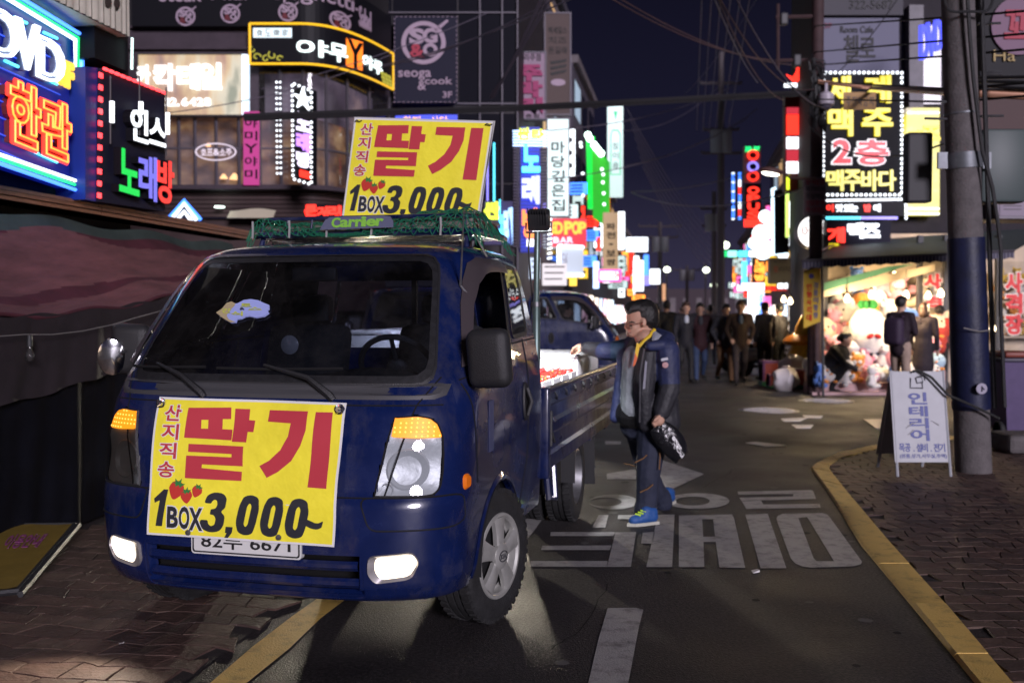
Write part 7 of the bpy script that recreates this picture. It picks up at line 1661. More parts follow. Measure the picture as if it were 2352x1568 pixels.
# ================================================================ POLE, SANDWICH BOARD, BIN
conc = mat('concrete', (.10, .09, .092), .85, var=.25, vscale=9, bump=.4, bscale=50); bluewrap = mat('blue_wrap', (.005, .008, .036), .5, var=.35, vscale=8, bump=.15, bscale=40)
pb = gnd(2236, 1086); pt = atY(2200, 0, pb[1]-.1)
def pp(z): t = z/pt[2]; return pb*(1-t)+np.array([pt[0], pb[1]-.1, pt[2]])*t
pole = thing('utility_pole', pb, 'thick concrete utility pole with a blue padded wrap and a steel clamp', 'utility pole')
z_ = lambda py: CAM_H+(714-py)/2287*pb[1]
def pr(z): return .160-.004*z
def shaft(z0, z1, m_, nm, add=0.0, n_=8): b = MB(); b.tube([pp(z0+(z1-z0)*i/n_) for i in range(n_+1)], [pr(z0+(z1-z0)*i/n_)+add for i in range(n_+1)], 28); return b.build(nm, m_, pole, smooth=True)
shaft(0, 8.5, conc, 'shaft'); shaft(z_(938), z_(548), bluewrap, 'blue_wrap', .012)
shaft(z_(392), z_(357), mat('galvanised', (.13, .14, .155), .5, metal=.5, var=.2, vscale=8), 'steel_clamp', .012, 2); shaft(z_(271), z_(267), MATS['galvanised'], 'strap', .008, 2)
for sx_ in (-1, 1): p = pp(z_(374)); b = MB(); b.box((p[0]+sx_*.20, p[1]-.02, p[2]), (.09, .03, .15)); b.build('clamp_ear', MATS['galvanised'], pole)
p = pp(z_(374)); b = MB(); b.rbox((p[0]+.40, p[1]+.14, z_(383)), (.42, .22, .68), .03); b.build('meter_box', mat('box_green', (.05, .07, .07), .5), pole, smooth=True)
b = MB(); b.rbox((p[0]-.30, p[1]+.30, z_(380)), (.24, .14, .66), .02); b.build('speaker_box', mat('box_dark', (.02, .02, .024), .6), pole)
for k, (y, sx_) in enumerate(((178, 1), (183, 1), (243, -1), (281, -1), (70, 1), (275, 1))): q = pp(z_(y)); b = MB(); b.tube([q, q+np.array([sx_*.36, -.05, .0])], .012, 6); b.build('step_bolt', greyp, pole)
b = MB(); b.tube([pp(z_(y))+np.array([dx, -.21, 0]) for y, dx in ((-60, -.02), (100, .0), (200, .02), (280, .05), (360, .08), (440, .16), (520, .20), (580, .22), (700, .20), (930, .21))], .018, 8); b.build('cable', blackp, pole, smooth=True)
b = MB(); b.tube([pp(z_(y))+np.array([.17, -.10, 0]) for y in (-60, 200, 500, 800, 935)], .022, 8); b.build('conduit', blackp, pole, smooth=True)
b = MB(); b.tube([pp(z_(20))+np.array([.22*math.cos(a), -.22, .18*math.sin(a)+.03*math.sin(3*a)]) for a in np.linspace(0, 6*math.pi, 60)], .012, 6); b.build('cable_coil', blackp, pole, smooth=True)
q = pp(z_(888)); b = MB(); b.lathe([(.05, -.215), (.05, -.222), (.001, -.222)], q, 'y', n=20); b.build('round_sticker', mat('sticker_grey', (.28, .26, .34), .5), pole)
b = MB(); b.tube([q+np.array([0, -.226, -.025]), q+np.array([0, -.226, .02]), q+np.array([.02, -.226, -.01])], .006, 5); b.build('sticker_mark', navy, pole)
b = MB(); b.tube([pp(z_(y))+np.array([dx, -.205, 0]) for y, dx in ((752, -.14), (760, .0), (757, .10))], .006, 5); b.build('tied_string', mat('pale_wire', (.42, .40, .38), .6), pole)
# sandwich board
sb = thing('sandwich_board', gnd(2125, 1098), 'white A-frame board with blue vertical letters chained to the utility pole', 'sign board')
wl = Wall(gnd(2062, 1098), R(0)); q = gnd(2062, 1098); lean = .16; htop = wl.map(2062, 853)[2]
def sm_(px, py, e=0.0): p = wl.map(px, py); k_ = p[2]/htop; return np.array([p[0], p[1]+lean*k_-e, p[2]])
wb = mat('board_white', (.36, .37, .40), .5, var=.08, vscale=5)
panel(sm_, (2058, 855, 2181, 1062), wb, sb, -.015, 0, name='front_panel')
for x in (2062, 2184): b = MB(); b.tube([sm_(x, 853, -.01), sm_(x+1, 1098, -.01)], .013, 6); b.build('leg', wb, sb)
for x in (2068, 2176): p = sm_(x, 855); b = MB(); b.tube([p+np.array([0, .02, 0]), np.array([p[0]+.02, p[1]+.42, .016])], .013, 6); b.build('rear_leg', wb, sb)
b = MB(); p, p2 = sm_(2062, 858), sm_(2178, 858); b.add([p+np.array([0, .03, 0]), p2+np.array([0, .03, 0]), p2+np.array([0, .36, -.80]), p+np.array([0, .36, -.80])], [(0, 1, 2, 3)]); b.build('rear_panel', wb, sb)
bl = mat('board_blue', (.02, .035, .22), .5); blk = mat('board_ink', (.03, .03, .04), .5)
for ch, bx in zip('인테리어', ((2099, 904, 2140, 930), (2099, 935, 2140, 958), (2099, 962, 2140, 985), (2099, 988, 2140, 1013))): lay(sm_, ch, bx, bl, sb, e0=.001, e1=.004, bold=.03)
for i, ch in enumerate('목공.설비.전기'): 
    if ch == '.': panel(sm_, None, bl, sb, .001, .004, poly=oval(2077+i*13.2, 1036, 1.5, 1.5, 8), name='dot')
    else: lay(sm_, ch, (2070+i*13.3, 1020, 2082+i*13.3, 1038), bl, sb, e0=.001, e1=.004, bold=.025)
lay(sm_, '(원룸,상가,사무실,주택)', (2070, 1043, 2178, 1054), bl, sb, e0=.001, e1=.004, bold=.012, name='lettering')
for p in ([(2106, 870), (2104, 893), (2133, 894), (2132, 880)], [(2118, 870), (2120, 882), (2134, 880), (2132, 868), (2118, 870)], [(2121, 868), (2138, 864), (2139, 876)]): b = MB(); b.tube([sm_(x, y, .003) for x, y in p], .006, 5); b.build('logo_stroke', blk, sb)
for p in ([(2088, 985), (2102, 975), (2118, 971)], [(2148, 968), (2165, 978)], [(2092, 1000), (2106, 990)]): b = MB(); b.tube([sm_(x, y, .001) for x, y in p], [.004, .009, .003][:len(p)], 4); b.build('scuff', mat('scuff', (.36, .36, .37), .7), sb)
ch_ = thing('chain', sm_(2120, 855), 'dark chain running from the board over to the utility pole', 'chain'); P = [sm_(2108, 856, .03), sm_(2120, 851, .03), sm_(2150, 868, .05), sm_(2185, 908, .05), pp(z_(925))+np.array([-.1, -.23, 0]), pp(z_(955))+np.array([.15, -.22, 0])]
pts = along(P, 90); b = MB()
for i in range(0, 90): a = np.array(pts[i]); b.box(a, (.020, .012, .020) if i % 2 else (.012, .020, .014), rot=(0, i*.7, .3))
stuff(b.build('chain_links', mat('chain_iron', (.05, .05, .05), .5, metal=.8), ch_))
# wheeled bin
p = gnd(2338, 1012); bn = thing('wheeled_bin', p, 'purple-grey wheeled bin with a dark red lid behind the utility pole', 'bin')
bm_ = mat('bin_purple', (.075, .05, .13), .5, var=.15, vscale=6); s_ = p[1]/2287; x0, x1 = p[0]-30*s_, p[0]+52*s_
def ringr(z, x0_, x1_, y0_, y1_): return [(x0_, y0_, z), (x1_, y0_, z), (x1_, y1_, z), (x0_, y1_, z)]
y0_, y1_ = p[1], p[1]+.55; b = MB(); r0 = ringr(.10, x0+.05, x1-.05, y0_+.05, y1_-.05); r1 = ringr(.92, x0-.03, x1+.03, y0_-.03, y1_); b.add(r0+r1, [(0,1,5,4),(1,2,6,5),(2,3,7,6),(3,0,4,7),(0,3,2,1)]); b.build('tub', bm_, bn)
b = MB(); b.rbox(((x0+x1)/2, (y0_+y1_)/2, .945), (x1-x0+.12, .62, .05), .015); b.build('rim', mat('bin_rim', (.03, .025, .05), .5), bn, smooth=True)
b = MB(); b.rbox(((x0+x1)/2+.02, (y0_+y1_)/2+.03, 1.005), (x1-x0, .5, .07), .03); b.build('lid', mat('bin_lid', (.20, .045, .03), .5), bn, smooth=True)
for sx_ in (0, 1): xx = x0+.0 if sx_ == 0 else x1; b = MB(); b.lathe([(.10, -.03), (.11, -.02), (.11, .02), (.10, .03), (.001, .03)], (xx-.02, y0_+.10, .11), 'x', n=24); b.build('wheel', rubber, bn, smooth=True)
# stone lump and dark mat at the right edge
b = MB(); p = gnd(2335, 1040); b.rbox((p[0]+.3, p[1], .12), (1.0, .5, .2), .05); tag(b.build('stone_step', conc), 'rough concrete step at the foot of the bin', 'step')
# ================================================================ OVERHEAD: SECOND POLE, LAMPS, CABLES
wp = atY(1872, 714, 18.2); p2 = thing('service_pole', np.array([wp[0], wp[1], 0]), 'rusty brown utility pole tangled with cables beside the beer sign', 'utility pole')
rust = mat('pole_rust', (.05, .026, .028), .75, var=.3, vscale=6); W9 = front(18.2, 1872)
b = MB(); b.tube([(wp[0], wp[1], 0), (wp[0], wp[1], 9.5)], [.13, .10], 18); b.build('shaft', rust, p2, smooth=True)
for y in (40, 140): b = MB(); b.tube([W9.map(1782, y), W9.map(1880, y-2)], .035, 6); b.build('cross_arm', rust, p2)
b = MB(); b.tube([W9.map(1787, 10), W9.map(1787, 160)], .03, 6); b.build('arm_brace', rust, p2)
for k, (x, y) in enumerate(((1800, 45), (1830, 140), (1884, 200), (1880, 288))): b = MB(); b.rbox(W9.map(x, y), (.14, .14, .22), .03); b.build('junction_box', greyp, p2)
random.seed(3); b = MB()
for k in range(14): b.tube([W9.map(1872+random.uniform(-22, 22), 190+random.uniform(-60, 120), .16+random.uniform(-.02, .05)) for _ in range(6)], .014, 5)
stuff(b.build('cable_tangle', blackp, p2))
wl = front(18.0, 1872); o = thing('paper_notice', wl.map(1871, 494), 'rows of red and black printed flyers wrapped round the brown pole', 'notice'); panel(wl.map, (1846, 407, 1897, 494), mat('flyer_paper', (.24, .18, .21), .7), o, -.02, 0)
for k in range(5): row(wl.map, ('합격보장','부가비서','무심해요','상담환영','즉시대출')[k], (1850, 412+k*16, 1894, 424+k*16), mat('flyer_red', (.35, .05, .08), .6) if k in (0, 3, 4) else blk, o, e0=.002, e1=.008, gap=.12, bold=.02)
o = thing('dome_camera', W9.map(1887, 240), 'white dome security camera hanging from the cable arm', 'security camera'); p = W9.map(1887, 240, .25)
b = MB(); b.lathe([(.001, .17), (.06, .17), (.13, .13), (.145, .0), (.14, -.06), (.10, -.07)], p, n=24); b.build('housing', mat('cctv_white', (.50, .45, .52), .4), o, smooth=True); b = MB(); b.lathe([(.10, -.06), (.095, -.12), (.05, -.17), (.001, -.18)], p, n=20); b.build('dome', mat('cctv_dark', (.10, .09, .12), .15), o, smooth=True); b = MB(); b.tube([p+np.array([0, 0, .17]), p+np.array([0, .0, .34])], .03, 8); b.build('stem', MATS['cctv_white'], o)
o = thing('lamp_arm', pp(z_(235)), 'rusty horizontal pipe arm running from the big pole to the camera', 'pipe'); b = MB(); b.tube([W9.map(1868, 195, .25), W9.map(2000, 205, .1), pp(z_(222)), pp(z_(238))+np.array([.9, -.1, 0])], .035, 8); b.build('pipe', mat('pipe_rust', (.26, .13, .08), .45, metal=.4), o, smooth=True)
o, m_ = vsign('orange_plate', (1938, 212, 2012, 252), 17.8, 'orange warning plate with dark letters hung under the pipe arm', mat('plate_orange', (.40, .20, .03), .5), t=.03); row(m_, '주정차금지', (1942, 222, 2008, 244), blk, o, vertical=False, gap=.2, e0=.003, e1=.01)
# lit street lamp
wl = front(17.8, 1790); o = thing('street_lamp', wl.map(1840, 420)*np.array([1, 1, 1]), 'street lamp with a lit oval head on an arm from the brown pole', 'street lamp'); p = wl.map(1772, 397)
b = MB(); b.ell(p+np.array([0, 0, .03]), (.21, .12, .07), rot=(0, .15, 0), nu=18, nv=10); b.build('lamp_head', mat('lamp_brown', (.12, .06, .055), .5), o, smooth=True); b = MB(); b.ell(p+np.array([-.02, -.01, -.015]), (.16, .09, .04), rot=(0, .15, 0), nu=16, nv=8); b.build('lamp_glass', em('lamp_glow', (1, .95, .80), 7), o, smooth=True); b = MB(); b.tube([p+np.array([.18, 0, .03]), wl.map(1815, 408), wl.map(1872, 412)], .025, 8); b.build('arm', MATS['lamp_brown'], o, smooth=True)
# distant poles with crossarms
far = [(1516, 62, [(520, 48), (545, 40)], 510, 'slim utility pole with a transformer far down the middle of the lane'), (1656, 40, [(192, 46), (298, 40), (352, 44)], 120, 'tall utility pole with three cross arms and transformers on the right of the lane'), (1578, 85, [(620, 30)], 610, 'short far utility pole at the end of the lane'), (1640, 52, [(480, 30), (520, 26)], 440, 'utility pole behind the tall cross-arm pole')]
pm_ = mat('pole_grey', (.075, .062, .07), .8)
for x, Y, arms, top, lab in far:
    p = atY(x, 714, Y)*np.array([1, 1, 0]); o = thing('distant_pole', p, lab, 'utility pole', 'utility poles down the lane'); wl = front(Y, x)
    b = MB(); b.tube([p, wl.map(x, top)], [.17, .11], 10); b.build('shaft', pm_, o, smooth=True)
    for y, hw in arms:
        b = MB(); b.tube([wl.map(x-hw, y), wl.map(x+hw, y)], .06, 5); b.build('cross_arm', pm_, o)
        for k in range(5): b = MB(); b.cyl(wl.map(x-hw+hw*.5*k, y), wl.map(x-hw+hw*.5*k, y-5), .05, n=6); b.build('insulator', pm_, o)
    for k in range(2): q = wl.map(x-10+k*20, (top*2+714)/3 if x != 1656 else 352); b = MB(); b.tube([q, q+np.array([0, 0, .9])], .26, 12); b.build('transformer', mat('transformer_grey', (.22, .22, .25), .6), o, smooth=True)
for x, y, Y, lab in ((1665, 563, 45, 'small lit street lamp far along the right of the lane'), (1532, 619, 60, 'greenish round street lamp far along the lane'), (1622, 620, 60, 'tiny white street lamp far along the lane'), (1640, 655, 55, 'pale round lamp low on the right of the lane')):
    wl = front(Y, x); p = wl.map(x, y); o = thing('far_lamp', p, lab, 'lamp', 'far street lamps'); b = MB(); b.ell(p, (.20, .2, .16), nu=12, nv=8); b.build('globe', em('far_glow', (.9, 1, .75), 7), o, smooth=True); b = MB(); b.tube([p, p+np.array([.0, .2, .4]), p*np.array([1, 1, 0])+np.array([0, .2, 0])], .05, 6); b.build('lamp_post', pm_, o)
# cables
cab = mat('cable_black', (.012, .011, .013), .6); cabg = mat('cable_grey', (.10, .085, .115), .6); cabr = mat('cable_red', (.075, .04, .042), .6)
def cable(pts, r, lab, m_=cab, sag=0.0, nm='overhead_cable', n_=16):
    P = [atY(*p) for p in pts]
    if len(P) == 2:
        a, c_ = P; P = [a+(c_-a)*t/n_-np.array([0, 0, sag*4*(t/n_)*(1-t/n_)]) for t in range(n_+1)]
    b = MB(); b.tube(P, r, 6); tag(b.build(nm, m_, smooth=True), lab, 'cable', 'overhead cables')
for k, (dy0, dy1, r_) in enumerate(((0, 0, .030), (5, 3, .020), (-5, 2, .014), (9, 7, .012), (-2, -4, .022))):
    cable([(560, 268+dy0, 15), (900, 256+dy0, 16), (1180, 247+(dy0+dy1)/2, 17), (1500, 232+dy1, 17.6), (1872, 212+dy1, 18.2)], r_, 'thick black cable bundle crossing the street from the round bay to the brown pole')
for a, c_, r_, s, m_ in (((880, 150, 19), (1330, -10, 15), .012, .1, cabg), ((872, 155, 19), (1290, -10, 15), .012, .15, cabg), ((600, 205, 18), (1120, 30, 18), .008, .1, cabg), ((380, 260, 15), (900, 125, 18), .008, .15, cabg)):
    cable([a, c_], r_, 'thin pale wire slung across the signs of the corner building', m_, s)
for a, c_ in (((1130, 225, 17), (1260, -10, 15)), ((1128, 228, 17), (1250, -10, 15)), ((1126, 222, 17), (1270, -10, 15)), ((1134, 226, 17), (1244, -10, 15))): cable([a, c_], .016, 'pale cable of the bundle slanting up beside the glass building', cabg, .05)
for a, c_, m_, s in (((1640, -5, 12), (1740, 190, 18), cabg, .1), ((1648, -5, 12), (1800, 230, 18), cabr, .25), ((1652, -5, 12), (1870, 205, 18), cabr, .35), ((1690, -5, 12), (1900, 250, 18), cabg, .3), ((1400, -5, 14), (1800, 140, 20), cabr, .2), ((1420, -5, 14), (1830, 150, 20), cabr, .2), ((1740, -5, 30), (1575, 215, 40), cabg, .2)):
    cable([a, c_], .010, 'loose wire dropping out of the night sky towards the brown pole', m_, s)
for a, c_, s in (((1450, 440, 30), (1800, 370, 24), .2), ((1450, 442, 30), (1870, 425, 18), .4), ((1440, 380, 30), (1740, 250, 36), .3), ((1430, 300, 34), (1660, 190, 40), .5), ((1180, 305, 22), (1700, 190, 40), .4), ((1260, 412, 24), (1720, 270, 38), .4)):
    cable([a, c_], .014, 'pale wire crossing the lane between the houses', cabg, s)
for k in range(7): cable([(1440+k*6, 250+k*22, 40), (1660-k*4, 560+k*10, 62)], .016, 'faint wire running away down the lane under the night sky', cabg, .6)
for k in range(6): cable([(1612+k*22, -5, 22), (1600+k*14, 300+k*2, 40)], .012, 'faint steep wire rising from the cross-arm pole', cabg, .1)
for k, (y0_, y1_) in enumerate(((120, 92), (150, 128), (188, 205), (228, 235), (60, 40))): cable([(1872, y0_, 18.2), (2190, y1_, 9.6), (2420, y1_-20, 8.5)], .012, 'black wire strung between the brown pole and the big pole', cab)
for k, y in enumerate((180, 186, 194)): cable([(2195, y, 9.6), (2420, y-4+k*9, 9.0)], .016, 'black cable leaving the big pole to the right', cab)
cable([(2060, 0, 18), (1900, 190, 18.0)], .010, 'thin wire over the cafe sign', cab, .1); cable([(1860, 290, 18), (2170, 330, 9.7)], .010, 'thin wire sagging over the beer sign', cab, .3)
# ================================================================ PEOPLE
skin = mat('skin', (.46, .27, .19), .55, var=.08, vscale=9); skin2 = mat('skin_pale', (.50, .31, .23), .55); hairm = mat('hair_black', (.010, .009, .009), .42, bump=.6, bscale=70); hairb = mat('hair_brown', (.045, .022, .014), .45, bump=.6, bscale=70)
def cap(bm_, a, b, ra, rb, n=12):
    a, b = Vector(map(float, a)), Vector(map(float, b)); d = b-a; L = max(d.length, 1e-5); t = d/L; x = t.orthogonal().normalized(); y = t.cross(x); rings = []
    for k in range(4): th = math.pi/2*(1-k/4)*-1; rings.append((a+t*ra*math.sin(th), ra*math.cos(th)))
    rings = [(a-t*ra*math.cos(math.pi/2*k/4), ra*math.sin(math.pi/2*k/4)) for k in range(1, 5)]+[(b+t*rb*math.sin(math.pi/2*k/4), rb*math.cos(math.pi/2*k/4)) for k in range(0, 4)]
    vs = [a-t*ra]; fs = []
    for c_, r_ in rings: vs += [c_+(x*math.cos(2*math.pi*i/n)+y*math.sin(2*math.pi*i/n))*r_ for i in range(n)]
    vs.append(b+t*rb); T = len(vs)-1; m_ = len(rings)
    for i in range(n):
        fs.append((0, 1+(i+1) % n, 1+i)); fs.append((T, 1+(m_-1)*n+i, 1+(m_-1)*n+(i+1) % n))
        for k in range(m_-1): fs.append((1+k*n+i, 1+k*n+(i+1) % n, 1+(k+1)*n+(i+1) % n, 1+(k+1)*n+i))
    bm_.add(vs, fs)
def sd(prim, P):
    if prim[0] == 'c':
        a, b = np.array(prim[1], float), np.array(prim[2], float); d = b-a; t = np.clip(((P-a)@d)/max(1e-9, d@d), 0, 1); return np.linalg.norm(P-(a+t[:, None]*d), axis=1)-(prim[3]+(prim[4]-prim[3])*t)
    c_, r_ = np.array(prim[1], float), np.array(prim[2], float); Q = P-c_
    if prim[3] is not None: Q = Q @ np.array(Euler(prim[3]).to_matrix())
    k = np.linalg.norm(Q/r_, axis=1); return (k-1)*r_.min()
def figure(name, prims, mats, parent, voxel=.02, smooth_it=3):
    """one continuous skin over all the limbs: voxel remesh, then a material for each zone"""
    b = MB()
    for p in prims:
        if p[0] == 'c': cap(b, p[1], p[2], p[3], p[4])
        else: b.ell(p[1], p[2], p[3], nu=18, nv=12)
    o = b.build(name, list(mats), parent); md = o.modifiers.new('r', 'REMESH'); md.mode = 'VOXEL'; md.voxel_size = voxel
    ms = o.modifiers.new('s', 'SMOOTH'); ms.factor = .5; ms.iterations = smooth_it
    FIG.append((o, prims, list(mats), np.array(ORG.get(o.name, (0, 0, 0))))); return o
FIG = []
def grow_figures():
    dg = bpy.context.evaluated_depsgraph_get()
    for o, prims, ml, org in FIG:
        me = bpy.data.meshes.new_from_object(o.evaluated_get(dg)); me.materials.clear()
        for m_ in ml: me.materials.append(m_)
        C_ = np.zeros(len(me.polygons)*3); me.polygons.foreach_get('center', C_); C_ = C_.reshape(-1, 3)+org
        D = np.stack([sd(p, C_)-(p[6] if len(p) > 6 else 0) for p in prims]); best = D.argmin(0)
        me.polygons.foreach_set('material_index', [ml.index(prims[k][5] if prims[k][0] == 'c' else prims[k][4]) for k in best]); me.polygons.foreach_set('use_smooth', [True]*len(me.polygons)); me.update(); me.name = o.name; o['_new'] = me.name
    for o, _, _, _ in FIG: me = bpy.data.meshes[o['_new']]; del o['_new']; o.modifiers.clear(); o.data = me

def person(px, fy, label, yaw=0.0, h=1.70, pose='stand', top=(.02, .02, .03), legs=(.02, .02, .025), hair='short', coat=0.0, arms='hang', hm=hairm, shoes=(.015, .015, .016), group=None, at=None, sk=skin2, inner=None, z=0.0):
    p = np.array(at, float) if at is not None else gnd(px, fy); o = thing('person', (p[0], p[1], z), label, 'person', group, rotz=yaw, local=True); s = h/1.70
    tm = mat('cloth_%02d%02d%02d_%s' % tuple([int(99*c_) for c_ in top]+['t']), top, .8, var=.2, vscale=8, bump=.35, bscale=18); lm = mat('cloth_%02d%02d%02d_%s' % tuple([int(99*c_) for c_ in legs]+['l']), legs, .8, var=.2, vscale=10, bump=.3, bscale=20); sm2 = mat('shoe_%02d%02d%02d' % tuple(int(99*c_) for c_ in shoes), shoes, .6)
    mats = [tm, lm, sk, sm2]; A = lambda x, y, zz: (x*s, y*s, zz*s); pr_ = []; c = lambda a, b, ra, rb, m_: pr_.append(('c', A(*a), A(*b), ra*s, rb*s, m_)); el = lambda ce, r_, m_, rot=None: pr_.append(('e', A(*ce), tuple(q*s for q in r_), rot, m_))
    if pose == 'crouch':
        hipz, hy = .34, .16; ch = (0, -.10, .72); nk = (0, -.16, .88); hd = (0, -.22, 1.0)
        for q in (-1, 1):
            c((q*.10, hy, hipz), (q*.15, -.26, .52), .115, .085, lm); c((q*.15, -.26, .52), (q*.11, .02, .10), .075, .05, lm); c((q*.11, .05, .05), (q*.12, -.13, .045), .045, .04, sm2)
            c((q*.20, -.06, .80), (q*.23, -.24, .58), .075, .06, tm); c((q*.23, -.24, .58), (q*.06, -.42, .46), .055, .045, tm); c((q*.06, -.42, .46), (q*.03, -.50, .44), .035, .03, sk)
        c((0, hy, hipz+.03), ch, .19, .20, tm); c((0, hy+.03, hipz-.05), (0, hy+.05, hipz-.14), .17, .16, tm); c((-.12, -.05, .80), (.12, -.05, .80), .11, .11, tm)
    else:
        hipz = .90; lean = -.03 if pose == 'walk' else 0; ch = (0, lean, 1.26); nk = (0, lean, 1.44); hd = (0, lean-.015, 1.585); st = {'walk': .20, 'stand': .02, 'walk2': -.20}[pose]
        for q in (-1, 1):
            sw = st*q; kx = q*.095; kn = (kx, -.03-sw*.55-(.10 if sw < 0 and pose != 'stand' else 0), .49); an = (q*.09, .02-sw*1.0, .09+(.07 if sw < -.1 else 0))
            c((q*.09, 0, hipz), kn, .098, .070, lm); c(kn, an, .066, .050, lm); c((an[0], an[1]+.04, an[2]-.045), (an[0]+q*.015, an[1]-.15, an[2]-.05), .042, .036, sm2)
            sh_ = (q*.185, lean, 1.385)
            if arms == 'hang': e_ = (q*.235, .02+sw*.3, 1.10); w_ = (q*.23, -.05+sw*.6, .86); hn = (q*.225, -.08+sw*.7, .76)
            elif arms == 'pocket': e_ = (q*.27, .08, 1.12); w_ = (q*.20, -.08, .93); hn = (q*.17, -.10, .88)
            else: e_ = (q*.23, -.05, 1.12); w_ = (q*.10, -.27, 1.15); hn = (q*.05, -.31, 1.18)
            c(sh_, e_, .070, .055, tm); c(e_, w_, .053, .042, tm); c(w_, hn, .034, .028, sk); el(hn, (.036, .03, .05), sk)
        c((0, 0, .86), (0, lean, 1.18), .150, .155, tm); c((-.07, lean, 1.18), (-.10, lean, 1.34), .11, .10, tm); c((.07, lean, 1.18), (.10, lean, 1.34), .11, .10, tm); c((-.13, lean, 1.385), (.13, lean, 1.385), .078, .078, tm)
        if coat: c((0, .01, .95), (0, .03, .95-coat), .165, .20, tm)
    c(nk, (hd[0], hd[1]+.01, hd[2]-.04), .055, .05, sk); el(hd, (.080, .098, .118), sk); el((hd[0], hd[1]-.035, hd[2]-.075), (.055, .06, .05), sk)
    c((hd[0], hd[1]-.094, hd[2]+.015), (hd[0], hd[1]-.112, hd[2]-.022), .010, .016, sk)
    for q in (-1, 1): el((q*.083, hd[1]+.005, hd[2]-.005), (.014, .025, .034), sk)
    bd = figure('body', pr_, mats, o, voxel=.019*s)
    hb = MB(); H = np.array(A(*hd))
    hl = [((0, .020, .030), (.094, .100, .112)), ((0, -.035, .085), (.082, .075, .048))]
    if hair == 'bob': hl += [((0, .045, -.06), (.098, .075, .12)), ((-.07, .0, -.07), (.03, .06, .11)), ((.07, .0, -.07), (.03, .06, .11))]
    if hair == 'long': hl += [((0, .06, -.12), (.09, .06, .2))]
    if hair == 'tied': hl += [((0, .12, .02), (.05, .05, .06))]
    prh = [('e', tuple(H+np.array(c_)*s), tuple(q*s for q in r_), None, hm) for c_, r_ in hl]; figure('hair', prh, [hm], o, voxel=.014*s, smooth_it=1)
    for q in (-1, 1): b = MB(); b.ell(H+np.array([q*.033, -.090, .012])*s, (.011*s, .006*s, .006*s), nu=8, nv=5); b.build('eye', blackp, o)
    b = MB(); b.ell(H+np.array([0, -.092, -.062])*s, (.022*s, .008*s, .007*s), nu=8, nv=5); b.build('mouth', mat('lips', (.30, .09, .08), .5), o)
    if inner is not None: b = MB(); b.ell(np.array(A(0, -.115, 1.33)), (.055*s, .05*s, .11*s), nu=12, nv=8); b.build('shirt_front', mat('inner_%02d%02d%02d' % tuple(int(99*c_) for c_ in inner), inner, .8), o, smooth=True)
    return o
# ---- the four who walk towards us, and those behind them
person(1573, 878, 'young man in a black suit jacket and pale shirt walking towards the camera', R(4), 1.70, 'walk', (.012, .012, .018), (.012, .012, .014), inner=(.5, .55, .65), hm=hairb)
person(1607, 878, 'young man in a dark maroon coat and blue jeans walking beside the suited one', R(-4), 1.68, 'walk2', (.035, .010, .014), (.03, .05, .11), inner=(.05, .05, .06), coat=.12)
person(1664, 880, 'young man in a grey-sleeved jacket and tan trousers walking towards the camera', R(8), 1.66, 'walk', (.05, .05, .06), (.22, .12, .06), inner=(.03, .05, .10), arms='pocket')
person(1699, 884, 'young man in a dark brown jacket walking next to the one in tan trousers', R(-6), 1.72, 'walk2', (.035, .020, .014), (.030, .022, .024), inner=(.08, .12, .2), hm=hairb, arms='pocket')
person(1531, 862, 'person in a black suit walking away along the lane, seen from behind', R(186), 1.75, 'walk', (.010, .010, .012), (.012, .012, .014))
person(1631, 842, 'person in a pale grey sweater walking away down the lane', R(176), 1.68, 'walk', (.26, .25, .30), (.05, .05, .08))
person(1507, 850, 'person in a white cap-sleeved top near the second truck', R(170), 1.70, 'stand', (.55, .50, .50), (.05, .05, .07))
for x, y, t_, lab in ((1565, 800, (.05, .02, .03), 'tiny far walker in dark red down the lane'), (1602, 796, (.03, .04, .07), 'tiny far walker in slate blue down the lane'), (1625, 792, (.20, .18, .18), 'tiny far walker in grey down the lane'), (1655, 795, (.02, .02, .02), 'tiny far walker in black near the right shops')): person(x, y, lab, R(180), 1.68, 'walk', t_, (.02, .02, .03))
# ---- at the shooting gallery
bp_ = person(2066, 922, 'young man with a dark backpack and beige trousers watching the shooting gallery', R(128), 1.76, 'stand', (.022, .012, .020), (.34, .25, .20), arms='front')
b = MB(); b.rbox((0, .20, 1.18), (.32, .20, .46), .08, seg=4); b.build('backpack', mat('pack_plum', (.035, .020, .045), .7, bump=.3, bscale=30), bp_, smooth=True)
for q in (-1, 1): b = MB(); b.tube([(q*.12, .12, 1.02), (q*.14, -.11, 1.20), (q*.12, -.05, 1.44), (q*.10, .14, 1.42)], .018, 6); b.build('backpack_strap', MATS['pack_plum'], bp_, smooth=True)
person(2120, 905, 'woman with bobbed brown hair in a long dark coat at the gallery', R(140), 1.66, 'stand', (.024, .016, .022), (.02, .015, .02), hair='bob', coat=.42, hm=hairb)
person(2156, 893, 'woman in a red jacket and black trousers at the gallery', R(160), 1.62, 'stand', (.42, .045, .03), (.014, .012, .014), hair='tied')
person(2183, 886, 'man in a dark jacket and pale trousers beside the woman in red', R(190), 1.76, 'stand', (.03, .03, .045), (.42, .32, .24))
person(1913, 903, 'person in black crouching among the crates in front of the prizes', R(60), 1.70, 'crouch', (.014, .011, .012), (.014, .011, .012), sk=skin, hair='tied')
person(2335, 850, 'seated-looking person in red behind the wheeled bin', R(180), 1.25, 'stand', (.30, .05, .04), (.03, .02, .02))
person(1756, 872, 'person in a dark top standing beside the parked scooters', R(200), 1.70, 'stand', (.022, .022, .035), (.012, .012, .016))
person(1790, 866, 'person in dark clothes bending at the far scooter', R(220), 1.66, 'stand', (.025, .025, .03), (.014, .014, .016))
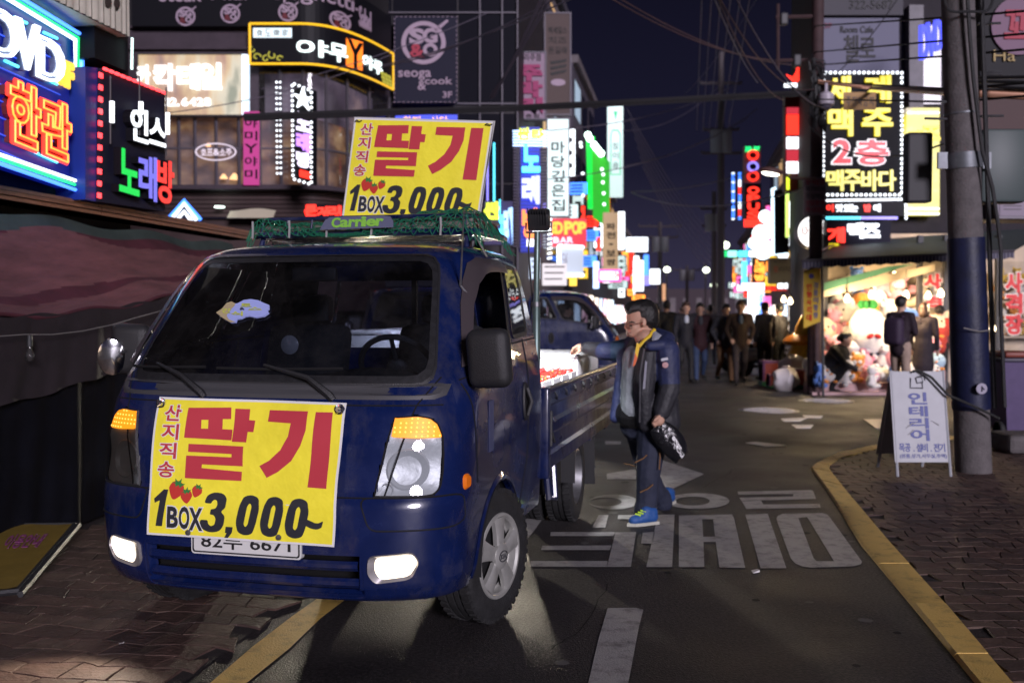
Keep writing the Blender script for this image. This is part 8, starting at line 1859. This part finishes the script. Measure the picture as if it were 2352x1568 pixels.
# ---- scooters
def scooter(px, py, yaw, label):
    p = gnd(px, py); o = thing('scooter', p, label, 'scooter', 'scooters parked at the corner', rotz=yaw, local=True); bk = mat('scooter_black', (.018, .018, .02), .25, coat=.6); wh_ = mat('scooter_white', (.42, .45, .5), .3)
    for y in (-.62, .62):
        b = MB(); b.lathe([(.14, -.05), (.24, -.055), (.27, 0), (.24, .055), (.14, .05)], (0, y, .27), 'x', n=28); t_ = b.build('wheel', rubber, o, smooth=True); b = MB(); b.lathe([(.15, -.03), (.15, .03), (.001, .035)], (0, y, .27), 'x', n=20); b.build('rim', steel, t_, smooth=True)
    b = MB(); b.rbox((0, .38, .52), (.26, .80, .28), .10, rot=(R(-8), 0, 0), seg=3); b.build('rear_body', wh_, o, smooth=True); b = MB(); b.rbox((0, .32, .74), (.26, .66, .12), .05, seg=3); b.build('seat', bk, o, smooth=True)
    b = MB(); b.rbox((0, -.12, .30), (.30, .50, .08), .03); b.build('footboard', bk, o, smooth=True); b = MB(); b.rbox((0, -.44, .62), (.36, .10, .60), .05, rot=(R(14), 0, 0), seg=3); b.build('leg_shield', wh_, o, smooth=True)
    b = MB(); b.tube([(0, -.62, .27), (0, -.50, .70), (0, -.44, 1.0)], .035, 8); b.build('fork', steel, o, smooth=True); b = MB(); b.tube([(-.32, -.34, 1.06), (-.12, -.44, 1.02), (.12, -.44, 1.02), (.32, -.34, 1.06)], .017, 8); b.build('handlebar', bk, o, smooth=True)
    b = MB(); b.ell((0, -.52, .95), (.12, .09, .10)); b.build('headlamp', chrome, o, smooth=True); b = MB(); b.rbox((0, -.62, .56), (.16, .36, .05), .02, rot=(R(-10), 0, 0)); b.build('mudguard', bk, o, smooth=True)
    for q in (-1, 1): b = MB(); b.tube([(q*.24, -.38, 1.06), (q*.30, -.40, 1.24)], .008, 5); b.ell((q*.31, -.40, 1.26), (.06, .015, .045)); b.build('mirror', bk, o, smooth=True)
    b = MB(); b.tube([(.14, .05, .25), (.16, .45, .26), (.16, .85, .34)], [.03, .045, .05], 8); b.build('exhaust', steel, o, smooth=True)
scooter(1768, 868, R(75), 'black and white scooter parked on its stand beside the crates'); scooter(1735, 858, R(60), 'darker scooter parked behind the first at the lane corner')

# ---- the customer at the truck bed
def q_(px, py, Y): return tuple(atY(px, py, Y))
jn = mat('jacket_navy', (.016, .022, .068), .62, var=.25, vscale=9, bump=.7, bscale=14); jd = mat('jacket_charcoal', (.018, .018, .023), .62, var=.25, vscale=9, bump=.7, bscale=14); jt = mat('jacket_teal', (.02, .045, .085), .55, bump=.5, bscale=14); shirt = mat('shirt_grey', (.22, .24, .26), .8, var=.15, vscale=10, bump=.6, bscale=16); trs = mat('trousers_navy', (.016, .020, .040), .8, var=.2, vscale=8, bump=.7, bscale=11); shoeb = mat('shoe_blue', (.015, .07, .24), .55, bump=.3, bscale=60); sole = mat('shoe_sole', (.42, .42, .36), .7); belt = mat('belt_black', (.008, .008, .009), .5)
man = thing('person', gnd(1482, 1190), 'man with glasses in a navy padded jacket reaching into the strawberry boxes', 'person')
P = []; c = lambda a, b, ra, rb, m_, bias=0: P.append(('c', q_(*a), q_(*b), ra, rb, m_, bias)); el = lambda ce, r_, m_, rot=None: P.append(('e', q_(*ce), r_, rot, m_))
# legs
c((1466, 985, 7.36), (1487, 1085, 7.46), .105, .082, trs); c((1487, 1085, 7.46), (1520, 1148, 7.60), .080, .068, trs); c((1519, 1140, 7.60), (1523, 1155, 7.61), .075, .074, trs)
c((1500, 985, 7.18), (1488, 1092, 7.10), .115, .088, trs); c((1488, 1092, 7.10), (1484, 1176, 7.10), .088, .075, trs); c((1483, 1165, 7.10), (1482, 1183, 7.10), .085, .086, trs)
c((1462, 975, 7.28), (1505, 975, 7.24), .125, .125, trs); c((1452, 950, 7.22), (1490, 952, 7.16), .118, .10, belt)
# torso, open jacket over shirt
c((1484, 815, 7.30), (1486, 930, 7.28), .160, .165, jd); c((1458, 820, 7.23), (1455, 938, 7.18), .088, .095, shirt); c((1440, 815, 7.42), (1424, 950, 7.36), .075, .055, jn); c((1436, 830, 7.30), (1414, 958, 7.26), .060, .045, jn)
c((1490, 800, 7.14), (1478, 900, 7.08), .085, .075, jd); c((1478, 900, 7.08), (1482, 972, 7.09), .075, .060, jd); c((1510, 810, 7.22), (1528, 965, 7.22), .12, .115, jd); c((1500, 965, 7.14), (1540, 972, 7.22), .075, .075, jd)
c((1455, 792, 7.42), (1530, 800, 7.12), .078, .085, jn); c((1470, 785, 7.38), (1518, 790, 7.2), .085, .085, jn)
# near arm hanging, sleeve with charcoal forearm
c((1532, 806, 7.10), (1537, 890, 7.06), .092, .080, jn); c((1537, 892, 7.06), (1520, 944, 7.02), .082, .066, jd, .004)
# far arm stretched over the boxes
c((1446, 800, 7.45), (1412, 806, 7.48), .085, .078, jt); c((1412, 806, 7.48), (1384, 806, 7.50), .076, .070, jn); c((1388, 806, 7.50), (1349, 799, 7.56), .068, .050, jd, .004)
# hands: palm, fingers, thumb
c((1345, 799, 7.57), (1330, 799, 7.585), .028, .034, skin); el((1329, 800, 7.585), (.038, .03, .030), skin)
for (x0, y0_, x1, y1_, x2, y2_, dY) in ((1324, 795, 1316, 800, 1313, 808, -.035), (1323, 797, 1314, 803, 1311, 812, -.012), (1324, 800, 1316, 806, 1313, 814, .010), (1325, 802, 1319, 808, 1317, 814, .032), (1331, 806, 1324, 811, 1319, 813, -.045)):
    c((x0, y0_, 7.585+dY), (x1, y1_, 7.585+dY), .0105, .0095, skin); c((x1, y1_, 7.585+dY), (x2, y2_, 7.585+dY*.8), .0095, .008, skin)
c((1519, 948, 7.01), (1514, 960, 6.99), .030, .036, skin); el((1512, 966, 6.985), (.044, .034, .038), skin)
for k in range(4):
    dY = -.036+.02*k; c((1505-k*.6, 962+k*1.5, 6.97+dY*.6), (1499, 970+k*2, 6.965+dY*.5), .0115, .0105, skin); c((1499, 970+k*2, 6.965+dY*.5), (1504, 976+k*1.5, 6.955+dY*.4), .0105, .009, skin)
c((1512, 957, 6.955), (1503, 966, 6.93), .012, .010, skin)
# neck and head
c((1486, 775, 7.26), (1478, 750, 7.25), .068, .062, skin); el((1471, 727, 7.24), (.102, .088, .118), skin, (0, R(12), 0)); el((1457, 748, 7.235), (.064, .072, .075), skin, (0, R(18), 0)); el((1452, 764, 7.235), (.046, .052, .036), skin)
c((1440, 741, 7.235), (1437, 751, 7.235), .009, .014, skin); el((1479, 741, 7.145), (.020, .014, .034), skin); el((1480, 775, 7.2), (.07, .09, .06), skin)
mb_ = figure('body', P, [trs, belt, jd, shirt, jn, jt, skin], man, voxel=.0085, smooth_it=3)
hp = [((1479, 717, 7.25), (.112, .100, .100), (0, R(14), 0)), ((1492, 730, 7.25), (.072, .094, .090), None), ((1464, 706, 7.24), (.088, .090, .050), (0, R(14), 0)), ((1452, 710, 7.235), (.066, .082, .036), (0, R(24), 0)), ((1443, 714, 7.22), (.030, .065, .024), (0, R(40), 0)), ((1499, 744, 7.25), (.036, .066, .042), None), ((1471, 734, 7.172), (.017, .018, .040), None), ((1487, 723, 7.178), (.068, .038, .078), None)]
for k in range(34):
    a = random.uniform(0, 2*math.pi); rr = random.uniform(.3, 1); hp.append(((1474+32*rr*math.cos(a), 706-14*rr*abs(math.sin(a))+8*(1-math.sin(a)), 7.24+.08*rr*math.sin(a)), (.020, .020, .013), (0, random.uniform(-1, 1), 0)))
hp = [h_ for h_ in hp if not (h_[1][0] < .03 and h_[0][1] > 730)]
figure('hair', [('e', q_(*a), r_, e_, hairm) for a, r_, e_ in hp], [hairm], man, voxel=.009, smooth_it=1)
b = MB(); b.tube([q_(1439, 744, 7.165), q_(1451, 745, 7.15), q_(1452, 754, 7.15), q_(1440, 754, 7.165)], .0028, 6, closed=True); b.tube([q_(1451, 746, 7.15), q_(1478, 740, 7.135)], .003, 6); b.tube([q_(1439, 746, 7.165), q_(1435, 746, 7.25)], .0028, 6); b.build('glasses', mat('glasses_brown', (.12, .03, .015), .3), man, smooth=True)
b = MB(); b.ell(q_(1449, 748, 7.162), (.012, .007, .007), nu=10, nv=6); b.build('eye', mat('eye_dark', (.02, .015, .012), .2), man); b = MB(); b.tube([q_(1444, 741, 7.168), q_(1451, 739, 7.16), q_(1459, 741, 7.16)], [.003, .006, .003], 5); b.build('eyebrow', hairm, man); b = MB(); b.tube([q_(1438, 764, 7.20), q_(1444, 765, 7.185), q_(1450, 764, 7.185)], [.002, .0035, .002], 5); b.build('mouth', mat('lips_dark', (.16, .06, .05), .6), man)
# hood, collar, lanyard, badges, zips
P2 = [('c', q_(1506, 765, 7.34), q_(1534, 778, 7.22), .045, .055, jn), ('c', q_(1534, 778, 7.22), (q_(1520, 792, 7.06)), .055, .045, jn), ('c', q_(1520, 792, 7.06), q_(1492, 795, 7.03), .045, .035, jn), ('c', q_(1506, 765, 7.34), q_(1495, 772, 7.40), .045, .04, jn)]
figure('hood', P2, [jn], man, voxel=.010)
b = MB(); P3 = []
for i in range(9):
    t = i/8; a = np.array(q_(1500+20*t, 756+14*t, 7.16-.04*t)); c_ = np.array(q_(1497+6*t, 780+10*t, 7.06-.02*t)); P3.append([a*(1-u)+c_*u+np.array([0, -.03*math.sin(math.pi*u)*math.sin(math.pi*t), 0]) for u in np.linspace(0, 1, 6)])
b.grid(P3); hl_ = b.build('hood_lining', mat('lining_grey', (.26, .27, .31), .75, bump=.4, bscale=20), man, smooth=True)
b = MB(); b.tube([q_(1503, 757, 7.16), q_(1494, 770, 7.12), q_(1482, 781, 7.10), (q_(1468, 795, 7.09))], .014, 8); b.build('yellow_collar', mat('collar_yellow', (.62, .42, .02), .6), man, smooth=True)
b = MB(); b.add([q_(1463, 786, 7.075), q_(1470, 792, 7.075), q_(1464, 822, 7.075), q_(1458, 812, 7.075)], [(0, 1, 2, 3)]); b.build('scarf_yellow', mat('scarf_yellow', (.70, .45, .02), .6), man); b = MB(); b.add([q_(1459, 810, 7.073), q_(1464, 822, 7.073), q_(1459, 838, 7.073), q_(1453, 842, 7.073)], [(0, 1, 2, 3)]); b.build('scarf_orange', mat('scarf_orange', (.60, .12, .03), .6), man)
b = MB(); b.rbox(q_(1526, 825, 6.995), (.055, .012, .022), .006, rot=(0, R(-10), R(12))); b.build('sleeve_label', mat('label_grey', (.42, .42, .46), .5), man); b = MB(); b.lathe([(.022, .0), (.021, -.006), (.001, -.007)], q_(1528, 838, 6.998), 'y', n=16); b.build('sleeve_badge', mat('badge', (.40, .22, .22), .5), man)
b = MB(); b.tube([q_(1480, 800, 7.035), q_(1470, 860, 7.00), q_(1469, 970, 7.015)], .006, 5); b.build('zip', steel, man)
b = MB(); b.add([q_(1482, 828, 7.045), q_(1487, 826, 7.045), q_(1482, 892, 7.0), (q_(1476, 894, 7.0))], [(0, 1, 2, 3)]); b.build('chest_stripe', mat('stripe_grey', (.20, .20, .24), .6), man)
for p in ([(1458, 1062, 7.0), (1478, 1052, 6.985), (1486, 1044, 6.985)], [(1470, 1130, 7.01), (1488, 1122, 7.0), (1500, 1112, 7.01)], [(1514, 1020, 7.06), (1516, 1050, 7.02), (1514, 1078, 7.01)], [(1434, 1064, 7.3), (1450, 1068, 7.26), (1458, 1070, 7.2)]): b = MB(); b.tube([q_(*a) for a in p], .005, 5); b.build('trouser_piping', mat('piping_ochre', (.15, .075, .03), .7), man, smooth=True)
# shoes with lime laces
def shoe(toe, heel, zt, nm, lime=True):
    a, c_ = gnd(*toe), gnd(*heel); d = (a-c_)/np.linalg.norm(a-c_); n_ = np.array([-d[1], d[0], 0]); L = np.linalg.norm(a-c_)
    pr3 = [('c', c_+d*.05+np.array([0, 0, .055+zt]), c_+d*L*.45+np.array([0, 0, .06+zt]), .045, .047, shoeb), ('c', c_+d*L*.45+np.array([0, 0, .055+zt]), a-d*.055+np.array([0, 0, .042+zt]), .045, .036, shoeb), ('c', c_+d*.05+np.array([0, 0, .09+zt]), c_+d*.10+np.array([0, 0, .10+zt]), .042, .042, shoeb)]
    o = figure('shoe', pr3, [shoeb], man, voxel=.008); out = [c_-n_*.036+d*.01, c_+d*L*.5-n_*.046, a-d*.05-n_*.040, a, a-d*.05+n_*.040, c_+d*L*.5+n_*.046, c_+n_*.036+d*.01, c_-d*.004]
    b = MB(); n2 = len(out); b.add([p_*[1, 1, 0]+np.array([0, 0, .004+zt]) for p_ in out]+[p_*[1, 1, 0]+np.array([0, 0, .026+zt]) for p_ in out], [tuple(range(n2)), tuple(range(n2, 2*n2))]+[(k, (k+1) % n2, n2+(k+1) % n2, n2+k) for k in range(n2)]); b.build('sole', sole, o)
    for k in range(4): p_ = c_+d*(L*(.42+.085*k))+np.array([0, 0, .112-.011*k+zt]); b = MB(); b.tube([p_-n_*.03-d*.01, p_+d*.012+np.array([0, 0, .006]), p_+n_*.03-d*.01], .007, 5); b.build('lace', mat('lace_lime', (.50, .75, .03), .6), o)
shoe((1440, 1210), (1511, 1202), 0.0, 'near'); shoe((1508, 1171), (1545, 1158), .012, 'far')
# black plastic bag dangling from his hand
bg_ = thing('plastic_bag', np.array(q_(1545, 1055, 7.02)), 'black plastic bag trailing from the hand of the man in the navy jacket', 'bag'); PB = []
for i in range(11):
    t = i/10; px0, py0 = 1506+(1566-1506)*t, 978+(1050-978)*t**1.25; w_ = 12+26*math.sin(math.pi*min(1, t*.75+.12)); ring_ = []
    for k in range(16):
        a = 2*math.pi*k/16; nx2, ny2 = .62, -.55; off_ = w_*math.cos(a); ring_.append(q_(px0+nx2*off_+1.5*math.sin(5*a+t*9), py0+ny2*off_+2*math.sin(4*a+t*7), 7.0+.05*math.sin(a)*(.3+t)))
    PB.append(ring_+[ring_[0]])
b = MB(); b.grid(PB); b.add(PB[-1][:-1], [tuple(range(16))]); b.build('bag_film', mat('bin_liner', (.010, .010, .012), .18, spec=.6, bump=.6, bscale=22), bg_, smooth=True, angle=180)

# ================================================================ OTHER TRUCKS
t2 = thing('passing_truck', (1.20, 18.7, 0), 'dark blue truck passing behind the strawberry truck with two people in the cab', 'truck', rotz=R(90), local=True)
make_cab(t2, full=False, lit=False); make_bed(t2, False)
def rider(lx, ly, lab): 
    w_ = Matrix.Rotation(R(90), 3, 'Z') @ Vector((lx, ly, 0)); person(0, 0, lab, R(90), 1.66, 'stand', (.02, .018, .022), (.02, .02, .02), at=(1.20+w_.x, 18.7+w_.y, 0), z=-.02)
rider(-.40, .22, 'driver silhouetted in the passing truck cab'); rider(.40, .25, 'passenger silhouetted beyond the driver of the passing truck')
t3 = copy_tree(t2); t3.name = 'waiting_truck'; t3['label'] = 'dark truck with headlights on waiting hidden behind the strawberry truck'; t3.location = (-1.25, 14.3, 0); t3.rotation_euler = (0, 0, R(4))
for sg in (1, -1):
    ld = bpy.data.lights.new('headlight_beam', 'SPOT'); ld.energy = 430; ld.color = (1, .88, .70); ld.spot_size = R(44); ld.spot_blend = .4; ld.shadow_soft_size = .05
    lo = bpy.data.objects.new('headlight_beam', ld); col.objects.link(lo); lo.parent = t3; lo.location = (sg*.70, -.98, .80); lo.rotation_euler = Vector((0, -1, -.085)).to_track_quat('-Z', 'Y').to_euler()

grow_figures()
# ================================================================ THE LEFT ROW GOES ON BEHIND THE PHOTOGRAPHER (unseen, lit signs added to give the truck paint reflections)
rb2 = thing('added_shop_row', street(-6.2, -8), 'unseen dark shop row carrying on along the left kerb, added to reflect in the truck paint', 'building')
streetbox(-12, -6.2, -18, .4, 0, 7.5, 'wall', wall_dark, rb2)
def rsign(nm, a0, a1, z0, z1, m_, lab, chars=None, cm2=None, dots=False):
    o = thing(nm, street(-6.1, (a0+a1)/2, z0), lab, 'sign'); streetbox(-6.2, -6.0, a0, a1, z0, z1, 'panel', m_, o)
    mp = lambda u, v, e=0.0: street(-5.99+e, a0+(a1-a0)*u, z0+(z1-z0)*(1-v))
    if chars: row(mp, chars, (.08, .22, .92, .78), cm2, o, e0=0, e1=.05, bold=.04)
    if dots: bulbs(mp, along([(.02, .04), (.98, .04), (.98, .96), (.02, .96), (.02, .04)], 60), ledW, o, r=.05, e=.04)
rsign('dotted_sign', -5.5, -1.5, 3.0, 4.6, blackp2, 'sign ringed with white dots that mirrors as a dotted frame on the truck nose', '맥주', neonR, True)
rsign('added_white_sign', -1.2, .2, 2.4, 5.0, litW, 'unseen upright white light box added to mirror on the truck nose')
rsign('added_blue_sign', -11, -6.2, 2.8, 4.2, royal, 'unseen long blue lit sign added to mirror faintly on the truck nose', '노래방', neonW)
rsign('added_warm_window', -10, -2, .3, 2.3, em_pattern('added_warm_glow', [(.1, .05, .03), (.7, .45, .25), (1, .8, .55)], 1.2, 1.0), 'unseen warm lit shop window added to mirror low on the truck bumper')
